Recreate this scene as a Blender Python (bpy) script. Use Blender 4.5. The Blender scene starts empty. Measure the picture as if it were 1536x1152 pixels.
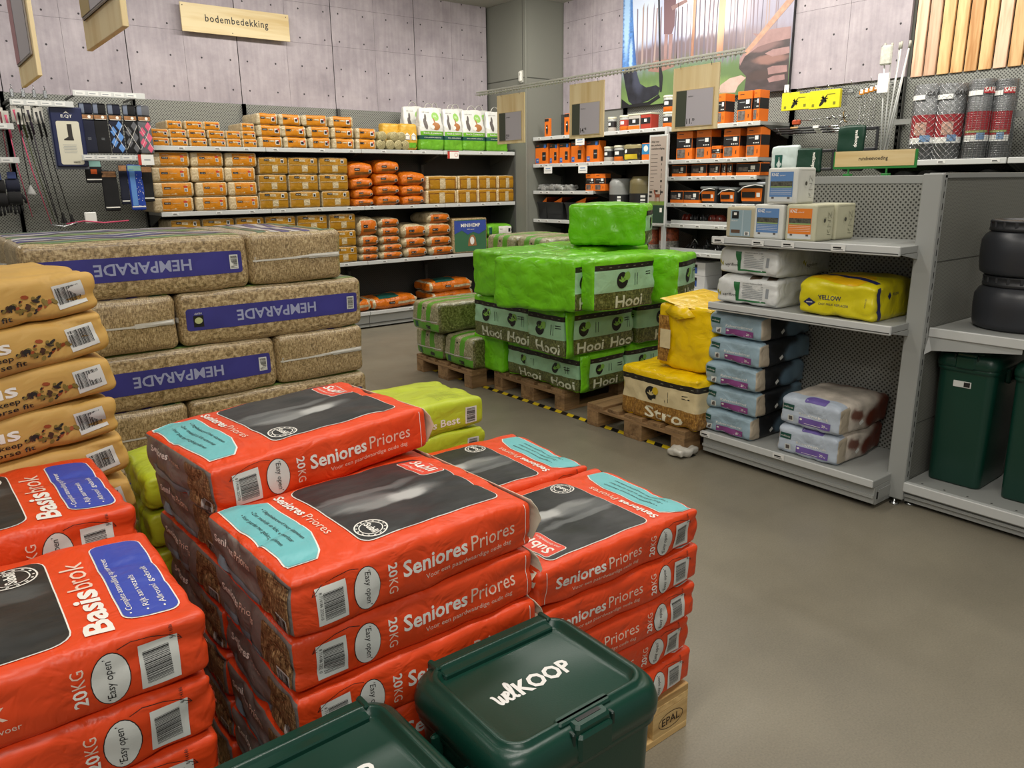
import bpy, bmesh, math, random
from mathutils import Vector, Matrix, noise
PI = math.pi
random.seed(7)
SC = bpy.context.scene
COL = SC.collection

# ------------------------------------------------------------------ camera
cam_d = bpy.data.cameras.new('camera')
cam_d.sensor_width = 36.0
cam_d.lens = 1150.0/1536.0*36.0
cam_d.clip_start = 0.02
cam_d.clip_end = 60
cam = bpy.data.objects.new('camera', cam_d)
COL.objects.link(cam)
_r = Vector((0.78612264, -0.61796709, -0.01130754))
_u = Vector((0.16606392, 0.19355883, 0.96693213))
_f = Vector((0.59534357, 0.76200502, -0.25478302))
cam.matrix_world = Matrix(((_r.x, _u.x, -_f.x, 0.0), (_r.y, _u.y, -_f.y, 0.0), (_r.z, _u.z, -_f.z, 1.53), (0, 0, 0, 1)))
SC.camera = cam

# ------------------------------------------------------------------ world, lights, exposure
w = bpy.data.worlds.new('world'); SC.world = w; w.use_nodes = True
w.node_tree.nodes['Background'].inputs[0].default_value = (1.0, 0.97, 0.93, 1)
w.node_tree.nodes['Background'].inputs[1].default_value = 0.24
SC.view_settings.view_transform = 'Standard'
SC.view_settings.look = 'None'
SC.view_settings.gamma = 1.0
SC.view_settings.use_curve_mapping = False
SC.view_settings.exposure = 0.02

def area(name, loc, size, energy, rot=(0, 0, 0), col=(1.0, 0.95, 0.87)):
    l = bpy.data.lights.new(name, 'AREA'); l.shape = 'RECTANGLE'
    l.size, l.size_y = size; l.energy = energy; l.color = col
    o = bpy.data.objects.new(name, l); o.location = loc; o.rotation_euler = rot
    COL.objects.link(o); return o
# rows of shop strip lights hung under the ceiling, plus one added fill
area('strip_or_fill_light', (1.0, 0.9, 3.3), (2.6, 0.25), 50)
area('strip_or_fill_light', (-0.6, -1.4, 3.3), (2.6, 0.25), 60, (math.radians(28), math.radians(-14), 0))  # fill added behind the camera to brighten the sack fronts
area('strip_or_fill_light', (2.3, 2.7, 3.3), (3.2, 0.25), 36)
area('strip_or_fill_light', (2.6, 6.4, 3.35), (4.6, 0.2), 84, (math.radians(24), 0, 0))
area('strip_or_fill_light', (5.2, 4.2, 3.35), (0.2, 5.0), 118, (0, math.radians(-26), 0))
area('strip_or_fill_light', (4.6, 0.9, 3.3), (2.2, 0.2), 22)
area('strip_or_fill_light', (-1.0, 4.5, 3.3), (0.2, 3.0), 34)

# ------------------------------------------------------------------ materials
def lin(c):
    return tuple(((x/12.92) if x <= 0.04045 else ((x+0.055)/1.055)**2.4) for x in c)
def hx(s):
    return lin(tuple(int(s[i:i+2], 16)/255.0 for i in (0, 2, 4)))
MATS = {}
def M(name, col='888888', rough=0.6, metal=0.0, bump=0.0, bscale=40.0, var=0.0, vscale=8.0, spec=0.5, var2=None, stretch=None, coat=0.0, trans=0.0, emit=0.0):
    """plain procedural material: colour, optional colour variation and fine relief"""
    if name in MATS: return MATS[name]
    m = bpy.data.materials.new(name); m.use_nodes = True
    nt = m.node_tree; b = nt.nodes['Principled BSDF']
    c = hx(col) if isinstance(col, str) else col
    b.inputs['Base Color'].default_value = (*c, 1)
    b.inputs['Roughness'].default_value = rough
    b.inputs['Metallic'].default_value = metal
    b.inputs['Specular IOR Level'].default_value = spec
    b.inputs['Coat Weight'].default_value = coat
    if trans: b.inputs['Transmission Weight'].default_value = trans
    if emit:
        b.inputs['Emission Color'].default_value = (*c, 1); b.inputs['Emission Strength'].default_value = emit
    m.diffuse_color = (*c, 1)
    tc = nt.nodes.new('ShaderNodeTexCoord'); mp = nt.nodes.new('ShaderNodeMapping')
    nt.links.new(tc.outputs['Object'], mp.inputs[0])
    if stretch: mp.inputs['Scale'].default_value = stretch
    if var:
        n = nt.nodes.new('ShaderNodeTexNoise'); n.inputs['Scale'].default_value = vscale; n.inputs['Detail'].default_value = 6
        n.inputs['Roughness'].default_value = 0.65
        nt.links.new(mp.outputs[0], n.inputs[0])
        r = nt.nodes.new('ShaderNodeValToRGB'); nt.links.new(n.outputs[0], r.inputs[0])
        r.color_ramp.elements[0].position = 0.3; r.color_ramp.elements[1].position = 0.7
        d = hx(var2) if var2 else tuple(x*(1-var) for x in c)
        r.color_ramp.elements[0].color = (*d, 1)
        r.color_ramp.elements[1].color = (*[min(1, x*(1+var*0.5)) for x in c], 1) if not var2 else (*c, 1)
        nt.links.new(r.outputs[0], b.inputs['Base Color'])
    if bump:
        n = nt.nodes.new('ShaderNodeTexNoise'); n.inputs['Scale'].default_value = bscale; n.inputs['Detail'].default_value = 4
        nt.links.new(mp.outputs[0], n.inputs[0])
        bp = nt.nodes.new('ShaderNodeBump'); bp.inputs['Strength'].default_value = bump; bp.inputs['Distance'].default_value = 0.004
        nt.links.new(n.outputs[0], bp.inputs['Height']); nt.links.new(bp.outputs[0], b.inputs['Normal'])
    MATS[name] = m
    return m

def fibre(name, c0, c1, c2, scale=55, rough=0.5, coat=0.35, bump=0.5, st=(1, 1, 2.2)):
    """hay / hemp / shavings pressed under clear film: short crossing fibres"""
    if name in MATS: return MATS[name]
    m = bpy.data.materials.new(name); m.use_nodes = True; nt = m.node_tree; b = nt.nodes['Principled BSDF']
    tc = nt.nodes.new('ShaderNodeTexCoord')
    facs = []
    for k, (rot, s) in enumerate((((0.3, 0.5, 0.9), (1, 1, 5)), ((1.1, 0.2, 2.2), (5, 1, 1)), ((0.4, 1.3, 0.3), (1, 5, 1)))):
        mp = nt.nodes.new('ShaderNodeMapping'); mp.inputs['Rotation'].default_value = rot; mp.inputs['Scale'].default_value = s
        nt.links.new(tc.outputs['Object'], mp.inputs[0])
        n = nt.nodes.new('ShaderNodeTexNoise'); n.inputs['Scale'].default_value = scale; n.inputs['Detail'].default_value = 3; n.inputs['Distortion'].default_value = 0.3
        nt.links.new(mp.outputs[0], n.inputs[0]); facs.append(n.outputs[0])
    mx = nt.nodes.new('ShaderNodeMath'); mx.operation = 'MAXIMUM'; nt.links.new(facs[0], mx.inputs[0]); nt.links.new(facs[1], mx.inputs[1])
    mn = nt.nodes.new('ShaderNodeMath'); mn.operation = 'MULTIPLY'; nt.links.new(mx.outputs[0], mn.inputs[0]); nt.links.new(facs[2], mn.inputs[1])
    r = nt.nodes.new('ShaderNodeValToRGB'); nt.links.new(mn.outputs[0], r.inputs[0])
    e = r.color_ramp.elements; e[0].position = 0.17; e[0].color = (*hx(c0), 1); e[1].position = 0.42; e[1].color = (*hx(c2), 1)
    q = e.new(0.28); q.color = (*hx(c1), 1)
    big = nt.nodes.new('ShaderNodeTexNoise'); big.inputs['Scale'].default_value = 5; nt.links.new(tc.outputs['Object'], big.inputs[0])
    mix = nt.nodes.new('ShaderNodeMixRGB'); mix.blend_type = 'MULTIPLY'; mix.inputs[0].default_value = 0.25
    rr = nt.nodes.new('ShaderNodeValToRGB'); nt.links.new(big.outputs[0], rr.inputs[0])
    rr.color_ramp.elements[0].position = 0.35; rr.color_ramp.elements[0].color = (0.6, 0.6, 0.58, 1); rr.color_ramp.elements[1].position = 0.6
    nt.links.new(r.outputs[0], mix.inputs[1]); nt.links.new(rr.outputs[0], mix.inputs[2])
    nt.links.new(mix.outputs[0], b.inputs['Base Color'])
    b.inputs['Roughness'].default_value = rough; b.inputs['Coat Weight'].default_value = coat; b.inputs['Coat Roughness'].default_value = 0.25
    bp = nt.nodes.new('ShaderNodeBump'); bp.inputs['Strength'].default_value = bump; bp.inputs['Distance'].default_value = 0.004
    nt.links.new(mn.outputs[0], bp.inputs['Height']); nt.links.new(bp.outputs[0], b.inputs['Normal'])
    MATS[name] = m; return m

def film(name, col, rough=0.38, bump=0.35, var=0.12, wr=9.0):
    """printed plastic or paper sack: long creases plus fine crinkle"""
    if name in MATS: return MATS[name]
    m = bpy.data.materials.new(name); m.use_nodes = True; nt = m.node_tree; b = nt.nodes['Principled BSDF']
    c = hx(col)
    tc = nt.nodes.new('ShaderNodeTexCoord')
    n1 = nt.nodes.new('ShaderNodeTexNoise'); n1.inputs['Scale'].default_value = wr; n1.inputs['Detail'].default_value = 3; n1.inputs['Distortion'].default_value = 1.2
    n2 = nt.nodes.new('ShaderNodeTexVoronoi'); n2.feature = 'SMOOTH_F1'; n2.inputs['Scale'].default_value = wr*2.6
    for n in (n1, n2): nt.links.new(tc.outputs['Object'], n.inputs[0])
    # warp the cells so that they read as folds
    ad = nt.nodes.new('ShaderNodeVectorMath'); ad.operation = 'MULTIPLY_ADD'
    nt.links.new(n1.outputs['Color'], ad.inputs[0]); ad.inputs[1].default_value = (0.12, 0.12, 0.12); nt.links.new(tc.outputs['Object'], ad.inputs[2])
    nt.links.new(ad.outputs[0], n2.inputs[0])
    mm = nt.nodes.new('ShaderNodeMath'); mm.operation = 'MULTIPLY_ADD'; mm.inputs[1].default_value = 0.8
    nt.links.new(n2.outputs[0], mm.inputs[0]); nt.links.new(n1.outputs[0], mm.inputs[2])
    bp = nt.nodes.new('ShaderNodeBump'); bp.inputs['Strength'].default_value = bump; bp.inputs['Distance'].default_value = 0.012
    nt.links.new(mm.outputs[0], bp.inputs['Height']); nt.links.new(bp.outputs[0], b.inputs['Normal'])
    r = nt.nodes.new('ShaderNodeValToRGB'); nt.links.new(n1.outputs[0], r.inputs[0])
    r.color_ramp.elements[0].position = 0.3; r.color_ramp.elements[0].color = (*[x*(1-var) for x in c], 1)
    r.color_ramp.elements[1].position = 0.65; r.color_ramp.elements[1].color = (*c, 1)
    nt.links.new(r.outputs[0], b.inputs['Base Color'])
    b.inputs['Roughness'].default_value = rough; b.inputs['Specular IOR Level'].default_value = 0.45
    MATS[name] = m; return m

def blotch(name, base, blobs, noise_amt=0.06, rough=0.45, nscale=9, streak=(1, 1, 1), bump=0.2):
    """a printed photograph: soft elliptical patches of colour in object space.
    blobs: (cx, cy, cz, rx, ry, rz, colour, strength); a radius of 0 means that axis is ignored"""
    m = bpy.data.materials.new(name); m.use_nodes = True; nt = m.node_tree; b = nt.nodes['Principled BSDF']
    tc = nt.nodes.new('ShaderNodeTexCoord')
    mp = nt.nodes.new('ShaderNodeMapping'); mp.inputs['Scale'].default_value = streak; nt.links.new(tc.outputs['Object'], mp.inputs[0])
    n = nt.nodes.new('ShaderNodeTexNoise'); n.inputs['Scale'].default_value = nscale; n.inputs['Detail'].default_value = 6; nt.links.new(mp.outputs[0], n.inputs[0])
    sub = nt.nodes.new('ShaderNodeVectorMath'); sub.operation = 'SUBTRACT'; nt.links.new(n.outputs['Color'], sub.inputs[0]); sub.inputs[1].default_value = (0.5, 0.5, 0.5)
    wp = nt.nodes.new('ShaderNodeVectorMath'); wp.operation = 'MULTIPLY_ADD'; nt.links.new(sub.outputs[0], wp.inputs[0])
    wp.inputs[1].default_value = (noise_amt,)*3; nt.links.new(tc.outputs['Object'], wp.inputs[2])
    r0 = nt.nodes.new('ShaderNodeValToRGB'); nt.links.new(n.outputs[0], r0.inputs[0])
    c = hx(base); r0.color_ramp.elements[0].position = 0.3; r0.color_ramp.elements[1].position = 0.7
    r0.color_ramp.elements[0].color = (*[x*0.6 for x in c], 1); r0.color_ramp.elements[1].color = (*[min(1, x*1.35) for x in c], 1)
    cur = r0.outputs[0]
    for (cx, cy, cz, rx, ry, rz, colr, st) in blobs:
        s = nt.nodes.new('ShaderNodeVectorMath'); s.operation = 'SUBTRACT'; nt.links.new(wp.outputs[0], s.inputs[0]); s.inputs[1].default_value = (cx, cy, cz)
        d = nt.nodes.new('ShaderNodeVectorMath'); d.operation = 'MULTIPLY'; nt.links.new(s.outputs[0], d.inputs[0])
        d.inputs[1].default_value = tuple((1.0/q if q else 0.0) for q in (rx, ry, rz))
        l = nt.nodes.new('ShaderNodeVectorMath'); l.operation = 'LENGTH'; nt.links.new(d.outputs[0], l.inputs[0])
        mr = nt.nodes.new('ShaderNodeMapRange'); mr.interpolation_type = 'SMOOTHSTEP'
        mr.inputs['From Min'].default_value = 1.15; mr.inputs['From Max'].default_value = 0.55
        mr.inputs['To Min'].default_value = 0.0; mr.inputs['To Max'].default_value = st
        nt.links.new(l.outputs['Value'], mr.inputs['Value'])
        x = nt.nodes.new('ShaderNodeMixRGB'); nt.links.new(mr.outputs[0], x.inputs[0]); nt.links.new(cur, x.inputs[1]); x.inputs[2].default_value = (*hx(colr), 1)
        cur = x.outputs[0]
    nt.links.new(cur, b.inputs['Base Color']); b.inputs['Roughness'].default_value = rough
    if bump:
        bp = nt.nodes.new('ShaderNodeBump'); bp.inputs['Strength'].default_value = bump; bp.inputs['Distance'].default_value = 0.004
        nt.links.new(n.outputs[0], bp.inputs['Height']); nt.links.new(bp.outputs[0], b.inputs['Normal'])
    MATS[name] = m; return m

def pegboard(name, col, hole, step, rad, ax='XZ', rough=0.5):
    """perforated steel: staggered round holes as a fine pattern"""
    if name in MATS: return MATS[name]
    m = bpy.data.materials.new(name); m.use_nodes = True; nt = m.node_tree; b = nt.nodes['Principled BSDF']
    tc = nt.nodes.new('ShaderNodeTexCoord'); sp = nt.nodes.new('ShaderNodeSeparateXYZ'); nt.links.new(tc.outputs['Object'], sp.inputs[0])
    def mth(op, a, b_=None, c_=None):
        q = nt.nodes.new('ShaderNodeMath'); q.operation = op
        for i, v in enumerate((a, b_, c_)):
            if v is None: continue
            if isinstance(v, (int, float)): q.inputs[i].default_value = v
            else: nt.links.new(v, q.inputs[i])
        return q.outputs[0]
    def lattice(off):
        u = mth('MULTIPLY_ADD', sp.outputs[ax[0]], 1.0/step, 100+off); v = mth('MULTIPLY_ADD', sp.outputs[ax[1]], 1.0/step, 100+off)
        fu = mth('SUBTRACT', mth('FRACT', u), 0.5); fv = mth('SUBTRACT', mth('FRACT', v), 0.5)
        return mth('SQRT', mth('ADD', mth('MULTIPLY', fu, fu), mth('MULTIPLY', fv, fv)))
    d = mth('MINIMUM', lattice(0.0), lattice(0.5))
    k = mth('LESS_THAN', d, rad/step)
    x = nt.nodes.new('ShaderNodeMixRGB'); nt.links.new(k, x.inputs[0]); x.inputs[1].default_value = (*hx(col), 1); x.inputs[2].default_value = (*hx(hole), 1)
    nt.links.new(x.outputs[0], b.inputs['Base Color']); b.inputs['Roughness'].default_value = rough
    MATS[name] = m; return m

def woodmat(name, c0, c1, axis=0, scale=14, rough=0.55, knots=True):
    if name in MATS: return MATS[name]
    m = bpy.data.materials.new(name); m.use_nodes = True; nt = m.node_tree; b = nt.nodes['Principled BSDF']
    tc = nt.nodes.new('ShaderNodeTexCoord'); oi = nt.nodes.new('ShaderNodeObjectInfo')
    ad = nt.nodes.new('ShaderNodeVectorMath'); ad.operation = 'ADD'; nt.links.new(tc.outputs['Object'], ad.inputs[0]); 
    ml = nt.nodes.new('ShaderNodeVectorMath'); ml.operation = 'SCALE'; ml.inputs[0].default_value = (3.1, 7.3, 5.7); nt.links.new(oi.outputs['Random'], ml.inputs['Scale'])
    nt.links.new(ml.outputs[0], ad.inputs[1])
    mp = nt.nodes.new('ShaderNodeMapping'); s = [1, 1, 1]; s[axis] = 0.09; mp.inputs['Scale'].default_value = s; nt.links.new(ad.outputs[0], mp.inputs[0])
    n = nt.nodes.new('ShaderNodeTexNoise'); n.inputs['Scale'].default_value = scale; n.inputs['Detail'].default_value = 5; n.inputs['Distortion'].default_value = 1.6
    nt.links.new(mp.outputs[0], n.inputs[0])
    n2 = nt.nodes.new('ShaderNodeTexNoise'); n2.inputs['Scale'].default_value = scale*7; n2.inputs['Detail'].default_value = 2; nt.links.new(mp.outputs[0], n2.inputs[0])
    a = nt.nodes.new('ShaderNodeMath'); a.operation = 'MULTIPLY_ADD'; a.inputs[1].default_value = 0.4; nt.links.new(n2.outputs[0], a.inputs[0]); nt.links.new(n.outputs[0], a.inputs[2])
    r = nt.nodes.new('ShaderNodeValToRGB'); nt.links.new(a.outputs[0], r.inputs[0])
    r.color_ramp.elements[0].position = 0.48; r.color_ramp.elements[0].color = (*hx(c0), 1); r.color_ramp.elements[1].position = 0.82; r.color_ramp.elements[1].color = (*hx(c1), 1)
    hs = nt.nodes.new('ShaderNodeHueSaturation'); nt.links.new(r.outputs[0], hs.inputs['Color'])
    mr = nt.nodes.new('ShaderNodeMapRange'); mr.inputs['To Min'].default_value = 0.82; mr.inputs['To Max'].default_value = 1.12; nt.links.new(oi.outputs['Random'], mr.inputs['Value'])
    nt.links.new(mr.outputs[0], hs.inputs['Value']); nt.links.new(hs.outputs[0], b.inputs['Base Color'])
    b.inputs['Roughness'].default_value = rough
    bp = nt.nodes.new('ShaderNodeBump'); bp.inputs['Strength'].default_value = 0.15; bp.inputs['Distance'].default_value = 0.002
    nt.links.new(n2.outputs[0], bp.inputs['Height']); nt.links.new(bp.outputs[0], b.inputs['Normal'])
    MATS[name] = m; return m

# ------------------------------------------------------------------ scene graph helpers
def tag(o, label=None, cat=None, group=None, kind=None):
    if label: o['label'] = label
    if cat: o['category'] = cat
    if group: o['group'] = group
    if kind: o['kind'] = kind
    return o
def empty(name, loc=(0, 0, 0), rz=0.0, parent=None):
    o = bpy.data.objects.new(name, None); o.empty_display_size = 0.05
    COL.objects.link(o); o.location = loc; o.rotation_euler = (0, 0, rz)
    if parent: o.parent = parent
    return o
def copy_tree(o, parent=None):
    c = o.copy(); COL.objects.link(c)
    if parent is not None: c.parent = parent
    for ch in list(o.children): copy_tree(ch, c)
    return c
ORD = ['zeroth', 'first', 'second', 'third', 'fourth', 'fifth', 'sixth', 'seventh', 'eighth', 'ninth', 'tenth', 'eleventh', 'twelfth']
_proto = {}
nth = lambda k: ORD[k+1]
def put(key, fn, loc, rz=0.0, scale=(1, 1, 1), label=None, cat=None, group=None, rx=0.0, ry=0.0, name=None):
    """first use places the built thing itself, later uses copy the thing and its parts"""
    if key not in _proto:
        o = fn(); _proto[key] = o
    else:
        o = copy_tree(_proto[key])
    o.location = loc; o.rotation_euler = (rx, ry, rz); o.scale = scale
    for k in ('label', 'category', 'group'):
        if k in o: del o[k]
    tag(o, label, cat, group)
    return o

# ------------------------------------------------------------------ mesh builder
class MB:
    def __init__(s): s.v = []; s.f = []; s.m = []; s.sm = []; s.mats = []
    def mi(s, mat):
        if mat not in s.mats: s.mats.append(mat)
        return s.mats.index(mat)
    def add(s, vs, fs, mat, smooth=False):
        o = len(s.v); s.v += [tuple(v) for v in vs]; k = s.mi(mat)
        for f in fs: s.f.append(tuple(i+o for i in f)); s.m.append(k); s.sm.append(smooth)
    def box(s, x0, y0, z0, x1, y1, z1, mat, bev=0.0, tf=None):
        if x1 < x0: x0, x1 = x1, x0
        if y1 < y0: y0, y1 = y1, y0
        if z1 < z0: z0, z1 = z1, z0
        if not bev:
            vs = [(x, y, z) for z in (z0, z1) for y in (y0, y1) for x in (x0, x1)]
            fs = [(0, 2, 3, 1), (4, 5, 7, 6), (0, 1, 5, 4), (2, 6, 7, 3), (0, 4, 6, 2), (1, 3, 7, 5)]
        else:
            bev = min(bev, (x1-x0)*.45, (y1-y0)*.45, (z1-z0)*.45); vs = []; fs = []
            def ring(z, i): 
                return [(x0+i+0, y0+i+bev-0, z), (x0+i+bev, y0+i, z), (x1-i-bev, y0+i, z), (x1-i, y0+i+bev, z), (x1-i, y1-i-bev, z), (x1-i-bev, y1-i, z), (x0+i+bev, y1-i, z), (x0+i, y1-i-bev, z)]
            rs = [ring(z0, bev*.7), ring(z0+bev, 0), ring(z1-bev, 0), ring(z1, bev*.7)]
            for r in rs: vs += r
            for k in range(3):
                for i in range(8):
                    j = (i+1) % 8; fs.append((k*8+i, k*8+j, k*8+8+j, k*8+8+i))
            fs.append(tuple(reversed(range(8)))); fs.append(tuple(range(24, 32)))
        if tf: vs = [tf @ Vector(v) for v in vs]
        s.add(vs, fs, mat, False)
    def tube(s, pts, r, mat, n=8, cap=True, r2=None):
        pts = [Vector(p) for p in pts]; vs = []; fs = []
        for i, p in enumerate(pts):
            d = (pts[min(i+1, len(pts)-1)]-pts[max(i-1, 0)]).normalized()
            a = d.cross(Vector((0, 0, 1))) if abs(d.z) < 0.95 else d.cross(Vector((1, 0, 0)))
            a.normalize(); b = d.cross(a)
            rr = r if r2 is None else r+(r2-r)*i/(len(pts)-1)
            vs += [p+a*rr*math.cos(t*2*PI/n)+b*rr*math.sin(t*2*PI/n) for t in range(n)]
        for i in range(len(pts)-1):
            for t in range(n):
                u = (t+1) % n; fs.append((i*n+t, i*n+u, i*n+n+u, i*n+n+t))
        if cap: fs.append(tuple(reversed(range(n)))); fs.append(tuple(range((len(pts)-1)*n, len(pts)*n)))
        s.add(vs, fs, mat, True)
    def loft(s, prof, mat, n=6, cx=0, cy=0, cap0=True, cap1=True, smooth=True):
        """stack of rounded rectangles (hx, hy, radius, z)"""
        vs = []; fs = []; N = 4*(n+1)
        for (a, b, r, z) in prof:
            r = min(r, a, b)
            for q, (sx, sy) in enumerate(((1, 1), (-1, 1), (-1, -1), (1, -1))):
                for i in range(n+1):
                    t = (q+i/n)*PI/2
                    vs.append((cx+sx*(a-r)+r*math.cos(t), cy+sy*(b-r)+r*math.sin(t), z))
        for k in range(len(prof)-1):
            for i in range(N):
                j = (i+1) % N; fs.append((k*N+i, k*N+j, k*N+N+j, k*N+N+i))
        if cap0: fs.append(tuple(reversed(range(N))))
        if cap1: fs.append(tuple(range((len(prof)-1)*N, len(prof)*N)))
        s.add(vs, fs, mat, smooth)
    def lathe(s, prof, mat, n=28, cx=0, cy=0, cap0=True, cap1=True):
        vs = []; fs = []
        for (r, z) in prof: vs += [(cx+r*math.cos(i*2*PI/n), cy+r*math.sin(i*2*PI/n), z) for i in range(n)]
        for k in range(len(prof)-1):
            for i in range(n):
                j = (i+1) % n; fs.append((k*n+i, k*n+j, k*n+n+j, k*n+n+i))
        if cap0: fs.append(tuple(reversed(range(n))))
        if cap1: fs.append(tuple(range((len(prof)-1)*n, len(prof)*n)))
        s.add(vs, fs, mat, True)
    def mesh(s, name):
        me = bpy.data.meshes.new(name); me.from_pydata(s.v, [], s.f)
        for m in s.mats: me.materials.append(m)
        me.polygons.foreach_set('material_index', s.m); me.polygons.foreach_set('use_smooth', s.sm)
        me.validate(); me.update(); return me
    def build(s, name, parent=None, loc=(0, 0, 0), rz=0.0, sharp=None):
        me = s.mesh(name)
        if sharp: me.set_sharp_from_angle(angle=math.radians(sharp))
        o = bpy.data.objects.new(name, me); COL.objects.link(o)
        o.location = loc; o.rotation_euler = (0, 0, rz)
        if parent: o.parent = parent
        return o

# ------------------------------------------------------------------ flat print: text and simple shapes, cut fine enough to follow a surface
_txt = {}
def text2d(t, bold=0.0, shear=0.0, space=1.0):
    k = (t, bold, shear, space)
    if k not in _txt:
        c = bpy.data.curves.new('t', 'FONT'); c.body = t; c.size = 1.0; c.offset = bold; c.shear = shear; c.resolution_u = 2; c.space_character = space
        o = bpy.data.objects.new('t', c)
        me = bpy.data.meshes.new_from_object(o)
        me.calc_loop_triangles()
        vs = [(v.co.x, v.co.y) for v in me.vertices]; fs = [tuple(x.vertices) for x in me.loop_triangles]
        bpy.data.objects.remove(o); bpy.data.curves.remove(c); bpy.data.meshes.remove(me)
        if vs:
            x0 = min(v[0] for v in vs); x1 = max(v[0] for v in vs)
        else: x0 = x1 = 0
        _txt[k] = ([(v[0]-x0, v[1]) for v in vs], fs, x1-x0)
    return _txt[k]
def sh_text(t, h, w=None, bold=0.0, shear=0.0, align='l', space=1.0):
    """text shape; h = cap height, w = wished width; returns (verts, faces), baseline at v=0"""
    vs, fs, W = text2d(t, bold, shear, space)
    sy = h/0.70; sx = (w/W) if w and W else sy
    dx = 0 if align == 'l' else (-W*sx/2 if align == 'c' else -W*sx)
    return ([(x*sx+dx, y*sy) for x, y in vs], fs)
def sh_rect(w, h, r=0.0, n=4):
    if not r: return ([(-w/2, -h/2), (w/2, -h/2), (w/2, h/2), (-w/2, h/2)], [(0, 1, 2, 3)])
    p = []
    for q, (sx, sy) in enumerate(((1, 1), (-1, 1), (-1, -1), (1, -1))):
        for i in range(n+1):
            t = (q+i/n)*PI/2; p.append((sx*(w/2-r)+r*math.cos(t), sy*(h/2-r)+r*math.sin(t)))
    return (p, [tuple(range(len(p)))])
def sh_ell(a, b, n=24): return ([(a*math.cos(i*2*PI/n), b*math.sin(i*2*PI/n)) for i in range(n)], [tuple(range(n))])
def sh_poly(p): return (list(p), [tuple(range(len(p)))])
def sh_ring(a, b, t, n=28):
    v = []; f = []
    for i in range(n):
        c, s_ = math.cos(i*2*PI/n), math.sin(i*2*PI/n); v += [(a*c, b*s_), ((a-t)*c, (b-t)*s_)]
    for i in range(n):
        j = (i+1) % n; f.append((2*i, 2*j, 2*j+1, 2*i+1))
    return (v, f)
def sh_frame(w, h, r, t, n=4):
    a = sh_rect(w, h, r, n)[0]; b = sh_rect(w-2*t, h-2*t, max(r-t, 1e-4), n)[0]; N = len(a)
    return (a+b, [(i, (i+1) % N, N+(i+1) % N, N+i) for i in range(N)])
def sh_line(pts, t):
    """pen stroke of width t"""
    v = []; f = []
    for i in range(len(pts)):
        a = Vector(pts[max(i-1, 0)]); b = Vector(pts[min(i+1, len(pts)-1)]); d = (b-a)
        if d.length < 1e-9: d = Vector((1, 0))
        d.normalize(); n = Vector((-d.y, d.x))*t/2; p = Vector(pts[i])
        v += [(p.x+n.x, p.y+n.y), (p.x-n.x, p.y-n.y)]
    for i in range(len(pts)-1): f.append((2*i+1, 2*i+3, 2*i+2, 2*i))
    return (v, f)
def sh_join(*s):
    v = []; f = []
    for a, b in s:
        o = len(v); v += a; f += [tuple(i+o for i in q) for q in b]
    return (v, f)
def sh_at(s, x=0, y=0, rot=0.0, sc=1.0):
    c, d = math.cos(rot)*sc, math.sin(rot)*sc
    return ([(x+px*c-py*d, y+px*d+py*c) for px, py in s[0]], s[1])
def sh_barcode(w, h, seed=1):
    rnd = random.Random(seed); x = -w/2; out = []
    while x < w/2-0.002:
        b = rnd.choice((.012, .02, .034))*w; out.append(([(x, -h/2), (x+b, -h/2), (x+b, h/2), (x, h/2)], [(0, 1, 2, 3)])); x += b+rnd.choice((.012, .02, .03))*w
    return sh_join(*out)
def sh_cut(s, g):
    if not g or not s[0]: return s
    bm = bmesh.new(); vv = [bm.verts.new((x, y, 0)) for x, y in s[0]]
    for f in s[1]:
        try: bm.faces.new([vv[i] for i in f])
        except ValueError: pass
    for ax in (0, 1):
        c = [v[ax] for v in s[0]]; lo, hi = min(c), max(c); k = math.floor(lo/g)+1
        while k*g < hi:
            no = (1, 0, 0) if ax == 0 else (0, 1, 0)
            bmesh.ops.bisect_plane(bm, geom=bm.verts[:]+bm.edges[:]+bm.faces[:], dist=1e-6, plane_co=tuple(k*g*q for q in no), plane_no=no); k += 1
    bmesh.ops.triangulate(bm, faces=bm.faces[:])
    bm.verts.index_update()
    r = ([(v.co.x, v.co.y) for v in bm.verts], [tuple(v.index for v in f.verts) for f in bm.faces]); bm.free(); return r
def fixwind(s):
    """make all faces counter-clockwise in the plane"""
    vs, fs = s; out = []
    for f in fs:
        a = 0.0
        for i in range(len(f)):
            p, q = vs[f[i]], vs[f[(i+1) % len(f)]]; a += p[0]*q[1]-q[0]*p[1]
        out.append(f if a >= 0 else tuple(reversed(f)))
    return (vs, out)

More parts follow.
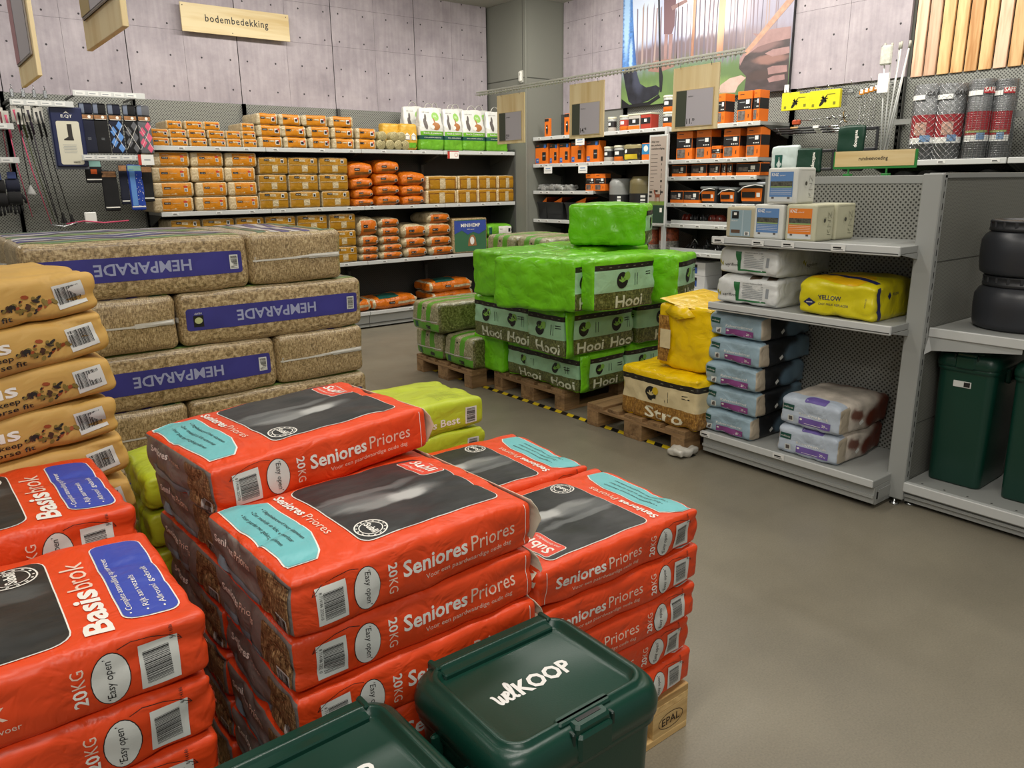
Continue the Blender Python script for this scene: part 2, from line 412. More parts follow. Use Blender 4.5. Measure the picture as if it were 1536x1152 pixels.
# faces of a box: name -> (u axis, v axis, normal)
FACES = {'front': ((1, 0, 0), (0, 0, 1), (0, -1, 0)), 'back': ((-1, 0, 0), (0, 0, 1), (0, 1, 0)), 'right': ((0, 1, 0), (0, 0, 1), (1, 0, 0)),
         'left': ((0, -1, 0), (0, 0, 1), (-1, 0, 0)), 'top': ((1, 0, 0), (0, 1, 0), (0, 0, 1)), 'bottom': ((1, 0, 0), (0, -1, 0), (0, 0, -1))}
class Soft:
    """a stuffed sack or wrapped block; S() gives any surface point so that print follows it"""
    def __init__(s, L, W, H, r=0.02, amp=0.003, freq=9.0, seed=0, thin=(0, 0), bulge=(0, 0, 0), sag=0.0, skew=0.0, crease=0.0, twist=0.0, cell=0.014):
        s.h = (L/2, W/2, H/2); s.r = min(r, L/2*.95, W/2*.95, H/2*.95); s.amp = amp; s.freq = freq; s.seed = seed; s.thin = thin; s.bulge = bulge; s.sag = sag; s.skew = skew
        s.crease = crease; s.twist = twist; s.cell = cell; s.mb = MB(); s.off = Vector((seed*3.7+1.3, seed*1.9+0.4, seed*5.1))
    def S(s, face, u, v, off=0.0):
        U, V, N = FACES[face]; h = s.h
        p = [U[i]*u+V[i]*v+N[i]*h[i] for i in range(3)]
        p = [max(-h[i], min(h[i], p[i])) for i in range(3)]
        inn = [max(-(h[i]-s.r), min(h[i]-s.r, p[i])) for i in range(3)]
        d = Vector([p[i]-inn[i] for i in range(3)])
        n = d.normalized() if d.length > 1e-9 else Vector(N)
        q = Vector(inn)+n*s.r
        x, y, z = q; fx, fy, fz = x/h[0], y/h[1], z/h[2]
        k = 1-s.thin[0]*abs(fx)**5-s.thin[1]*abs(fy)**5
        z2 = -h[2]+(z+h[2])*k if s.thin_flat else z*k
        bx = s.bulge[0]*(1-fy*fy)*(1-fz*fz)*fx; by = s.bulge[1]*(1-fx*fx)*(1-fz*fz)*fy; bz = s.bulge[2]*(1-fx*fx)*(1-fy*fy)*fz
        o = Vector((x+bx, y+by, z2+bz))
        nz = noise.noise(q*s.freq+s.off)+0.5*noise.noise(q*s.freq*2.3+s.off*2)
        o += n*(s.amp*nz)
        if s.crease:
            w_ = Vector((q.x*5, q.y*9, q.z*11))+s.off*3
            c = 1-abs(noise.noise(w_))*2.6
            e = min(1.0, max(0.0, (abs(fx)-0.45)/0.5))*0.8+0.2
            if c > 0: o -= n*(s.crease*c*c*e)
        o.z -= s.sag*fx*fx; o.x += s.skew*fz
        return o+n*off
    thin_flat = False
    lift = 1.0
    def grid(s, k, cuts=()):
        h = s.h[k]; r = s.r; a = [-h, -h+.3*r, -h+.62*r, -h+r]; m = max(1, int(round((2*h-2*r)/s.cell)))
        a += [-h+r+(2*h-2*r)*i/m for i in range(1, m)]; a += [h-r, h-.62*r, h-.3*r, h]
        for c in cuts:
            j = min(range(len(a)), key=lambda i: abs(a[i]-c)); 
            if 0 < j < len(a)-1: a[j] = c
        return a
    def body(s, matf, cuts=((), (), ())):
        for face, (U, V, N) in FACES.items():
            ku = [abs(x) for x in U].index(1); kv = [abs(x) for x in V].index(1)
            su = sum(U)
            gu = s.grid(ku, [c*su for c in cuts[ku]]); gv = s.grid(kv, cuts[kv])
            if su < 0: gu = sorted(gu)
            vs = [s.S(face, u, v) for v in gv for u in gu]; nu = len(gu)
            by = {}
            for j in range(len(gv)-1):
                for i in range(nu-1):
                    m = matf(face, (gu[i]+gu[i+1])/2, (gv[j]+gv[j+1])/2)
                    by.setdefault(m, []).append((j*nu+i, j*nu+i+1, j*nu+nu+i+1, j*nu+nu+i))
            o = len(s.mb.v); s.mb.v += [tuple(v) for v in vs]
            for m, fs in by.items():
                k = s.mb.mi(m)
                for f in fs: s.mb.f.append(tuple(q+o for q in f)); s.mb.m.append(k); s.mb.sm.append(True)
        return s
    def dec(s, face, shape, mat, x=0, y=0, rot=0.0, off=0.0012, cut=0.02):
        if cut: cut = min(cut, s.cell*.95)
        off = off*s.lift
        sh = fixwind(sh_cut(sh_at(shape, x, y, rot), cut))
        s.mb.add([s.S(face, u, v, off) for u, v in sh[0]], sh[1], mat, True)
    def finish(s, name, parent=None, lift=True):
        me = s.mb.mesh(name)
        # weld the six sides into one skin
        bm = bmesh.new(); bm.from_mesh(me); bmesh.ops.remove_doubles(bm, verts=bm.verts[:], dist=0.00002)
        if lift: 
            for v in bm.verts: v.co.z += s.h[2]
        bm.to_mesh(me); bm.free()
        o = bpy.data.objects.new(name, me); COL.objects.link(o)
        if parent: o.parent = parent
        return o
def dec_flat(mb, face, origin, shape, mat, x=0, y=0, rot=0.0, off=0.0008):
    """flat print on an axis-aligned side; origin = centre of that side"""
    U, V, N = (Vector(q) for q in FACES[face]); o = Vector(origin)
    sh = fixwind(sh_at(shape, x, y, rot))
    mb.add([o+U*u+V*v+N*off for u, v in sh[0]], sh[1], mat, False)

# ------------------------------------------------------------------ common materials
m_steel = M('shelf_grey', '9b9d9a', 0.42, 0.0, spec=0.5)
m_steel_l = M('rail_light', 'c4c6c4', 0.35)
m_steel_d = M('shelf_dark', '444542', 0.55)
m_white = M('white_print', 'e6e6e2', 0.45)
m_black = M('black_print', '161616', 0.45)
m_dark = M('charcoal_plastic', '26272a', 0.42)
m_tagp = M('tag_paper', 'dcdcd8', 0.6)
m_peg = pegboard('pegboard_grey', '8b8d86', '3a3a38', 0.025, 0.0055)
m_pegd = pegboard('pegboard_shaded_bays', '2f2f2c', '121211', 0.025, 0.0055)  # pegboard grey with the shade between shelves put into its colour
m_chrome = M('zinc_wire', 'b9bcbe', 0.25, 1.0)
m_paint = M('column_paint', '77786f', 0.7, bump=0.1, bscale=120)
m_pallet = woodmat('pallet_wood', '64492d', '9a7a54', 0, 10)
m_pallet_l = woodmat('pallet_wood_pale', 'b78f55', 'e2c083', 0, 10)
m_pallet_y = woodmat('pallet_wood_cross', '64492d', '9a7a54', 1, 10)
m_pallet_ly = woodmat('pallet_wood_pale_cross', 'b78f55', 'e2c083', 1, 10)
m_ply = woodmat('plywood_sign', 'd9bd84', 'efdcae', 0, 5, 0.6)
m_plyz = woodmat('plywood_sign_upright', 'd9bd84', 'efdcae', 2, 5, 0.6)

def rgbmix_concrete():
    m = bpy.data.materials.new('concrete_print'); m.use_nodes = True; nt = m.node_tree; b = nt.nodes['Principled BSDF']
    tc = nt.nodes.new('ShaderNodeTexCoord'); oi = nt.nodes.new('ShaderNodeObjectInfo')
    ad = nt.nodes.new('ShaderNodeVectorMath'); ad.operation = 'ADD'; ml = nt.nodes.new('ShaderNodeVectorMath'); ml.operation = 'SCALE'; ml.inputs[0].default_value = (9, 5, 7)
    nt.links.new(oi.outputs['Random'], ml.inputs['Scale']); nt.links.new(tc.outputs['Object'], ad.inputs[0]); nt.links.new(ml.outputs[0], ad.inputs[1])
    n = nt.nodes.new('ShaderNodeTexNoise'); n.inputs['Scale'].default_value = 2.2; n.inputs['Detail'].default_value = 8; n.inputs['Roughness'].default_value = 0.7; nt.links.new(ad.outputs[0], n.inputs[0])
    mp = nt.nodes.new('ShaderNodeMapping'); mp.inputs['Scale'].default_value = (8, 8, 0.6); nt.links.new(ad.outputs[0], mp.inputs[0])
    n2 = nt.nodes.new('ShaderNodeTexNoise'); n2.inputs['Scale'].default_value = 4; n2.inputs['Detail'].default_value = 4; nt.links.new(mp.outputs[0], n2.inputs[0])
    a = nt.nodes.new('ShaderNodeMath'); a.operation = 'MULTIPLY_ADD'; a.inputs[1].default_value = 0.35; nt.links.new(n2.outputs[0], a.inputs[0]); nt.links.new(n.outputs[0], a.inputs[2])
    r = nt.nodes.new('ShaderNodeValToRGB'); nt.links.new(a.outputs[0], r.inputs[0]); e = r.color_ramp.elements
    e[0].position = 0.42; e[0].color = (*hx('8a8289'), 1); e[1].position = 0.9; e[1].color = (*hx('b8afb4'), 1); q = e.new(0.66); q.color = (*hx('a39aa0'), 1)
    nt.links.new(r.outputs[0], b.inputs['Base Color']); b.inputs['Roughness'].default_value = 0.6
    MATS['concrete_print'] = m; return m
m_conc = rgbmix_concrete()
m_hole = M('tie_hole', '3c383c', 0.8)
m_joint = M('panel_joint', '4c474b', 0.8)

# ------------------------------------------------------------------ the setting
def floor_mat():
    m = bpy.data.materials.new('floor_coating'); m.use_nodes = True; nt = m.node_tree; b = nt.nodes['Principled BSDF']
    tc = nt.nodes.new('ShaderNodeTexCoord')
    n = nt.nodes.new('ShaderNodeTexNoise'); n.inputs['Scale'].default_value = 1.3; n.inputs['Detail'].default_value = 9; n.inputs['Roughness'].default_value = 0.62; nt.links.new(tc.outputs['Object'], n.inputs[0])
    r = nt.nodes.new('ShaderNodeValToRGB'); nt.links.new(n.outputs[0], r.inputs[0]); e = r.color_ramp.elements
    e[0].position = 0.3; e[0].color = (*hx('777163'), 1); e[1].position = 0.75; e[1].color = (*hx('8b8473'), 1)
    sp = nt.nodes.new('ShaderNodeTexNoise'); sp.inputs['Scale'].default_value = 160; sp.inputs['Detail'].default_value = 2; nt.links.new(tc.outputs['Object'], sp.inputs[0])
    mx = nt.nodes.new('ShaderNodeMixRGB'); mx.blend_type = 'OVERLAY'; mx.inputs[0].default_value = 0.25; nt.links.new(r.outputs[0], mx.inputs[1]); nt.links.new(sp.outputs[0], mx.inputs[2])
    # a few worn marks
    mk = nt.nodes.new('ShaderNodeTexNoise'); mk.inputs['Scale'].default_value = 0.9; mk.inputs['Distortion'].default_value = 1.0
    mpp = nt.nodes.new('ShaderNodeMapping'); mpp.inputs['Scale'].default_value = (1, 3.5, 1); mpp.inputs['Rotation'].default_value = (0, 0, 0.5); nt.links.new(tc.outputs['Object'], mpp.inputs[0]); nt.links.new(mpp.outputs[0], mk.inputs[0])
    mr = nt.nodes.new('ShaderNodeMapRange'); mr.inputs['From Min'].default_value = 0.3; mr.inputs['From Max'].default_value = 0.75; mr.inputs['To Min'].default_value = 0.30; mr.inputs['To Max'].default_value = 0.5
    nt.links.new(mk.outputs[0], mr.inputs['Value']); nt.links.new(mr.outputs[0], b.inputs['Roughness'])
    nt.links.new(mx.outputs[0], b.inputs['Base Color']); b.inputs['Specular IOR Level'].default_value = 0.4
    bp = nt.nodes.new('ShaderNodeBump'); bp.inputs['Strength'].default_value = 0.06; bp.inputs['Distance'].default_value = 0.002; nt.links.new(sp.outputs[0], bp.inputs['Height']); nt.links.new(bp.outputs[0], b.inputs['Normal'])
    return m
mb = MB(); mb.box(-3.5, -2.5, -0.08, 6.62, 8.08, 0, floor_mat()); tag(mb.build('floor'), kind='structure')
mb = MB(); mb.box(-3.5, -2.5, 3.52, 6.62, 8.08, 3.6, M('ceiling_board', 'a9a89f', 0.8)); tag(mb.build('ceiling'), kind='structure')
mb = MB(); mb.box(-3.5, 7.98, 0, 6.62, 8.08, 3.52, m_paint); wall_l = tag(mb.build('wall_left'), kind='structure')
mb = MB(); mb.box(6.52, -2.5, 0, 6.62, 7.98, 3.52, m_paint); wall_r = tag(mb.build('wall_right'), kind='structure')
mb = MB()
mb.box(5.9, 7.23, 0, 6.52, 7.98, 2.675, m_paint, 0.004); mb.box(5.905, 7.235, 2.675, 6.52, 7.98, 2.685, M('seam_dark', '4a4b45', 0.8)); mb.box(5.9, 7.23, 2.685, 6.52, 7.98, 3.52, m_paint, 0.004)
mb.box(5.893, 7.222, 0, 5.915, 7.25, 3.52, m_paint, 0.003)
o = mb.build('column'); tag(o, 'grey painted column boxed into the corner between the two shelved walls', 'column', kind='structure')

_pan = {}
def concrete_panel(parent, wid, hgt, loc, rz=0.0):
    k = (round(wid, 2), round(hgt, 2))
    if k not in _pan:
        mb = MB(); mb.box(0.004, 0, 0, wid-0.004, 0.03, hgt, m_conc)
        cols = [wid*f for f in (.085, .37, .65, .92)] if wid > .6 else [wid*.25, wid*.75]
        z = 0.13
        while z < hgt:
            for c in cols:
                n = 8; mb.add([(c+.009*math.cos(i*2*PI/n), -.0006, z+.009*math.sin(i*2*PI/n)) for i in range(n)], [tuple(range(n))], m_hole)
            z += 0.27
        for zz in (0.62, 1.0):
            if zz < hgt: mb.box(0.004, -.0005, zz, wid-.004, 0, zz+.002, m_joint)
        if wid > .6: mb.box(wid*.5-.001, -.0005, 0.0, wid*.5+.001, 0, hgt, m_joint)
        _pan[k] = mb.mesh('concrete_panel')
    o = bpy.data.objects.new('concrete_panel', _pan[k]); COL.objects.link(o); o.parent = parent; o.location = loc; o.rotation_euler = (0, 0, rz)
    return o
for i in range(8):
    x0 = -2.13+i*1.0
    concrete_panel(wall_l, 1.0, 1.22, (x0, 7.93, 2.30))
mbj = MB(); mbj.box(-.007, .02, 0, .007, .045, 1.22, M('joint_black', '1c1a1c', .9)); JM = mbj.mesh('joint_strip')
for i in range(9):
    o = bpy.data.objects.new('joint_strip', JM); COL.objects.link(o); o.parent = wall_l; o.location = (-2.13+i, 7.915, 2.30)
for (y0, wd) in ((7.22, .98), (4.19, 1.02)):
    concrete_panel(wall_r, wd, 1.22, (6.46, y0, 2.30), -PI/2)
# vertical larch slats with dark gaps
mb = MB(); mb.box(6.49, -0.8, 2.29, 6.515, 3.15, 3.52, M('gap_black', '17130f', 0.9)); mb.build('slat_backing', wall_r)
m_slat = woodmat('larch_slat', 'b8834a', 'e6bd85', 2, 9, 0.5)
m_slat2 = woodmat('larch_slat_pink', 'b48a6c', 'dcb79a', 2, 9, 0.5)
sl = []
for mm in (m_slat, m_slat2):
    mb = MB(); mb.box(-0.0425, -0.012, 0, 0.0425, 0.012, 1.23, mm, 0.003); sl.append(mb.mesh('slat'))
for i in range(40):
    o = bpy.data.objects.new('slat', sl[1 if i in (0, 1, 6, 11, 15) else 0]); COL.objects.link(o); o.parent = wall_r; o.location = (6.476, 3.09-i*0.0985, 2.29); o.rotation_euler = (0, 0, -PI/2)

# wall poster (flat print at its real place)
def poster():
    bg = blotch('poster_background', '8f93ae', [
        (1.0, 0, 0.95, 1.3, 0, .42, 'b9bfe0', .95), (1.2, 0, 1.0, .55, 0, .5, 'fdf3f6', 1.0), (0.2, 0, 1.0, .35, 0, .5, 'cdd9ec', .8),
        (0.9, 0, 0.48, 1.5, 0, .13, '6f5a5a', .9), (1.75, 0, .75, .5, 0, .4, '9a8f98', .6),
        (0.9, 0, 0.10, 1.8, 0, .34, '5a7345', 1.0), (0.3, 0, 0.05, .4, 0, .2, '6f8a4c', .8), (1.15, 0, 0.1, .35, 0, .12, '7c9455', .8)], 0.14, 0.5, 5, (3, 1, 1), 0)
    mb = MB(); W_, H_ = 2.05, 1.22
    mb.box(0, 0, 0, W_, 0.025, H_, m_dark)
    dec_flat(mb, 'front', (W_/2, 0, H_/2), sh_rect(W_-.006, H_-.006), bg, off=.0006)
    def P(px, py):
        a = (px-936)/259.0; uu = 1.339*a/(1+.339*a); return (max(-W_/2+.003, min(W_/2-.003, uu*W_-W_/2)), max(0.0, (160-20*a-py)/(147+37*a))-H_/2)
    def poly(pts, mat, off): dec_flat(mb, 'front', (W_/2, 0, H_/2), sh_poly([P(*p) for p in pts]), mat, off=off)
    fp = [M('fence_post_%s' % c, c, 0.5) for c in ('7b7280', '8e8088', '6a6270', 'a08c88', '837580')]
    rnd = random.Random(3)
    for i in range(34):
        px = 958+i*6.4+rnd.uniform(-1.5, 1.5); w_ = rnd.uniform(.6, 1.5); lean = rnd.uniform(-3, 3)
        poly([(px-w_, 95+rnd.uniform(-8, 8)), (px+w_, 92), (px+w_*.7+lean, 12+rnd.uniform(-10, 10)-max(0, px-1020)*.5), (px-w_*.7+lean, 14-max(0, px-1020)*.5)], fp[rnd.randrange(5)], .0009)
    jeans = blotch('jeans_print', '4f7fc0', [(0.06, 0, .95, .05, 0, .5, 'a9cdf2', .9), (.2, 0, .7, .05, 0, .4, '2c4f8c', .7), (.13, 0, .5, .03, 0, .2, 'b5d4f0', .7)], .05, .5, 14, (1, 1, 3), 0)
    poly([(936, -60), (946, -60), (950, 20), (953, 60), (957, 98), (946, 106), (937, 104)], jeans, .0016)
    boot = blotch('boot_print', '24262f', [(.25, 0, .35, .1, 0, .25, '4a4f63', .6)], .05, .4, 12, (1, 1, 1), 0)
    poly([(938, 104), (956, 98), (959, 112), (963, 124), (972, 130), (986, 127), (992, 131), (990, 141), (975, 150), (955, 157), (947, 150), (942, 128)], boot, .0022)
    poly([(937, 146), (948, 155), (975, 152), (991, 141), (993, 146), (978, 156), (956, 163), (937, 163)], M('boot_sole', '121318', .5), .0026)
    poly([(982, -60), (984.5, -60), (992, 95), (996, 115), (995, 137), (992, 138), (990, 110), (989.5, 96)], M('staff_print', '15161c', .5), .003)
    skin = M('skin_print', '9a7a78', .5, var=.3, vscale=5); dk = M('dress_print', '6d4e55', .5)
    poly([(992, -40), (1012, -40), (1010, 40), (1006, 53), (995, 52)], dk, .0014)
    poly([(996, 52), (1001, 52), (1000, 90), (996, 90)], skin, .0015); poly([(1003, 52), (1008, 52), (1007, 90), (1003, 90)], skin, .0015); poly([(1004, 12), (1026, 2), (1028, 6), (1006, 18)], skin, .0016)
    poly([(975, 96), (985, 90), (1010, 88), (1012, 100), (990, 108), (974, 106)], M('shoe_print', '8d6a60', .5), .0016)
    post = blotch('blurred_timber_print', 'a07058', [(1.2, 0, .9, .3, 0, .5, 'f0c3a0', .8)], .08, .5, 6, (4, 1, 1), 0)
    for (x, ww) in ((1080, 5), (1038, 2)): poly([(x-ww, 88), (x+ww, 86), (x+ww+1, -60), (x-ww+1, -60)], post, .0012)
    hand = blotch('hand_print', '453b3c', [(1.6, 0, .55, .28, 0, .05, '8d6f6c', .9), (1.75, 0, .4, .22, 0, .05, '7d6160', .9), (1.85, 0, .28, .2, 0, .04, '8d6a62', .9), (1.8, 0, .15, .25, 0, .05, '4a3b38', .8)], .07, .5, 7, (1, 1, 2), 0)
    poly([(1112, 100), (1116, 84), (1135, 76), (1152, 66), (1192, 60), (1194, 143), (1150, 150), (1122, 146), (1124, 118), (1112, 106)], hand, .0018)
    for pts in ([(1131, 54), (1145, 55), (1160, 48), (1192, 44), (1193, 62), (1160, 68), (1140, 74), (1120, 88), (1113, 102), (1112, 92), (1122, 76), (1140, 62)], [(1152, 84), (1165, 78), (1192, 74), (1193, 84), (1165, 89)], [(1158, 106), (1166, 103), (1190, 102), (1191, 112), (1160, 116)], [(1159, 122), (1168, 118), (1187, 116), (1188, 124), (1162, 128)]): poly(pts, skin, .0022)
    poly([(1080, 142), (1084, 130), (1098, 120), (1116, 116), (1124, 120), (1112, 132), (1108, 142)], M('stone_print', 'c0a69a', .5, var=.2), .0021)
    poly([(1118, 82), (1123, 86), (1194, 6), (1194, -8), (1188, -2)], M('stick_print', 'b78d76', .5, var=.3, vscale=20), .0024)
    return mb
o = poster().build('wall_poster', None, (6.425, 6.235, 2.295), -PI/2)
tag(o, 'large outdoor photo print with jeans, boot and blurred fence on the right wall', 'poster')

# ------------------------------------------------------------------ shelving
mbt = MB(); mbt.box(-0.028, -0.0016, -0.011, 0.028, 0, 0.011, m_tagp); mbt.box(-.02, -.0019, -.002, .012, -.0016, .004, m_black); mbt.box(-.02, -.0019, -.007, .02, -.0016, -.005, m_black)
TAG = mbt.mesh('price_tag')
def price_tag(parent, u, v, z, s=1.0):
    o = bpy.data.objects.new('price_tag', TAG); COL.objects.link(o); o.parent = parent; o.location = (u, v, z); o.scale = (s, 1, s); return o
FR = {'L': 0.0, 'R': -PI/2}
def WP(fr, u, v, z=0.0): return (u, v, z) if fr == 'L' else (v, -u, z)
def bay(fr, u0, u1, vb, vf, levels, ztop, label, group, base_h=0.16, tags=3, peg_top=None, endposts=(0, 1), seed=0, dark=True, sidew=None):
    """one bay of steel shelving: origin at its left foot, x along the wall, y into it"""
    root = empty('shelving_bay', WP(fr, u0, vf, 0), FR[fr]); tag(root, label, 'shelving', group)
    W_ = u1-u0; D = vb-vf; rnd = random.Random(seed)
    mb = MB(); lo = levels[0][0] if levels else ztop
    mb.box(0.003, D-.02, 0, W_-.003, D, lo, m_pegd if dark else m_peg); 
    if lo < ztop: mb.box(0.003, D-.02, lo, W_-.003, D, ztop, m_peg)
    mb.build('back_panel', root)
    for e in endposts:
        mb = MB(); x = 0 if e == 0 else W_
        mb.box(x-.014, D-.06, 0, x+.014, D-.021, ztop, m_steel_d)
        for k in range(int((ztop-.1)/.05)): mb.box(x-.003, D-.0605, .08+k*.05, x+.003, D-.06, .105+k*.05, m_black)
        mb.build('upright', root)
    for (z, a, b_, dep) in levels:
        a = 0.0 if a is None else a; b_ = W_ if b_ is None else b_; y0 = D-dep-.02 if dep else 0.0
        mb = MB(); mb.box(a+.003, y0+.004, z-.028, b_-.003, D-.021, z, m_steel); sh = mb.build('shelf', root)
        mb = MB(); mb.box(a+.002, y0-.012, z-.036, b_-.002, y0+.003, z+.003, m_steel_l, .003); mb.build('price_rail', sh)
        for s in (a+.004, b_-.018):
            mb = MB(); mb.add([(s, y0+.04, z-.029), (s, D-.03, z-.029), (s, D-.03, z-.14), (s, D-.1, z-.13), (s+.014, y0+.04, z-.029), (s+.014, D-.03, z-.029), (s+.014, D-.03, z-.14), (s+.014, D-.1, z-.13)],
                              [(0, 3, 2, 1), (4, 5, 6, 7), (0, 4, 7, 3), (3, 7, 6, 2), (1, 2, 6, 5), (0, 1, 5, 4)], m_steel_d); mb.build('bracket', sh)
        n = tags
        for k in range(n):
            price_tag(sh, a+(b_-a)*(k+.5+rnd.uniform(-.3, .3))/n, y0-.012, z-.016)
    if base_h:
        mb = MB(); mb.box(.003, 0.03, 0.02, W_-.003, 0.045, base_h-.03, m_steel); mb.box(.003, .03, base_h-.03, W_-.003, D-.02, base_h, m_steel)
        mb.box(.003, 0.0, base_h-.035, W_-.003, .03, base_h+.003, m_steel_l, .003); mb.box(.003, .024, .05, W_-.003, .03, .06, m_steel_d); mb.build('base', root)
        price_tag(root, W_*.5, -.001, base_h-.016)
    return root
LV = [(1.87, None, None, 0), (1.30, None, None, 0), (0.73, None, None, 0)]
hold = ['small orange packs and stacked blocks', 'long transparent blocks and orange packs', 'straw rolls, yellow and orange bags', 'white rabbit bags and brown blocks']
for i in range(4):
    u0 = 1.86+i*1.005
    bay('L', u0, u0+1.005, 7.93, 7.43, LV, 2.3, 'grey left wall shelving bay carrying %s' % hold[i], 'shelving bays of the left wall', base_h=.185, endposts=(0,) if i else (0, 1), seed=i)
mb = MB(); mb.box(5.878, 7.43, 0, 5.892, 7.93, 1.9, m_steel_d); tag(mb.build('end_panel'), 'dark grey end panel closing the left wall shelving beside the corner column', 'panel')
bay('L', -0.15, 0.85, 7.93, 7.43, [], 2.3, 'pegboard bay at the far left hung with whips and gloves', 'pegboard hook bays of the left wall', base_h=.185, seed=11, dark=False)
bay('L', 0.85, 1.855, 7.93, 7.43, [], 2.3, 'pegboard bay hung with riding socks left of the orange packs', 'pegboard hook bays of the left wall', base_h=.185, seed=12, dark=False)
bay('R', -7.215, -6.2, 6.5, 6.0, [(2.025, None, None, 0), (1.725, None, None, 0), (1.425, None, None, 0), (1.10, None, None, 0), (.8, None, None, 0), (.5, None, None, 0)], 2.3, 'right wall shelving bay beside the column with orange phone-like device boxes', 'shelving bays of the right wall', tags=5, seed=5)
bay('R', -6.2, -5.185, 6.5, 6.0, [(2.025, None, None, 0), (1.725, None, None, 0), (1.12, None, None, 0), (.8, None, None, 0), (.5, None, None, 0)], 2.3, 'right wall shelving bay with clear jars on top, left of the tall ruler board', 'shelving bays of the right wall', tags=5, seed=6)
bay('R', -5.17, -4.15, 6.5, 6.0, [(2.015, None, None, 0), (1.715, None, None, 0), (1.56, None, None, 0), (1.312, None, None, 0), (1.115, None, None, 0), (.85, None, None, 0), (.5, None, None, 0)], 2.3, 'right wall shelving bay full of orange and black boxes, right of the ruler board', 'shelving bays of the right wall', tags=6, seed=7)
bay('R', -4.15, -3.18, 6.5, 6.0, [], 2.3, 'right wall pegboard bay with yellow packs and rods hanging on hooks', 'pegboard bays of the right wall', seed=8, dark=False)
bay('R', -3.175, -2.185, 6.5, 6.0, [(1.65, None, None, 0)], 2.3, 'right wall bay under the timber slats with upright wire mesh rolls', 'pegboard bays of the right wall', tags=4, seed=9)
bay('R', -2.18, -1.19, 6.5, 6.0, [(1.65, None, None, 0)], 2.3, 'right wall bay under the timber slats at the right edge of the photo', 'pegboard bays of the right wall', tags=4, seed=10)
mb = MB(); mb.box(0, 0, 0, .93, .03, .04, m_steel)
for i, u in enumerate((-3.17, -2.17)):
    o = mb.build('cross_bar', None, WP('R', u+.02, 6.28, 1.93), -PI/2)
    mb2 = MB(); mb2.box(0, .03, 0, .02, .19, .03, m_steel_d); mb2.box(.91, .03, 0, .93, .19, .03, m_steel_d); mb2.build('bracket', o)
    tag(o, ['steel cross bar on the pegboard behind the upright mesh rolls', 'steel cross bar on the pegboard at the right edge of the photo'][i], 'bar')
# white divider post between the two right wall bays
mb = MB(); mb.box(-.012, 0, 0, .012, .05, 2.03, m_steel_l); tag(mb.build('divider_post', None, WP('R', -5.178, 5.96, 0), -PI/2), 'slim light grey post between the jar shelves and the orange box shelves', 'post')

# motion detector
mb = MB(); mb.box(0, -.03, 0, .012, .03, .13, M('detector_shell', 'd9d8cf', .4), .004); mb.box(-.025, -.026, .01, 0, .026, .12, M('detector_shell', 'd9d8cf', .4), .01)
o = mb.build('motion_detector', None, (5.887, 7.3, 2.63)); mb = MB(); mb.box(-.027, -.018, .075, -.0255, .018, .1, M('detector_lens', 'b9b8ae', .2)); mb.build('lens', o)
tag(o, 'small white motion detector fixed to the grey corner column', 'sensor')

# ------------------------------------------------------------------ wooden signs
def text_obj(mbx, face, org, t, h, x, y, mat, **k): dec_flat(mbx, face, org, sh_text(t, h, **k), mat, x, y)
m_ink = M('sign_ink', '2a2723', .6)
mb = MB(); mb.box(0, 0, 0, 1.03, .018, .245, m_ply, .001); dec_flat(mb, 'front', (.515, 0, .1225), sh_text('bodembedekking', .062, w=.60, bold=.012, align='c', space=1.15), m_ink, 0.0, -.022)
for (x, z) in ((.02, .22), (1.0, .22), (.46, .02)): dec_flat(mb, 'front', (.515, 0, .1225), sh_ell(.005, .005, 8), m_ink, x-.515, z-.1225)
for x in (.1, .93): mb.box(x-.01, .018, .1, x+.01, .09, .12, m_steel_d)
tag(mb.build('wooden_sign', None, (2.345, 7.84, 2.905)), 'plywood sign reading bodembedekking high on the concrete-look left wall', 'sign')

def price_board(sheet='plain'):
    """plywood board with a printed sheet; hangs from two wire hooks; faces -y"""
    r = empty('price_board'); mb = MB(); mb.box(-.15, 0, 0, .15, .009, .32, m_plyz, .001); mb.build('board', r)
    mb = MB(); mb.box(-.125, -.004, .018, .125, 0, .205, M('sheet_frame', 'c9b68a', .5)); c = (0, -.004, .112)
    dec_flat(mb, 'front', c, sh_rect(.24, .18), M('sheet_lilac', 'bcb7bd', .5), off=.0006)
    dec_flat(mb, 'front', c, sh_rect(.07, .18), M('sheet_olive', '474d3f', .5), -.085, 0, off=.0012)
    dec_flat(mb, 'front', c, sh_text({'a': 'strooisel', 'b': 'kluithooi', 'c': 'stalstro'}[sheet], .008), m_ink, -.04, .055, off=.0012)
    dec_flat(mb, 'front', c, sh_text({'a': '7.', 'b': '14.', 'c': '11.'}[sheet], .026, bold=.02), m_ink, -.045, -.078, off=.0012)
    dec_flat(mb, 'front', c, sh_text({'a': '25', 'b': '95', 'c': '50'}[sheet], .012, bold=.02), m_ink, -.008 if sheet != 'a' else -.025, -.064, off=.0012)
    mb.build('price_sheet', r)
    for x in (-.1, .1):
        mb = MB(); mb.tube([(x, .004, .3), (x, -.004, .33), (x, .004, .355)], .0016, m_chrome, 5); mb.build('hook', r)
    return r
for k, (yc, lab) in enumerate(((4.335, 'leftmost of the three plywood price boards on the hanging rail, before the column'), (3.59, 'middle plywood price board on the hanging rail, priced 14'), (2.765, 'rightmost plywood price board on the hanging rail, priced 11'))):
    o = price_board('abc'[k]); o.location = (3.4, yc, 1.785); o.rotation_euler = (0, 0, -PI/2); tag(o, lab, 'sign', 'price boards on the hanging rail')
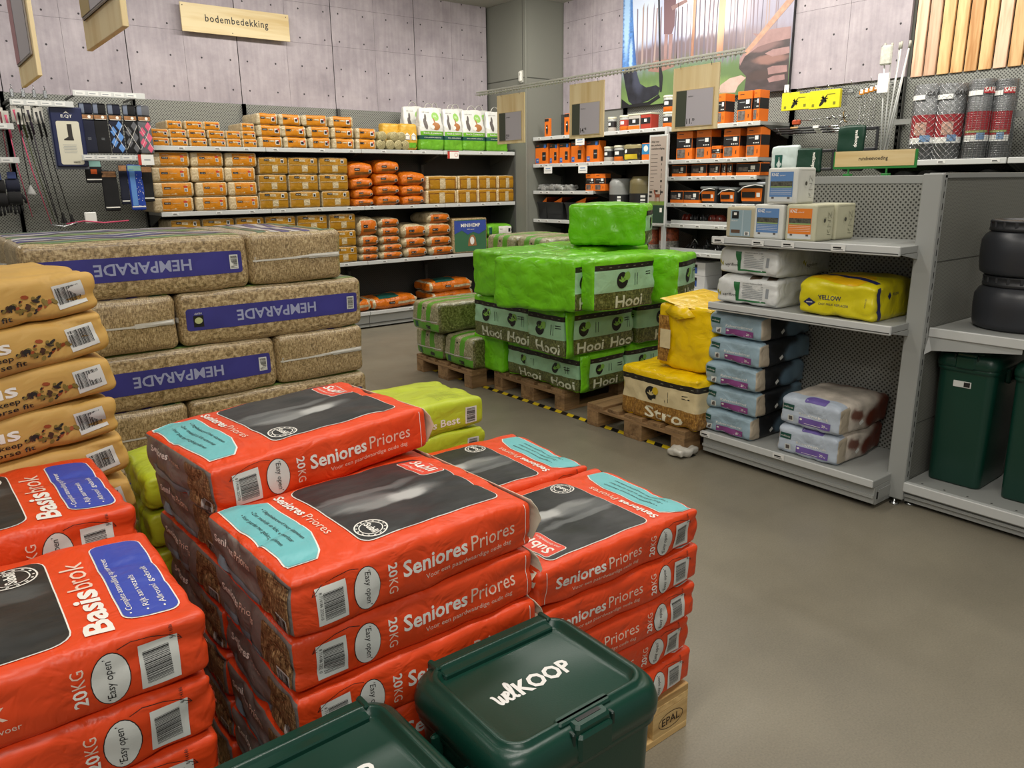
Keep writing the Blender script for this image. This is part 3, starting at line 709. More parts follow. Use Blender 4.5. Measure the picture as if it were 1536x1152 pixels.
mb = MB(); m_raill = M('rail_cream', 'cfcfc4', .35); mb.box(-.006, 2.47, 2.142, .006, 4.72, 2.153, m_raill, .002); mb.box(-.012, 2.47, 2.128, -.006, 4.72, 2.134, m_raill); mb.box(.006, 2.47, 2.128, .012, 4.72, 2.134, m_raill)
for k in range(74): mb.box(-.003, 2.49+k*.03, 2.120, .003, 2.496+k*.03, 2.142, m_raill)
o = mb.build('hanging_rail', None, (3.4, 0, 0)); tag(o, 'long thin slotted metal rail hanging from the ceiling with three price boards', 'rail')
for y in (2.9, 4.2):
    mb = MB(); mb.tube([(0, y, 2.155), (0, y, 3.52)], .0012, m_dark, 5); mb.build('suspension_wire', o)

def sheet_board(kind):
    r = empty('price_board'); mb = MB(); mb.box(-.15, 0, 0, .15, .01, .48, m_plyz, .001); mb.build('board', r)
    mb = MB(); mb.box(-.128, -.005, .05, .128, 0, .44, M('clear_holder', 'a9a29b', .25), .002); c = (0, -.005, .245)
    if kind == 'a':
        dec_flat(mb, 'front', c, sh_rect(.25, .38), M('sheet_lilac', 'bcb7bd', .5)); dec_flat(mb, 'front', c, sh_rect(.08, .38), M('sheet_kraft', 'b59f6a', .5), -.085, 0, off=.0014)
        for t, x in (('11.', -.03), ('34.', .05)): dec_flat(mb, 'front', c, sh_text(t, .05, bold=.015), M('grey_ink', '6d6a72', .5), x, -.09, off=.0016)
        dec_flat(mb, 'front', c, sh_text('50', .02, bold=.015), M('grey_ink', '6d6a72', .5), .02, -.06, off=.0016)
    else:
        dec_flat(mb, 'front', c, sh_rect(.25, .38), M('sheet_lilac', 'bcb7bd', .5)); dec_flat(mb, 'front', c, sh_rect(.07, .38), M('sheet_pink', 'b3848a', .5), -.09, 0, off=.0014)
    mb.build('price_sheet', r)
    for x in (-.1, .1):
        mb = MB(); mb.tube([(x, .004, .46), (x, -.004, .49), (x, .004, .53)], .0016, m_chrome, 5); mb.build('hook', r)
    return r
o = sheet_board('a'); o.location = (.345, 1.62, 1.785); o.rotation_euler = (0, 0, -PI/2); tag(o, 'plywood board with grey price sheet 11 and 34, nearer of two above the yellow sacks', 'sign', 'price boards above the yellow sacks')
o = sheet_board('b'); o.location = (.33, 2.44, 1.795); o.rotation_euler = (0, 0, -PI/2); tag(o, 'plywood board with pink edged sheet at the top left corner of the photo', 'sign', 'price boards above the yellow sacks')
mb = MB(); mb.box(-.008, 1.3, 2.31, .008, 2.75, 2.33, m_steel_l, .002); o = mb.build('hanging_rail', None, (.34, 0, 0)); tag(o, 'thin metal rail above the yellow sacks carrying two plywood price boards', 'rail')
for y in (1.5, 2.5):
    mb = MB(); mb.tube([(0, y, 2.33), (0, y, 3.52)], .0012, m_dark, 5); mb.build('suspension_wire', o)

# floor tape, black and yellow
mb = MB(); my = M('tape_yellow', 'e0c21a', .5); 
mb.box(3.335, 2.62, 0.0002, 3.385, 5.45, .0009, m_black)
k = 0; y = 2.66
while y < 5.4:
    mb.add([(3.336, y, .0012), (3.384, y+.03, .0012), (3.384, y+.09, .0012), (3.336, y+.06, .0012)], [(0, 1, 2, 3)], my); y += .12
tag(mb.build('floor_tape'), 'black and yellow striped marking tape on the floor along the pallets', 'tape')

# ------------------------------------------------------------------ pallets
def pallet(pale=False):
    """1.2 (x) by 0.8 (y), origin at the middle of its foot"""
    r = empty('pallet'); ma, mc = (m_pallet_l, m_pallet_ly) if pale else (m_pallet, m_pallet_y)
    def pc(nm, *b):
        mb = MB(); mb.box(*[q for q in b[:6]], b[6], .002); o = mb.build(nm, r); return o
    for y, w_ in ((-.4, .145), (-.2175, .1), (-.0725, .145), (.1175, .1), (.255, .145)): pc('board', -.6, y, .122, .6, y+w_, .144, ma)
    for x in (-.6, -.0725, .455): pc('cross_board', x, -.4, .1, x+.145, .4, .122, mc)
    for x in (-.6, -.0725, .455):
        for y in (-.4, -.0725, .3): pc('block', x, y, .022, x+.145, y+(.1 if y != -.0725 else .145), .1, ma)
    for y, w_ in ((-.4, .1), (-.0725, .145), (.3, .1)): pc('bottom_board', -.6, y, 0, .6, y+w_, .022, ma)
    return r

# ------------------------------------------------------------------ sacks in the foreground
m_red = film('sack_orange_red', 'e2481b', 0.40, 0.38, .10, 10)
m_photo = blotch('horse_photo_print', '2b2d2e', [(0.03, -0.01, 0, .14, .035, 0, '8f9190', .75), (0.075, -.015, 0, .05, .028, 0, 'b9bab8', .8), (-.04, .02, 0, .10, .03, 0, '5c5f60', .7), (.0, .05, 0, .16, .014, 0, '7d8080', .5)], 0.05, 0.4, 12, (1, 2.5, 1), .35)
m_photo2 = blotch('horse_photo_print_dark', '2a2b2b', [(.09, .02, 0, .06, .05, 0, '77797a', .7), (0.0, -.03, 0, .11, .03, 0, '5a5c5c', .6)], 0.06, 0.4, 12, (1, 2.5, 1), .35)
m_cyan = film('panel_cyan', '6fbcc0', 0.4, .3, .05); m_blue = film('panel_blue', '3a4cae', 0.4, .3, .05)
m_grey = film('end_grey', '77706b', 0.4, .35, .08); m_steelb = film('end_blue', '7d98a5', .4, .3, .05)
m_hayp = fibre('muesli_print', '3a2a18', '7d6240', 'c4a878', 60, .5, .2, .15)
m_paper = M('sticker_paper', 'd3d5d0', .5, bump=.1, bscale=60); m_ink2 = M('ink', '1c1b1a', .5); m_wh = M('letter_white', 'e9e6de', .45); m_pale = M('letter_pale', 'e8cbb8', .45); m_badge = M('badge_red', 'dd4a34', .45)
m_inner = M('paper_inside', 'd9cdb6', .7)
def easy_open(): 
    return sh_text("'Easy open'", .0105, shear=.15)
def emblem(s, face, x, y, rot, r=.034):
    s.dec(face, sh_ring(r, r, .003), m_wh, x, y, 0, .0024); s.dec(face, sh_ring(r*.72, r*.72, .0022), m_wh, x, y, 0, .0024)
    s.dec(face, sh_text('Subli', r*.42, w=r*1.15, bold=.03, align='c'), m_wh, x+(.2*r if abs(rot) < .1 else 0)-.18*r*math.sin(-rot) , y-.18*r*math.cos(rot), rot, .0026)
    for k in range(14):
        a = k*2*PI/14; s.dec(face, sh_rect(r*.09, r*.12), m_wh, x+r*.83*math.cos(a), y+r*.83*math.sin(a), a, .0024, 0)
def horse_sack(kind, seed, last=True):
    L, W, H = .572, .405, .118
    s = Soft(L, W, H, r=.016, amp=.0055, freq=7, seed=seed, thin=(.07, .03), bulge=(.002, .006, .005), crease=.008, cell=.010)
    s.lift = 1.35
    end = m_grey if kind == 'seniores' else m_red
    s.body(lambda f, u, v: end if f == 'left' else m_red)
    # top print, read from the -x end
    R = -PI/2
    ph = sh_rect(.345, .335, .022) if kind == 'seniores' else sh_rect(.325, .325, .03)
    s.dec('top', ph, m_wh, .062, .012, 0, .0011)
    ph2 = sh_rect(.340, .330, .020) if kind == 'seniores' else sh_rect(.320, .320, .028)
    s.dec('top', ph2, m_photo if kind == 'seniores' else m_photo2, .062, .012, 0, .0018)
    pc = m_cyan if kind == 'seniores' else m_blue
    s.dec('top', sh_poly([(-.266, .185), (-.222, .190), (-.165, .16), (-.165, -.05), (-.185, -.125), (-.205, -.155), (-.262, -.15)]) if kind == 'seniores' else sh_rect(.09, .31, .02), m_wh, 0 if kind == 'seniores' else -.218, 0, 0, .0011)
    s.dec('top', sh_poly([(-.263, .182), (-.222, .187), (-.168, .158), (-.168, -.05), (-.188, -.123), (-.207, -.152), (-.259, -.147)]) if kind == 'seniores' else sh_rect(.085, .305, .018), pc, 0 if kind == 'seniores' else -.218, 0, 0, .0018)
    ln = ['\u2022 Uitgebalanceerd met vitaminen', '\u2022 Zeer smakelijk en licht verteerbaar', '\u2022 Voor paarden met gebitsproblemen'] if kind == 'seniores' else ['\u2022 Complete aanvulling op ruwvoer', '\u2022 Rijk aan vezels', '\u2022 Allround gebruik']
    tm = m_ink2 if kind == 'seniores' else m_wh
    if kind == 'seniores':
        for i, t in enumerate(ln): s.dec('top', sh_text(t, .009, w=.2), tm, -.195-.022*i, .13, R, .0024)
        s.dec('top', sh_text('Seniores', .021, w=.135, bold=.028), m_wh, -.148, .175, R, .0013); s.dec('top', sh_text('Priores', .021, w=.105), m_pale, -.148, .03, R, .0013)
        s.dec('top', sh_rect(.07, .115, .01), m_wh, .195, .105, 0, .0022); s.dec('top', sh_rect(.066, .111, .009), m_badge, .195, .105, 0, .0028)
        s.dec('top', sh_text('Subli', .030, w=.09, bold=.02, align='c'), m_wh, .19, .105, R, .0034); s.dec('top', sh_text('paardenvoeders', .009, w=.085, align='c'), m_wh, .172, .105, R, .0034)
        emblem(s, 'top', -.07, -.115, R)
    else:
        for i, t in enumerate(ln): s.dec('top', sh_text(t, .010, w=(.23, .13, .16)[i]), tm, -.192-.026*i, .14, R, .0024)
        s.dec('top', sh_text('Basis', .040, w=.155, bold=.03), m_wh, -.155, .175, R, .0013); s.dec('top', sh_text('brok', .040, w=.115), m_pale, -.155, .012, R, .0013)
        emblem(s, 'top', -.045, -.10, R, .042)
    # both long sides
    for face, sg, rot in (('front', 1, -PI/2), ('back', -1, PI/2)):
        X = lambda x: sg*x
        s.dec(face, sh_rect(.060, .076), m_paper, X(-.208), -.004, .03*sg, .0012); s.dec(face, sh_barcode(.058, .040, 4), m_ink2, X(-.205), -.004, PI/2+.03, .0018, .03)
        s.dec(face, sh_text('8 714186 225210', .006, w=.055), m_ink2, X(-.233), -.027*sg if sg < 0 else .025, rot, .0018, .03)
        s.dec(face, sh_ell(.0285, .044), m_ink2, X(-.136), -.002, 0, .0009); s.dec(face, sh_ell(.027, .0425), m_paper, X(-.136), -.002, 0, .0013)
        s.dec(face, sh_text("\u2018Easy open\u2019", .012, w=.072, shear=.2), m_ink2, X(-.139), .034*sg if sg > 0 else -.038, rot, .002)
        s.dec(face, sh_line([(X(-.15), .042), (X(-.17), .047), (X(-.2), .044), (X(-.225), .036), (X(-.245), .022)], .0012), m_ink2, 0, 0, 0, .0014)
        s.dec(face, sh_line([(X(-.24), .031), (X(-.246), .021), (X(-.236), .022)], .0012), m_ink2, 0, 0, 0, .0014)
        s.dec(face, sh_text('20', .019, w=.029, bold=.02), m_wh, X(-.089) if sg > 0 else X(-.089)+.012, .03 if sg > 0 else -.032, rot, .0012); s.dec(face, sh_text('KG', .019, w=.030), m_pale, X(-.089) if sg > 0 else X(-.089)+.012, -.003 if sg > 0 else .001, rot, .0012)
        if kind == 'seniores':
            x0 = -.057 if sg > 0 else -.235
            s.dec(face, sh_text('Seniores', .033, w=.155, bold=.022), m_wh, x0, -.008, 0, .0012); s.dec(face, sh_text('Priores', .033, w=.12), m_pale, x0+.165, -.008, 0, .0012)
            s.dec(face, sh_text('Voor een paardwaardige oude dag', .0105, w=.225), m_pale, x0+.05, -.029, 0, .0012)
        else:
            x0 = -.057 if sg > 0 else -.245
            s.dec(face, sh_text('Basis', .034, w=.135, bold=.022), m_wh, x0, -.008, 0, .0012); s.dec(face, sh_text('brok', .034, w=.105), m_pale, x0+.14, -.008, 0, .0012)
            s.dec(face, sh_text('Vezelrijk krachtvoer naast ruwvoer', .0105, w=.22), m_pale, x0+.04, -.029, 0, .0012)
        s.dec(face, sh_line([(X(.262), .052), (X(.262), -.05)], .0016), m_wh, 0, 0, 0, .001)
    if kind == 'seniores':
        s.dec('left', sh_rect(.125, .100, .012), m_hayp, .132, .0, 0, .0016); s.dec('left', sh_rect(.215, .022), m_steelb, -.05, -.04, -.06, .001)
        s.dec('left', sh_rect(.05, .03), m_paper, .16, -.036, -.03, .0016); s.dec('left', sh_barcode(.046, .026, 9), m_ink2, .16, -.036, 0, .0022, 0)
        s.dec('left', sh_text('Seniores', .017, w=.1, bold=.022), m_wh, -.150, .016, 0, .0026); s.dec('left', sh_text('Priores', .017, w=.075), m_pale, -.043, .016, 0, .0026)
    else:
        s.dec('left', sh_text('Subli', .032, w=.095, bold=.025), m_pale, -.19, -.012, 0, .0012); s.dec('left', sh_text('Subli', .032, w=.095, bold=.025), m_pale, .07, -.012, 0, .0012)
    o = s.finish('feed_sack')
    # folded paper flap at the sewn end
    mb = MB(); n = 10; vs = []
    for i in range(n+1):
        t = i/n; y = -.199+.39*t; b = math.sin(PI*t)
        vs += [(.280, y, .110), (.280+.016+.008*b, y-.004, .110-.022), (.280+.026+.006*b, y-.006, .060+.008*math.sin(9*t)), (.280+.004, y, .018)]
    fs = [(i*4+j, i*4+4+j, i*4+5+j, i*4+1+j) for i in range(n) for j in range(3)]
    mb.add(vs, fs, m_inner, True); fl = mb.build('end_flap', o); sd = fl.modifiers.new('s', 'SOLIDIFY'); sd.thickness = .0015
    return o

def stack(kind, cx, cy, n, z0, dz, rz, where, yaw=0.0, tip=0.0, top=None, zs=1.0):
    """a column of sacks laid flat; the topmost may be turned"""
    for k in range(n):
        isTop = k == n-1
        key = '%s%d' % (kind, (k*2+(1 if rz > 1 else 0)) % 3)
        jx, jy, ja = random.uniform(-.007, .007), random.uniform(-.006, .006), random.uniform(-.012, .012)
        a = rz+yaw*(k/(n-1.0))**2+ja
        nth_ = 'topmost' if isTop else ('%s from the top' % ORD[n-k] if n-k < 12 else 'low')
        col = 'orange red'; 
        lab = '%s orange feed sack, %s, %s' % ({'seniores': 'grey ended', 'basis': 'blue panelled'}[kind], nth_, where)
        r = random.Random(k+int(cx*100))
        put(key, lambda kk=kind, sd=key: horse_sack(kk, int(sd[-1])*5+3), (cx+jx, cy+jy, z0+k*dz), a, (1, 1, zs*dz/.116), lab, 'sack', 'orange red feed sacks on the two near pallets', ry=tip if isTop else 0.0)
stack('seniores', .708, 1.395, 6, .146, .119, 0.0, 'front left pile behind green bins', yaw=.03)
stack('seniores', 1.283, 1.395, 5, .146, .107, PI, 'front right pile on the near pallet')
stack('seniores', .70, 1.812, 7, .146, .1165, 0.0, 'tallest back left pile', yaw=.09, tip=-.035)
stack('seniores', 1.275, 1.812, 5, .146, .108, PI, 'back right pile on the near pallet', yaw=-.03)
stack('basis', .012, 1.405, 6, .146, .1185, PI, 'near pile at left photo edge')
stack('basis', .005, 1.845, 6, .146, .1245, PI, 'left edge pile before yellow sacks', yaw=.02)
o = put('pallet_pale', lambda: pallet(True), (.957, 1.59, 0), 0, (1, 1, 1), 'pale new wooden pallet under the grey ended orange red sacks', 'pallet', 'pallets')
EP = o
mb = MB(); c = (0, 0, 0); mi = M('burnt_ink', '2b1d10', .7)
dec_flat(mb, 'front', (.5275, -.4, .061), sh_text('EPAL', .024, w=.075, bold=.01, align='c'), mi, 0, -.012); dec_flat(mb, 'front', (.5275, -.4, .061), sh_ring(.052, .026, .0022), mi, 0, -.001)
mb.build('burnt_mark', EP)
put('pallet_pale', None, (-.255, 1.62, 0), 0, (1, 1, 1), 'pale wooden pallet under the blue panelled orange red sacks', 'pallet', 'pallets')

# yellow kraft sacks
m_kraft = film('kraft_yellow', 'c79f55', 0.6, .5, .12, 7)
def kraft(seed):
    s = Soft(.70, .42, .118, r=.022, amp=.007, freq=6, seed=seed, thin=(.14, .04), bulge=(.002, .008, .004), crease=.012)
    s.body(lambda f, u, v: m_kraft)
    s.dec('front', sh_rect(.066, .066), m_paper, .285, .0, .12, .0014); s.dec('front', sh_barcode(.054, .046, 7), m_ink2, .283, .002, .12, .002, 0)
    rnd = random.Random(5); bl = [M('print_brown', '4a2f1d', .6), M('print_black', '25201b', .6), M('print_olive', '7c6a2e', .6), M('print_rust', '9a4a22', .6)]
    for k in range(48):
        a = rnd.uniform(-1, 1); b = rnd.uniform(-1, 1)*(1-abs(a))
        s.dec('front', sh_ell(rnd.uniform(.004, .010), rnd.uniform(.002, .0055), 7), bl[rnd.randrange(4)], .195+a*.058, -.010+b*.026, rnd.uniform(0, 3), .0012+k*.00002, 0)
    s.dec('front', sh_text('Plus', .036, w=.12, bold=.02), m_wh, .01, .0, 0, .0014)
    s.dec('front', sh_text('Muesli to keep', .014, w=.15, bold=.01), m_ink2, -.02, -.021, 0, .0014); s.dec('front', sh_text('your senior horse fit', .014, w=.24, bold=.01), m_ink2, -.085, -.041, 0, .0014)
    s.dec('front', sh_text('Horse', .036, w=.13, bold=.02), m_wh, -.15, .0, 0, .0014)
    for i in range(12): s.dec('top', sh_rect(.003, .05), m_ink2, .04+i*.008, -.12, 0, .0014, 0)
    s.dec('top', sh_text('Senior Muesli', .03, w=.3, bold=.02), m_wh, -.2, .0, 0, .0014)
    return s.finish('paper_sack')
zt = [.15, .255, .365, .475, .59, .70, .81, .92, 1.025, 1.13, 1.235]
for k, z in enumerate(zt):
    t = k/10.0; yaw = .02+.20*t*t+random.uniform(-.02, .02); tilt = -.085*t
    # right front foot corner of the sack
    cx, cy = .385-.012*t, 2.085
    ox = cx-.35*math.cos(yaw)-.21*math.sin(yaw); oy = cy-.35*math.sin(yaw)+.21*math.cos(yaw)
    if k % 3 == 1: ox -= .012
    n = 10-k
    put('kraft%d' % (k % 3), lambda k=k: kraft(k+1), (ox, oy, z-.35*math.sin(-tilt)+.001), yaw, (1, 1, .93), 'yellow kraft paper sack, %s of the pile at the left photo edge' % ('topmost' if n == 0 else ORD[n+1]+' from the top'), 'sack', 'yellow kraft sacks in the left pile', ry=tilt)
put('pallet_pale', None, (-.22, 2.45, 0), 0, (1, 1, 1), 'wooden pallet under the pile of yellow kraft sacks', 'pallet', 'pallets')

# lime sacks behind the tall pile
m_lime = film('sack_lime', 'b5c42c', .4, .5, .15, 8)
def lime(seed):
    s = Soft(.54, .40, .118, r=.022, amp=.008, freq=7, seed=seed, thin=(.12, .04), bulge=(0, .006, .006), crease=.008)
    s.body(lambda f, u, v: m_lime)
    s.dec('front', sh_text("Nature's Best", .028, w=.25, bold=.018), m_wh, -.08, -.03, 0, .0014)
    s.dec('front', sh_rect(.046, .066), m_paper, .215, -.005, 0, .0014); s.dec('front', sh_barcode(.058, .034, 3), m_ink2, .215, -.005, PI/2, .002, 0)
    for i in range(10): s.dec('top', sh_text('ingredienten samenstelling haver gerst', .004, w=.11), m_ink2, .10, -.16+i*.012, 0, .0016, .02)
    return s.finish('feed_sack')
for ci, (cx, n) in enumerate(((.675, 6), (1.235, 6))):
    for k in range(n):
        q = n-k
        put('lime%d' % (k % 2), lambda k=k: lime(k+2), (cx+random.uniform(-.01, .01), 2.235, .146+k*(.112 if ci else .107)), random.uniform(-.02, .02), (1, .76, .95 if ci else .9), 'lime green feed sack, %s of the %s pile behind orange sacks' % ('topmost' if q == 1 else ORD[q]+' from the top', ('left', 'right')[ci]), 'sack', 'lime green sacks')
put('pallet_pale', None, (.98, 2.5, 0), 0, (1, 1, 1), 'wooden pallet under the lime green sacks', 'pallet', 'pallets')

# ------------------------------------------------------------------ hemp bales
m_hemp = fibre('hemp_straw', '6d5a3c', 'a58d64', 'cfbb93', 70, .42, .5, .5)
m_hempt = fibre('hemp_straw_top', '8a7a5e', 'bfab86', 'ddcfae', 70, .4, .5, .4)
m_purple = film('band_purple', '3c3a86', .32, .25, .2, 5); m_purl = M('letter_lilac', '9aa0c0', .4)
m_clear = M('clear_seam', 'c9c6bd', .22, bump=.8, bscale=50)
m_bgreen = film('band_green', '3e6a4a', .35, .25, .1, 5); m_bwhite = film('band_white', 'c9c6c6', .35, .25, .1, 5)
def hemp(seed):
    L, W, H = .86, .445, .236
    s = Soft(L, W, H, r=.032, amp=.006, freq=5, seed=seed, thin=(0.03, 0), bulge=(.008, .004, .004), crease=.002, cell=.03)
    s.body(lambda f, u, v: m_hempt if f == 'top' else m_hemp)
    for face in ('front', 'back'):
        s.dec(face, sh_rect(.80, .096, .012), m_purple, .0, .0, 0, .0014, .04)
        s.dec(face, sh_text('HEMPARADE', .045, w=.37, bold=.02), m_purl, .185, .0225, PI, .002, .05)
        s.dec(face, sh_rect(.036, .062), m_paper, .365, 0, 0, .002, 0); s.dec(face, sh_barcode(.054, .028, 2), m_ink2, .365, 0, PI/2, .0026, 0)
        s.dec(face, sh_rect(.042, .05), m_black, -.35, -.008, 0, .002, 0); s.dec(face, sh_ell(.016, .014), M('leaf_pale', 'b9c28a', .5), -.35, -.005, 0, .0026, 0); s.dec(face, sh_text('HEMP', .008, w=.03, align='c'), m_paper, -.35, .03, PI, .0026, 0)
    s.dec('top', sh_rect(.82, .05), m_bgreen, 0, -.15, 0, .0014, .04); s.dec('top', sh_rect(.82, .02), M('band_lime', '8fae5a', .4), 0, -.188, 0, .0014, .04)
    for y, m_ in ((-.06, m_purple), (-.01, m_bwhite), (.04, m_purple), (.09, m_bwhite), (.15, m_bgreen)): s.dec('top', sh_rect(.82, .04), m_, 0, y, 0, .0014, .04)
    for face in ('left', 'right'):
        rn = random.Random(seed)
        s.dec(face, sh_rect(.42, .008), m_clear, 0, 0.0, rn.uniform(-.03, .03), .004, .03)
        s.dec(face, sh_rect(.16, .020), m_clear, .13, .003, rn.uniform(-.03, .03), .005, .03)
    o = s.finish('hemp_bale')
    # gathered film ears at the sealed ends
    for sx in (-1, 1):
        mb = MB(); n = 8; vs = []
        for i in range(n+1):
            t = i/n; y = -.2+.4*t
            vs += [(sx*.43, y, H/2+.012), (sx*(.438+.01*math.sin(5*t+seed)), y, H/2+.003), (sx*.43, y, H/2-.01)]
        mb.add(vs, [(i*3+j, i*3+3+j, i*3+4+j, i*3+1+j) for i in range(n) for j in range(2)], m_clear, True); mb.build('film_seam', o)
    return o
def hp(cx, cy, z, rz, lab, seed): 
    put('hemp%d' % (seed % 2), lambda: hemp(seed), (cx, cy, z), rz, (1, 1, 1), lab, 'bale', 'pale hemp bales stacked at the left')
rowz = [.146, .383, .62, .855, 1.09]
for k, z in enumerate(rowz):
    top = 5-k; nm = {1: 'top', 2: 'second', 3: 'third', 4: 'fourth', 5: 'bottom'}[top]
    if k % 2 == 0:
        xs = .33 if k == 4 else .415
        hp(xs+.43, 3.625, z, 0, 'long hemp bale with purple band, front left of the %s row' % nm, k)
        hp(xs+.43, 4.075, z, 0, 'hemp bale lying behind the front left one of the %s row' % nm, k+1)
        hp(xs+.865+.2225, 3.83, z, PI/2, 'hemp bale showing its plain end, right of the %s row' % nm, k)
    else:
        xs = .87
        hp(xs+.43, 3.625, z, 0, 'long hemp bale with purple band, front right of the %s row' % nm, k)
        hp(xs+.43, 4.075, z, 0, 'hemp bale lying behind the front right one of the %s row' % nm, k+1)
        hp(xs-.005-.2225, 3.83, z, PI/2, 'hemp bale showing its plain end, left of the %s row' % nm, k)
put('pallet_old', lambda: pallet(False), (1.05, 3.82, 0), 0, (1.05, 1, 1), 'weathered wooden pallet under the hemp bales', 'pallet', 'pallets')

# ------------------------------------------------------------------ green lidded bins
m_green = M('bin_green', '0f3a2e', .32, bump=.05, bscale=300, spec=.5)
m_greend = M('bin_green_dark', '0a2720', .4)
def wel_script(h):
    """hand-drawn lower case 'wel' as pen strokes, then the capitals"""
    t = h*.22
    w = [(0, .62), (.03, .66), (.08, .5), (.1, .2), (.17, .04), (.25, .16), (.29, .45), (.3, .52), (.31, .2), (.38, .04), (.47, .16), (.52, .42), (.52, .62)]
    e = [(.52, .30), (.64, .35), (.75, .45), (.75, .57)]
    e2 = [(.75, .56), (.67, .62), (.59, .50), (.57, .25), (.66, .05), (.80, .08)]
    l = [(.80, .08), (.94, .35), (1.07, .8), (1.06, 1.05)]
    l2 = [(1.06, 1.04), (.99, 1.1), (.92, .85), (.90, .35), (.98, .06), (1.10, .10)]
    out = []
    for st in (w, e, e2, l, l2):
        pts = [(x*h, y*h) for x, y in st]; sm = []
        for i in range(len(pts)-1):
            p0 = Vector(pts[max(i-1, 0)]); p1 = Vector(pts[i]); p2 = Vector(pts[i+1]); p3 = Vector(pts[min(i+2, len(pts)-1)])
            for q in range(4):
                u = q/4; sm.append(tuple(.5*((2*p1)+(p2-p0)*u+(2*p0-5*p1+4*p2-p3)*u*u+(3*p1-p0-3*p2+p3)*u**3)))
        sm.append(pts[-1]); out.append(sm)
    return sh_at(sh_text('KOOP', h*.86, w=h*3.0, bold=.035), h*1.16, h*.0), out
def lid_bin(hx_, hy_, H, text=True, sticker=False, clasp=True):
    r = empty('lidded_bin')
    mb = MB(); mb.loft([(hx_*.84, hy_*.82, .03, 0), (hx_*.86, hy_*.84, .035, .01), (hx_*.93, hy_*.92, .045, H-.10), (hx_*.93, hy_*.92, .045, H-.095), (hx_*.975, hy_*.97, .05, H-.09), (hx_*.975, hy_*.97, .05, H-.07)], m_green, 8)
    mb.build('body', r)
    mb = MB(); mb.loft([(hx_*.97, hy_*.965, .05, H-.075), (hx_, hy_, .055, H-.072), (hx_+.001, hy_+.001, .055, H-.05), (hx_-.002, hy_-.002, .055, H-.036), (hx_-.006, hy_-.006, .054, H-.022), (hx_-.013, hy_-.013, .052, H-.013), (hx_-.021, hy_-.021, .048, H-.009), (hx_-.026, hy_-.026, .045, H-.008), (hx_-.029, hy_-.029, .042, H-.002), (hx_-.032, hy_-.032, .04, H), (hx_-.037, hy_-.037, .036, H), (hx_-.040, hy_-.040, .032, H-.003), (hx_-.046, hy_-.046, .024, H-.015), (hx_-.051, hy_-.051, .020, H-.018)], m_green, 8)
    if text:
        kp, st = wel_script(.045); dec_flat(mb, 'top', (0, -.005, H-.018), sh_at(kp, -.100, -.014), m_white, off=.0008)
        tmp = MB()
        for q in st: tmp.tube([(x, y, 0) for x, y in q], .045*.075, m_white, 8)
        mb.add([(v[0]-.100, v[1]-.019, H-.0178+v[2]*.12) for v in tmp.v], tmp.f, m_white, True)
    mb.box(-hx_*.74, hy_-.040, H-.02, hx_*.74, hy_-.012, H-.001, m_green, .003); mb.box(-hx_*.70, hy_-.062, H-.024, hx_*.70, hy_-.038, H-.007, m_green, .003)   # hinge bar and step
    for sx in (-1, 1): mb.box(sx*hx_*.72-.006, hy_-.045, H-.02, sx*hx_*.72+.006, hy_-.008, H+.003, m_green, .003)
    lid = mb.build('lid', r)
    if clasp:
        mb = MB(); mb.box(-.042, -hy_-.006, H-.075, .042, -hy_+.012, H-.018, m_green, .006); mb.box(-.042, -hy_+.002, H-.03, .042, -hy_+.048, H-.003, m_green, .006); mb.box(-.064, -hy_+.024, H-.02, .064, -hy_+.046, H+.0, m_green, .004)
        mb.box(-.028, -hy_+.016, H-.004, .028, -hy_+.028, H-.0022, m_black); mb.box(-.052, -hy_+.002, H-.04, -.044, -hy_+.04, H-.012, m_greend, .002); mb.box(.044, -hy_+.002, H-.04, .052, -hy_+.04, H-.012, m_greend, .002)
        mb.build('clasp', r)
    for sx in (-1, 1):
        mb = MB(); mb.box(sx*(hx_*.93), -.06, H-.14, sx*(hx_+.012), .06, H-.125, m_green, .004); mb.box(sx*(hx_*.93), -.06, H-.14, sx*(hx_+.012), -.048, H-.075, m_green, .004); mb.box(sx*(hx_*.93), .048, H-.14, sx*(hx_+.012), .06, H-.075, m_green, .004)
        mb.build('side_handle', r)
    if sticker:
        mb = MB(); mb.box(-.045, -hy_*.93, H-.165, .03, -hy_*.88, H-.137, m_paper); mb.box(0.0, -hy_*.934, H-.162, .026, -hy_*.93, H-.14, m_ink2); mb.build('price_sticker', r)
    return r
o = lid_bin(.198, .17, .602); o.location = (.835, 1.005, 0); o.rotation_euler = (0, 0, -.01); tag(o, 'dark green plastic bin with white lettered lid, the right one in front', 'bin', 'green bins in front of the red sacks')
o = lid_bin(.198, .17, .600); o.location = (.392, .995, 0); o.rotation_euler = (0, 0, .02); tag(o, 'dark green plastic bin cut off by the bottom edge, left one in front', 'bin', 'green bins in front of the red sacks')

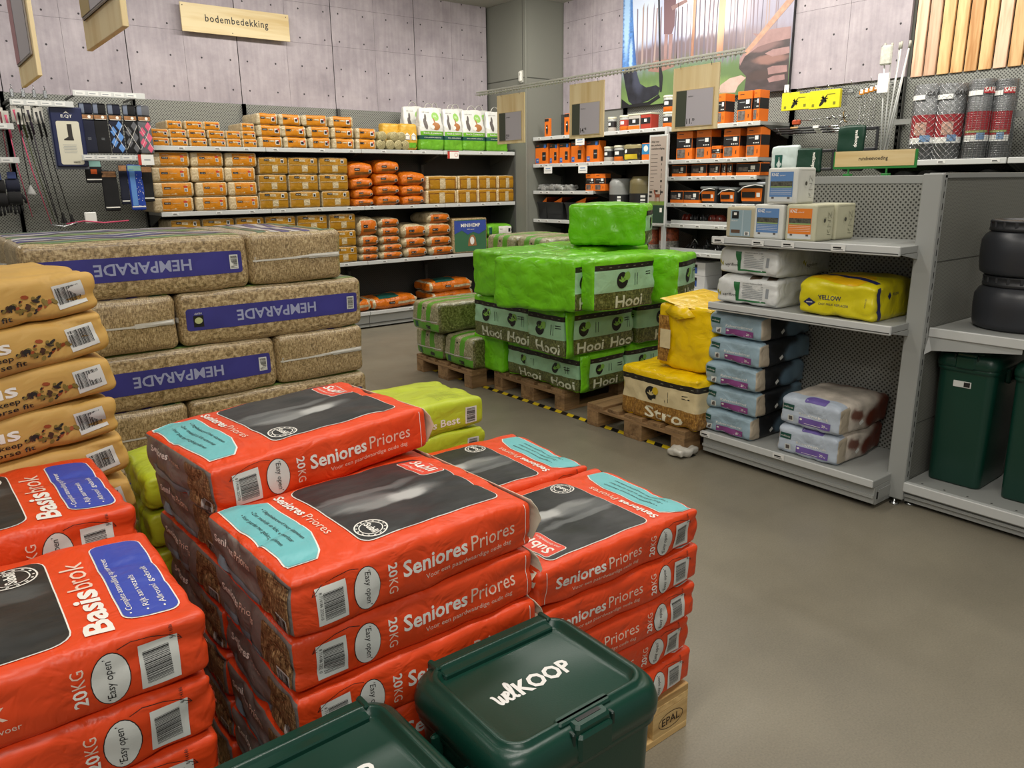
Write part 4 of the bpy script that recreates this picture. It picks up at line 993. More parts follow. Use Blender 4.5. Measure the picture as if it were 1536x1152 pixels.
# ------------------------------------------------------------------ goods, positions in metres: (along0, along1, z0, z1)
TOP1 = [(1.858, 2.017, 1.875, 1.943), (2.022, 2.177, 1.875, 1.943), (2.18, 2.342, 1.876, 1.947), (2.354, 2.509, 1.879, 1.951), (2.514, 2.656, 1.882, 1.95), (2.66, 2.805, 1.883, 1.953)]
TOP2 = [(1.861, 2.022, 1.946, 2.013), (2.019, 2.174, 1.948, 2.018), (2.174, 2.34, 1.95, 2.023), (2.35, 2.512, 1.951, 2.024), (2.511, 2.658, 1.951, 2.021), (2.662, 2.803, 1.955, 2.025)]
TOP3 = [(2.006, 2.147, 2.017, 2.085), (2.156, 2.322, 2.023, 2.094), (2.322, 2.478, 2.025, 2.096), (2.669, 2.801, 2.025, 2.093)]
MED1 = [(2.812, 3.054, 1.883, 1.984), (3.064, 3.31, 1.884, 1.987), (3.32, 3.558, 1.886, 1.99), (3.564, 3.815, 1.887, 1.985), (3.826, 4.063, 1.889, 1.987)]
MED2 = [(2.807, 3.054, 1.984, 2.091), (3.044, 3.303, 1.986, 2.093), (3.313, 3.56, 1.991, 2.096), (3.565, 3.818, 1.988, 2.088), (3.833, 4.07, 1.984, 2.089)]
MED3 = [(2.809, 3.023, 2.096, 2.199), (3.028, 3.253, 2.095, 2.198), (3.262, 3.539, 2.095, 2.196), (3.553, 3.816, 2.095, 2.205)]
BIG = [(1.805, 2.164, 1.299, 1.428), (2.174, 2.468, 1.295, 1.429), (2.478, 2.77, 1.3, 1.432), (1.82, 2.179, 1.428, 1.552), (2.188, 2.482, 1.429, 1.558), (2.483, 2.764, 1.432, 1.558), (1.823, 2.161, 1.561, 1.684), (2.161, 2.47, 1.561, 1.688), (2.467, 2.762, 1.564, 1.694), (1.843, 2.175, 1.684, 1.812), (2.173, 2.475, 1.69, 1.822), (2.484, 2.787, 1.694, 1.83)]
BLK = [(2.773, 3.069, 1.318, 1.472), (3.076, 3.401, 1.313, 1.476), (3.412, 3.729, 1.313, 1.48), (2.78, 3.065, 1.481, 1.636), (3.075, 3.39, 1.485, 1.641), (3.395, 3.72, 1.486, 1.649), (2.79, 3.086, 1.65, 1.801), (3.09, 3.402, 1.65, 1.809), (3.412, 3.728, 1.655, 1.813)]
ORB = [(3.763, 4.012, 1.311, 1.393), (3.776, 4.011, 1.393, 1.493), (3.748, 4.012, 1.493, 1.607), (3.721, 4.016, 1.604, 1.755), (4.027, 4.329, 1.313, 1.423), (4.03, 4.328, 1.418, 1.525), (4.021, 4.324, 1.525, 1.645), (4.039, 4.335, 1.65, 1.78), (4.344, 4.635, 1.316, 1.417), (4.339, 4.64, 1.417, 1.528), (4.335, 4.657, 1.531, 1.664)]
ROLLS = [(4.073, 4.176, 1.879, 1.983), (4.176, 4.291, 1.88, 1.991), (4.284, 4.381, 1.882, 1.983), (4.377, 4.454, 1.883, 1.981), (4.079, 4.213, 1.978, 2.076), (4.219, 4.359, 1.982, 2.083), (4.338, 4.416, 1.98, 2.077)]
YEL = [(4.191, 4.433, 1.882, 2.168), (4.391, 4.618, 1.885, 2.175)]
RAB = [(4.623, 4.937, 1.883, 2.394), (4.937, 5.193, 1.888, 2.403), (5.186, 5.508, 1.888, 2.404), (5.521, 5.845, 1.889, 2.411)]
HAYB = [(4.643, 5.065, 1.32, 1.462), (5.055, 5.357, 1.315, 1.463), (5.347, 5.643, 1.314, 1.463), (5.635, 5.919, 1.314, 1.463), (4.661, 5.085, 1.467, 1.618), (5.078, 5.369, 1.47, 1.62), (5.356, 5.646, 1.47, 1.619), (5.638, 5.934, 1.471, 1.619)]
S3ORB = [(3.804, 4.037, 0.73, 0.803), (3.815, 4.046, 0.807, 0.887), (3.816, 4.052, 0.887, 1.004), (3.795, 4.045, 1.001, 1.185), (4.046, 4.343, 0.722, 0.804), (4.068, 4.343, 0.8, 0.884), (4.063, 4.319, 0.883, 0.969), (4.057, 4.313, 0.966, 1.062), (4.046, 4.314, 1.053, 1.15), (4.35, 4.66, 0.739, 0.848), (4.334, 4.654, 0.847, 0.957), (4.325, 4.659, 0.954, 1.095), (4.673, 5.019, 0.736, 0.842), (4.654, 4.994, 0.839, 0.952), (4.626, 4.994, 0.953, 1.096), (4.655, 4.984, 1.092, 1.21)]
MINI = [(4.997, 5.492, 0.755, 1.143)]
GRN = [(5.506, 5.995, 0.9, 1.064), (5.515, 5.993, 0.734, 0.9)]
S3BLK = [(1.934, 2.201, 1.106, 1.238), (2.211, 2.509, 1.109, 1.244), (2.519, 2.796, 1.104, 1.244), (2.806, 3.125, 1.102, 1.233), (3.135, 3.466, 1.09, 1.225), (3.472, 3.778, 1.068, 1.222), (3.583, 3.81, 0.897, 1.06), (3.578, 3.799, 0.736, 0.893)]
BASE = [(3.816, 3.927, 0.13, 0.301), (3.929, 4.465, 0.125, 0.279), (3.89, 4.767, 0.226, 0.35), (4.538, 5.295, 0.294, 0.476), (4.719, 5.292, 0.231, 0.307)]
RA_TOP = [(6.961, 7.071, 2.04, 2.243), (6.63, 6.712, 2.04, 2.274), (5.976, 6.068, 2.039, 2.187), (5.767, 5.913, 2.034, 2.185), (5.583, 5.742, 2.038, 2.178), (5.437, 5.576, 2.033, 2.172), (5.178, 5.335, 2.032, 2.174), (5.186, 5.334, 2.189, 2.33)]
RA_2 = [(6.983, 7.24, 1.739, 1.966), (6.808, 6.979, 1.74, 1.956), (6.618, 6.808, 1.737, 1.954), (6.387, 6.618, 1.735, 1.962), (6.131, 6.378, 1.729, 1.951), (6.007, 6.126, 1.735, 1.886), (5.824, 5.991, 1.731, 1.885), (5.564, 5.816, 1.728, 1.903), (5.438, 5.541, 1.727, 1.889)]
RA_3 = [(6.568, 7.182, 1.428, 1.514), (6.216, 6.358, 1.423, 1.595), (6.089, 6.216, 1.423, 1.601), (5.824, 6.082, 1.161, 1.582), (5.471, 5.801, 1.169, 1.594)]
RA_4 = [(7.072, 7.234, 1.052, 1.345), (6.751, 7.066, 1.06, 1.347), (6.349, 6.735, 1.072, 1.362)]
RA_CARD = [(6.852, 7.007, 1.649, 1.722), (6.279, 6.413, 1.641, 1.714), (6.331, 6.467, 1.95, 1.993)]
TUB = [(5.114, 5.336, 0.875, 1.12), (5.339, 5.45, 0.877, 1.103)]
RB_TOP = [(4.538, 4.64, 2.025, 2.266), (4.251, 4.428, 2.021, 2.284), (4.181, 4.251, 2.021, 2.273)]
RB_1 = [(4.892, 5.12, 1.721, 1.981), (4.665, 4.882, 1.722, 1.984), (4.565, 4.692, 1.724, 1.837), (4.359, 4.572, 1.723, 1.976), (4.144, 4.323, 1.724, 1.977)]
RB_2 = [(4.948, 5.158, 1.569, 1.683), (4.708, 4.923, 1.568, 1.682), (4.562, 4.706, 1.57, 1.677), (4.504, 4.558, 1.57, 1.675), (4.435, 4.498, 1.569, 1.675), (4.122, 4.42, 1.575, 1.674)]
RB_3 = [(4.986, 5.152, 1.317, 1.436), (4.791, 4.986, 1.322, 1.438), (4.598, 4.805, 1.318, 1.473), (4.378, 4.591, 1.323, 1.469), (4.074, 4.38, 1.328, 1.519)]
RB_W = [(4.67, 4.98, 0.631, 0.763), (4.669, 4.996, 0.508, 0.627), (4.753, 5.009, 0.328, 0.455), (4.572, 4.749, 0.354, 0.465)]
MESH = [(2.679, 2.918, 1.668, 2.2), (2.54, 2.734, 1.667, 2.188), (2.467, 2.548, 1.663, 2.179), (2.371, 2.53, 1.662, 2.187), (2.27, 2.385, 1.66, 2.175)]
DROLL = [(2.839, 3.006, 1.556, 1.629), (2.656, 2.831, 1.554, 1.625), (2.504, 2.648, 1.555, 1.621), (2.252, 2.416, 1.553, 1.622)]
YPACK = [(3.766, 4.027, 2.089, 2.232), (3.502, 3.768, 2.082, 2.243)]
HK = [(1.082, 1.324, 1.683, 2.159), (1.282, 1.428, 1.789, 2.198), (1.386, 1.525, 1.809, 2.202), (1.486, 1.65, 1.82, 2.208), (1.604, 1.758, 1.793, 2.214), (1.724, 1.863, 1.833, 2.219)]
HK2 = [(1.278, 1.434, 1.558, 1.744), (1.394, 1.537, 1.31, 1.661), (1.545, 1.617, 1.383, 1.708), (1.605, 1.734, 1.332, 1.708), (1.691, 1.803, 1.399, 1.694), (0.689, 0.826, 1.288, 1.621), (0.664, 0.695, 1.309, 1.582)]
LICK = [(2.156, 2.317, 1.418, 1.582), (2.372, 2.554, 1.238, 1.39), (2.197, 2.378, 1.233, 1.408), (2.032, 2.193, 1.234, 1.409), (1.92, 2.033, 1.241, 1.415)]
AGRI = [(2.244, 2.634, 0.991, 1.171), (2.24, 2.64, 0.83, 0.995)]
YELB = [(1.737, 2.123, 0.862, 1.063)]
KALV = [(2.283, 2.627, 0.634, 0.809), (2.271, 2.611, 0.494, 0.655), (2.29, 2.629, 0.366, 0.541), (2.286, 2.634, 0.229, 0.412), (2.305, 2.645, 0.075, 0.278)]
RUND = [(1.807, 2.141, 0.222, 0.414), (1.814, 2.157, 0.081, 0.295)]
m_shav = fibre('wood_shavings', 'a8916a', 'cbb58c', 'e3d3b0', 60, .4, .45, .25)
m_org = film('wrap_orange', 'cb8016', .33, .35, .12, 9); m_ochre = film('wrap_ochre', 'ab7a1a', .3, .5, .2, 9); m_orr = film('wrap_deep_orange', 'cf6d16', .3, .55, .2, 10)
m_brown = film('wrap_brown', '7d4f1e', .35, .4, .2, 9); m_filmc = film('wrap_clear', 'c9b894', .2, .7, .25, 14); m_redp = M('patch_red', 'b8352a', .5)
m_mini_blue = M('mini_blue', '3b4f9c', .4)
def badge(s, face, x, y, w, h, off=.0016): s.dec(face, sh_rect(w, h, h*.2), m_black, x, y, 0, off, 0); s.dec(face, sh_text('welkoop', h*.38, w=w*.8, align='c'), m_wh, x, y-h*.18, 0, off+.0006, 0)
def pack_small(seed):
    s = Soft(.156, .38, .068, r=.014, amp=.003, freq=14, seed=seed, bulge=(0, 0, .002), cell=.03)
    s.body(lambda f, u, v: m_org if (f in ('front',) and -.062 < u < .066) else m_shav)
    s.dec('front', sh_rect(.126, .056), m_org, .004, 0, 0, .0006, .04); badge(s, 'front', -.035, .006, .036, .014); s.dec('front', sh_rect(.05, .010), m_filmc, .012, .008, 0, .0016, 0)
    s.dec('front', sh_rect(.026, .028), m_paper, .048, .002, 0, .0016, 0); s.dec('front', sh_rect(.018, .016), m_ink2, .048, -.002, 0, .0022, 0); s.dec('front', sh_rect(.026, .007), m_redp, .048, .014, 0, .0024, 0)
    return s.finish('shavings_pack')
def pack_med(seed):
    s = Soft(.245, .38, .10, r=.022, amp=.006, freq=13, seed=seed, bulge=(.002, .004, .002), crease=.005, cell=.02)
    s.body(lambda f, u, v: m_org if (f == 'front' and -.09 < u < .10) or (f in ('top', 'bottom') and -.09 < u < .10 and v < -.1) else m_filmc)
    badge(s, 'front', -.05, .010, .05, .018); s.dec('front', sh_rect(.05, .012), m_filmc, .012, .010, 0, .0016, 0)
    s.dec('front', sh_rect(.04, .04), m_paper, .068, .0, 0, .0016, 0); s.dec('front', sh_rect(.028, .024), m_ink2, .068, -.002, 0, .0022, 0); s.dec('front', sh_rect(.018, .012), m_redp, .085, .012, .6, .0026, 0)
    return s.finish('shavings_pack')
def pack_big(seed):
    s = Soft(.345, .40, .127, r=.024, amp=.004, freq=8, seed=seed, bulge=(.004, .005, .002), crease=.003, cell=.025)
    s.body(lambda f, u, v: m_shav)
    s.dec('front', sh_rect(.245, .112), m_org, .025, 0, 0, .001, .03); badge(s, 'front', -.055, .012, .058, .018, .002)
    s.dec('front', sh_text('houtvezel', .014, w=.07), m_filmc, -.015, .006, 0, .0018, 0); s.dec('front', sh_rect(.03, .016), m_redp, .097, .024, 0, .002, 0)
    s.dec('front', sh_rect(.028, .03), m_paper, .10, -.004, 0, .002, 0); s.dec('front', sh_barcode(.022, .024, 5), m_ink2, .10, -.004, 0, .0026, 0)
    return s.finish('shavings_pack')
def pack_block(seed):
    s = Soft(.30, .40, .152, r=.02, amp=.005, freq=9, seed=seed, bulge=(.002, .003, .001), crease=.003, cell=.025)
    s.body(lambda f, u, v: m_ochre if f == 'front' else m_filmc)
    s.dec('front', sh_rect(.27, .004), m_filmc, 0, .006, 0, .003, .04); s.dec('front', sh_rect(.06, .075), m_filmc, .01, -.035, 0, .0012, .04)
    badge(s, 'front', -.07, .05, .05, .018, .002); s.dec('front', sh_rect(.06, .02), m_filmc, -.01, .045, 0, .0016, 0); s.dec('front', sh_rect(.03, .034), m_paper, .09, .04, 0, .0016, 0); s.dec('front', sh_rect(.02, .022), m_ink2, .09, .038, 0, .0022, 0)
    return s.finish('shavings_block')
def orange_bag(seed, clear=False):
    s = Soft(.30, .40, .105, r=.04, amp=.012, freq=9, seed=seed, thin=(.25, .1), bulge=(0, .01, .008), crease=.012, cell=.018)
    s.body(lambda f, u, v: (m_filmc if (clear and (abs(u) > .11 or f in ('left', 'right', 'top'))) else m_orr))
    s.dec('front', sh_rect(.2, .022), m_brown, .02, -.026, 0, .002, .02); badge(s, 'front', -.05, .004, .06, .02, .003); s.dec('front', sh_rect(.036, .028), m_paper, .105, -.012, 0, .003, 0); s.dec('front', sh_rect(.024, .018), m_ink2, .105, -.012, 0, .0036, 0)
    return s.finish('pellet_bag')
def hay_block(seed):
    s = Soft(.31, .42, .147, r=.022, amp=.005, freq=9, seed=seed, bulge=(.003, .004, .002), crease=.003, cell=.025)
    s.body(lambda f, u, v: m_ochre if f == 'front' and abs(u) < .125 else m_shav)
    s.dec('front', sh_rect(.26, .1), m_brown, 0, -.01, 0, .001, .03); s.dec('front', sh_rect(.24, .09), m_ochre, 0, -.014, 0, .0016, .03); s.dec('front', sh_rect(.055, .11), m_filmc, 0, -.008, 0, .0026, .03)
    return s.finish('shavings_block')
def nth(k, n=99): return ORD[k+1]
def goods(tab, fn, key, fr, plane, depth, size, name_f, cat, group, var=3, rz=0.0):
    """size = (w, h) of the proto; scaled to the measured width and height"""
    for i, (a, b_, z0, z1) in enumerate(tab):
        w_, h_ = b_-a, z1-z0
        if fr == 'L': loc = ((a+b_)/2, plane+depth/2, z0); r = rz
        else: loc = (plane+depth/2, (a+b_)/2, z0); r = rz-PI/2
        put('%s%d' % (key, i % var), lambda i=i: fn(i % var+1), loc, r+random.uniform(-.02, .02), (w_/size[0]*.985, 1, h_/size[1]*.99), name_f(i, len(tab)), cat, group)
def snap(tab, z0, h):
    return [(a, b_, z0, z0+h) for (a, b_, _, _) in tab]
YFR = 7.455
g = 'small orange packs on the top shelf'
for row, (tab, nm) in enumerate(((TOP1, 'bottom'), (TOP2, 'middle'), (TOP3, 'upper'))):
    goods(snap(tab, 1.872+.0735*row, .073), pack_small, 'ps', 'L', YFR+.01*row, .38, (.156, .068), lambda i, n, nm=nm: 'small orange shavings pack, %s from left in the %s row, top shelf' % (nth(i), nm), 'pack', g)
for row, (tab, nm) in enumerate(((MED1, 'bottom'), (MED2, 'middle'), (MED3, 'upper'))):
    goods(snap(tab, 1.872+.105*row, .105), pack_med, 'pm', 'L', YFR, .38, (.245, .10), lambda i, n, nm=nm: 'crinkled orange pack, %s from left in the %s row, middle of top shelf' % (nth(i), nm), 'pack', 'crinkled orange packs on the top shelf')
for i, (a, b_, z0, z1) in enumerate(BIG):
    r_, c_ = i//3, i % 3
    goods([(a, b_, 1.302+.131*r_, 1.302+.131*(r_+1))], pack_big, 'pb%d' % (i % 2), 'L', YFR, .40, (.345, .127), lambda _i, n, r_=r_, c_=c_: 'large orange shavings pack, %s column, %s row from bottom, second shelf' % (nth(c_), nth(r_)), 'pack', 'large orange packs on the second shelf', 1)
for i, (a, b_, z0, z1) in enumerate(BLK):
    r_, c_ = i//3, i % 3
    goods([(a, b_, 1.302+.163*r_, 1.302+.163*(r_+1))], pack_block, 'pk%d' % (i % 2), 'L', YFR, .40, (.30, .152), lambda _i, n, r_=r_, c_=c_: 'ochre taped shavings block, %s column, %s row from bottom, second shelf' % (nth(c_), nth(r_)), 'pack', 'ochre blocks on the second shelf', 1)
cnt = [4, 4, 3]; q = 0; z_ = [1.302, 1.302, 1.302]
for c_, n_ in enumerate(cnt):
    for r_ in range(n_):
        a, b_, z0, z1 = ORB[q]; h_ = ORB[q][3]-ORB[q][2]; q += 1
        goods([(a, b_, z_[c_], z_[c_]+h_)], orange_bag, 'ob%d' % (q % 3), 'L', YFR, .40, (.30, .105), lambda _i, n, r_=r_, c_=c_: 'orange pellet bag, %s pile, %s from bottom, second shelf' % (nth(c_), nth(r_)), 'bag', 'orange bags on the second shelf', 1)
        z_[c_] += h_*.985
for i, (a, b_, z0, z1) in enumerate(HAYB):
    r_, c_ = i//4, i % 4
    goods([(a, b_, 1.302+.152*r_, 1.302+.152*(r_+1))], hay_block, 'hb%d' % (i % 2), 'L', YFR, .42, (.31, .147), lambda _i, n, r_=r_, c_=c_: 'brown taped block, %s from left in the %s row, right end of second shelf' % (nth(c_), ('bottom', 'top')[r_]), 'pack', 'brown blocks on the second shelf', 1)
cnt = [4, 5, 3, 4]; q = 0
for c_, n_ in enumerate(cnt):
    zz = .732
    for r_ in range(n_):
        a, b_, z0, z1 = S3ORB[q]; h_ = S3ORB[q][3]-S3ORB[q][2]; q += 1
        goods([(a, b_, zz, zz+h_)], lambda sd: orange_bag(sd+5, True), 'oc%d' % (q % 3), 'L', YFR, .40, (.30, .105), lambda _i, n, r_=r_, c_=c_: 'orange bag in clear film, %s pile, %s from bottom, third shelf' % (nth(c_), nth(r_)), 'bag', 'clear wrapped orange bags on the third shelf', 1)
        zz += h_*.985
cols = [(1.93, 2.2), (2.21, 2.51), (2.52, 2.8), (2.81, 3.12), (3.135, 3.46), (3.472, 3.775)]
for c_, (a, b_) in enumerate(cols):
    for r_ in range(3):
        goods([(a, b_, .732+.167*r_, .732+.167*(r_+1))], pack_block, 'pk%d' % ((c_+r_) % 2), 'L', YFR, .40, (.30, .152), lambda _i, n, r_=r_, c_=c_: 'ochre taped block, %s column, %s row from bottom, third shelf behind hemp' % (nth(c_), nth(r_)), 'pack', 'ochre blocks on the third shelf', 1)
# straw rolls
def straw_roll():
    mb = MB(); mb.lathe([(.047, 0), (.05, .004), (.05, .30), (.047, .304)], fibre('straw_roll', '8d8358', 'b5a878', 'd6cda0', 90, .7, .1, .6), 20)
    for k in range(3): 
        r = .012+.011*k; n = 20
        mb.add([((r+d)*math.cos(i*2*PI/n), (r+d)*math.sin(i*2*PI/n), -.001) for i in range(n) for d in (0, .003)], [(2*i, 2*i+1, (2*i+3) % (2*n), (2*i+2) % (2*n)) for i in range(n)], M('roll_seam', '7b7148', .8))
    o = mb.build('straw_roll'); return o
for i, (a, b_, z0, z1) in enumerate(ROLLS):
    up = i >= 4
    put('sroll', straw_roll, ((a+b_)/2, 7.455, 1.925 if not up else 2.008), 0, (1, 1, 1), 'short straw roll, %s from left in the %s row on the top shelf' % (nth(i if not up else i-4), 'upper' if up else 'lower'), 'roll', 'straw rolls on the top shelf', rx=-PI/2)
def standing_bag(base, W_, D_, H_, seed, thinx=.12, name='bag'):
    """sack standing upright, narrower and folded towards its top; modelled lying then turned up"""
    s = Soft(W_, D_, H_, r=.03, amp=.008, freq=8, seed=seed, crease=.01, bulge=(.006, .012, 0), cell=.025); return s
m_rabw = film('rabbit_white', 'dcdcd6', .35, .5, .1, 8); m_rabg = film('rabbit_green', '6fb22e', .3, .5, .2, 9); m_rabt = film('rabbit_teal', '1d4f45', .35, .3, .1, 8)
m_bunny = M('bunny_grey', '5b5450', .5); m_bunny2 = M('bunny_ginger', 'a8703f', .5); m_grn = M('round_green', '8fbf5e', .5)
def rabbit_bag(seed):
    s = Soft(.27, .13, .42, r=.03, amp=.008, freq=8, seed=seed, crease=.008, bulge=(.004, .012, 0), cell=.02)
    s.thin = (0, 0)
    s.body(lambda f, u, v: m_rabg if v < -.105 and f not in ('top', 'bottom') else (m_rabt if v < -.055 and f not in ('top', 'bottom') else (m_rabg if v < -.02 and f == 'front' else m_rabw)))
    s.dec('front', sh_text('back-2-nature', .018, w=.2, bold=.01, align='c'), m_wh, 0, -.045, 0, .002, .03); s.dec('front', sh_text('SMALL ANIMAL BEDDING', .010, w=.19, align='c'), m_wh, 0, -.085, 0, .002, .03)
    s.dec('front', sh_ell(.042, .042, 18), m_grn, .05, .125, 0, .002, .03); s.dec('front', sh_text('30L', .02, align='c'), m_wh, .05, .117, 0, .0028, 0)
    s.dec('front', sh_ell(.020, .055, 14), m_bunny, -.075, .05, .2, .002, .03); s.dec('front', sh_ell(.012, .04, 12), m_bunny, -.07, .11, -.1, .0022, .03); s.dec('front', sh_ell(.045, .038, 16), m_bunny2, .04, .03, 0, .0024, .03); s.dec('front', sh_ell(.022, .02, 12), m_wh, .0, .02, 0, .003, .03); s.dec('front', sh_ell(.008, .035, 10), m_bunny2, .03, .08, .2, .0026, 0)
    s.dec('front', sh_text('back to nature', .010, w=.09), m_ink2, -.10, .16, 0, .002, .03)
    o = s.finish('bedding_bag')
    for v in o.data.vertices:
        t = max(0, (v.co.z-.25)/.17)
        if t > 0: v.co.y *= 1-.75*t; v.co.x *= 1-.12*t
    mb = MB(); pts = [(.05*math.cos(a), .0, .40+.065*math.sin(a)) for a in [PI*i/10 for i in range(11)]]
    for y in (-.006,): 
        vs = []; 
        for p in pts: vs += [(p[0], y-.008, p[2]), (p[0], y+.008, p[2])]
        mb.add(vs, [(2*i, 2*i+1, 2*i+3, 2*i+2) for i in range(10)], m_clear, True)
    h = mb.build('carry_handle', o); sd = h.modifiers.new('s', 'SOLIDIFY'); sd.thickness = .003
    return o
rnm = ['leftmost', 'second from left', 'third from left', 'rightmost, beside the column']
for i, (a, b_, z0, z1) in enumerate(RAB):
    put('rab%d' % (i % 2), lambda i=i: rabbit_bag(i+1), ((a+b_)/2, 7.55, 1.872), random.uniform(-.05, .05), ((b_-a)/.275, 1, 1.08), 'white and green bag with rabbits, %s in the front row' % rnm[i], 'bag', 'white and green bags on the top shelf')
    put('rab%d' % (i % 2), None, ((a+b_)/2-.09, 7.74, 1.872), random.uniform(-.08, .08), ((b_-a)/.29, 1, 1.14), 'white and green bag standing behind the %s one in the front row' % rnm[i].split(',')[0], 'bag', 'white and green bags on the top shelf')
m_yel = film('bag_gold', 'd8a93c', .35, .5, .15, 9)
def gold_bag(seed):
    s = Soft(.24, .12, .28, r=.03, amp=.009, freq=9, seed=seed, crease=.008, bulge=(.004, .01, 0), cell=.022)
    s.body(lambda f, u, v: m_yel)
    s.dec('front', sh_rect(.11, .055, .01), m_rabg, .04, -.085, 0, .002, .03); s.dec('front', sh_poly([(-.035, -.03), (.035, -.03), (.035, .015), (0, .045), (-.035, .015)]), m_wh, -.035, .0, 0, .002, .03); s.dec('front', sh_poly([(-.035, -.03), (.035, -.03), (.035, .015), (0, .045), (-.035, .015)]), m_wh, .055, .0, 0, .002, .03)
    s.dec('front', sh_frame(.06, .045, .004, .004), m_bunny, -.035, -.008, 0, .0026, 0); s.dec('front', sh_frame(.06, .045, .004, .004), m_bunny, .055, -.008, 0, .0026, 0)
    return s.finish('bedding_bag')
for i, (x, lab) in enumerate(((4.31, 'golden yellow bag behind the straw rolls on the top shelf'), (4.50, 'golden yellow bag left of the rabbit bags on the top shelf'))):
    put('gold', lambda: gold_bag(2), (x, 7.62-.05*i, 1.872), 0, (.9, 1, 1), lab, 'bag', 'golden bags on the top shelf')
# framed small-animal hemp block, green bags
def mini_block():
    s = Soft(.49, .30, .40, r=.02, amp=.003, freq=6, seed=3, cell=.04); s.body(lambda f, u, v: m_hemp)
    s.dec('front', sh_rect(.45, .36, .02), M('mini_green', '3f6b4c', .4), 0, 0, 0, .002, .05); s.dec('front', sh_poly([(-.225, .16), (-.225, .01), (-.12, .05), (-.04, .0), (.04, .03), (.12, .0), (.225, .05), (.225, .16)]), m_mini_blue, 0, .012, 0, .004, .05)
    s.dec('front', sh_text('MINIHEMP', .038, w=.27, bold=.02, align='c'), m_wh, 0, .10, 0, .0075, .06)
    s.dec('front', sh_poly([(-.06, -.13), (-.05, -.06), (-.02, -.01), (.02, 0), (.05, -.04), (.065, -.13)]), M('guinea_brown', '9a6a43', .5), .02, .01, 0, .004, .05); s.dec('front', sh_ell(.03, .045, 14), m_wh, .02, -.06, 0, .005, 0)
    s.dec('front', sh_text('100% natural', .014, align='c'), m_wh, 0, .065, 0, .0075, 0)
    return s.finish('bedding_block')
a, b_, z0, z1 = MINI[0]
put('mini', mini_block, ((a+b_)/2, 7.62, .731), 0, (1, 1, 1.0), 'block of small animal hemp with blue and green front, third shelf', 'pack')
def green_bag():
    s = Soft(.47, .34, .16, r=.05, amp=.008, freq=7, seed=4, thin=(.2, .1), crease=.01, cell=.025); s.body(lambda f, u, v: m_rabg if abs(u) < 9 else m_rabw)
    s.dec('front', sh_rect(.25, .11, .01), m_wh, .08, 0, 0, .002, .03); s.dec('front', sh_text('klein', .018), m_ink2, -.02, .01, 0, .003, 0); s.dec('front', sh_rect(.04, .05), m_ink2, .16, 0, 0, .003, 0); s.dec('front', sh_rect(.05, .1), m_rabt, -.19, 0, 0, .002, .03)
    return s.finish('bedding_bag')
for i, z in enumerate((.732, .89)):
    put('gbag', green_bag, (5.68, 7.62, z), 0, (.8, 1, 1), ['lower of two green bags beside the blue fronted hemp block', 'upper green bag with white label beside the blue fronted hemp block'][i], 'bag', 'green bags on the third shelf')
# large orange sacks on the base shelf
def big_orange(seed):
    s = Soft(.60, .40, .13, r=.05, amp=.012, freq=6, seed=seed, thin=(.25, .1), crease=.014, bulge=(0, .01, .006), cell=.022); s.body(lambda f, u, v: m_filmc if abs(u) > .25 and f != 'right' else m_orr)
    badge(s, 'front', -.05, .0, .07, .028, .003); s.dec('front', sh_rect(.25, .03), m_filmc, .15, -.005, .03, .003, .03); s.dec('top', sh_poly([(-.2, -.18), (.05, -.18), (.12, .1), (-.12, .1)]), m_rabt, 0, 0, 0, .003, .03)
    return s.finish('pellet_bag')
for i, (x, y, z, r_, lab) in enumerate(((3.62, 7.66, .19, 0, 'large orange sack on the base shelf just right of the hemp bales'), (4.20, 7.66, .19, .03, 'large orange sack with dark green panel lying on the base shelf'), (4.98, 7.66, .19, 0, 'bottom orange sack of the base shelf pile behind the hay bales'), (4.95, 7.64, .31, -.05, 'upper orange sack of the base shelf pile behind the hay bales'))):
    put('bigo%d' % (i % 2), lambda i=i: big_orange(i+1), (x, y, z), r_, (1, 1, 1), lab, 'sack', 'large orange sacks on the base shelf')
# red and white promotion card clipped to the rail
mb = MB(); mb.box(-.075, 0, -.04, .075, .002, .04, m_wh); dec_flat(mb, 'front', (0, 0, 0), sh_rect(.03, .08), m_redp, -.06, 0); dec_flat(mb, 'front', (0, 0, 0), sh_rect(.15, .008), m_redp, 0, .036); dec_flat(mb, 'front', (0, 0, 0), sh_ring(.022, .022, .004), m_redp, .04, 0)
tag(mb.build('price_card', None, (4.985, 7.395, 1.83)), 'red and white price card hanging under the rabbit bags', 'card')

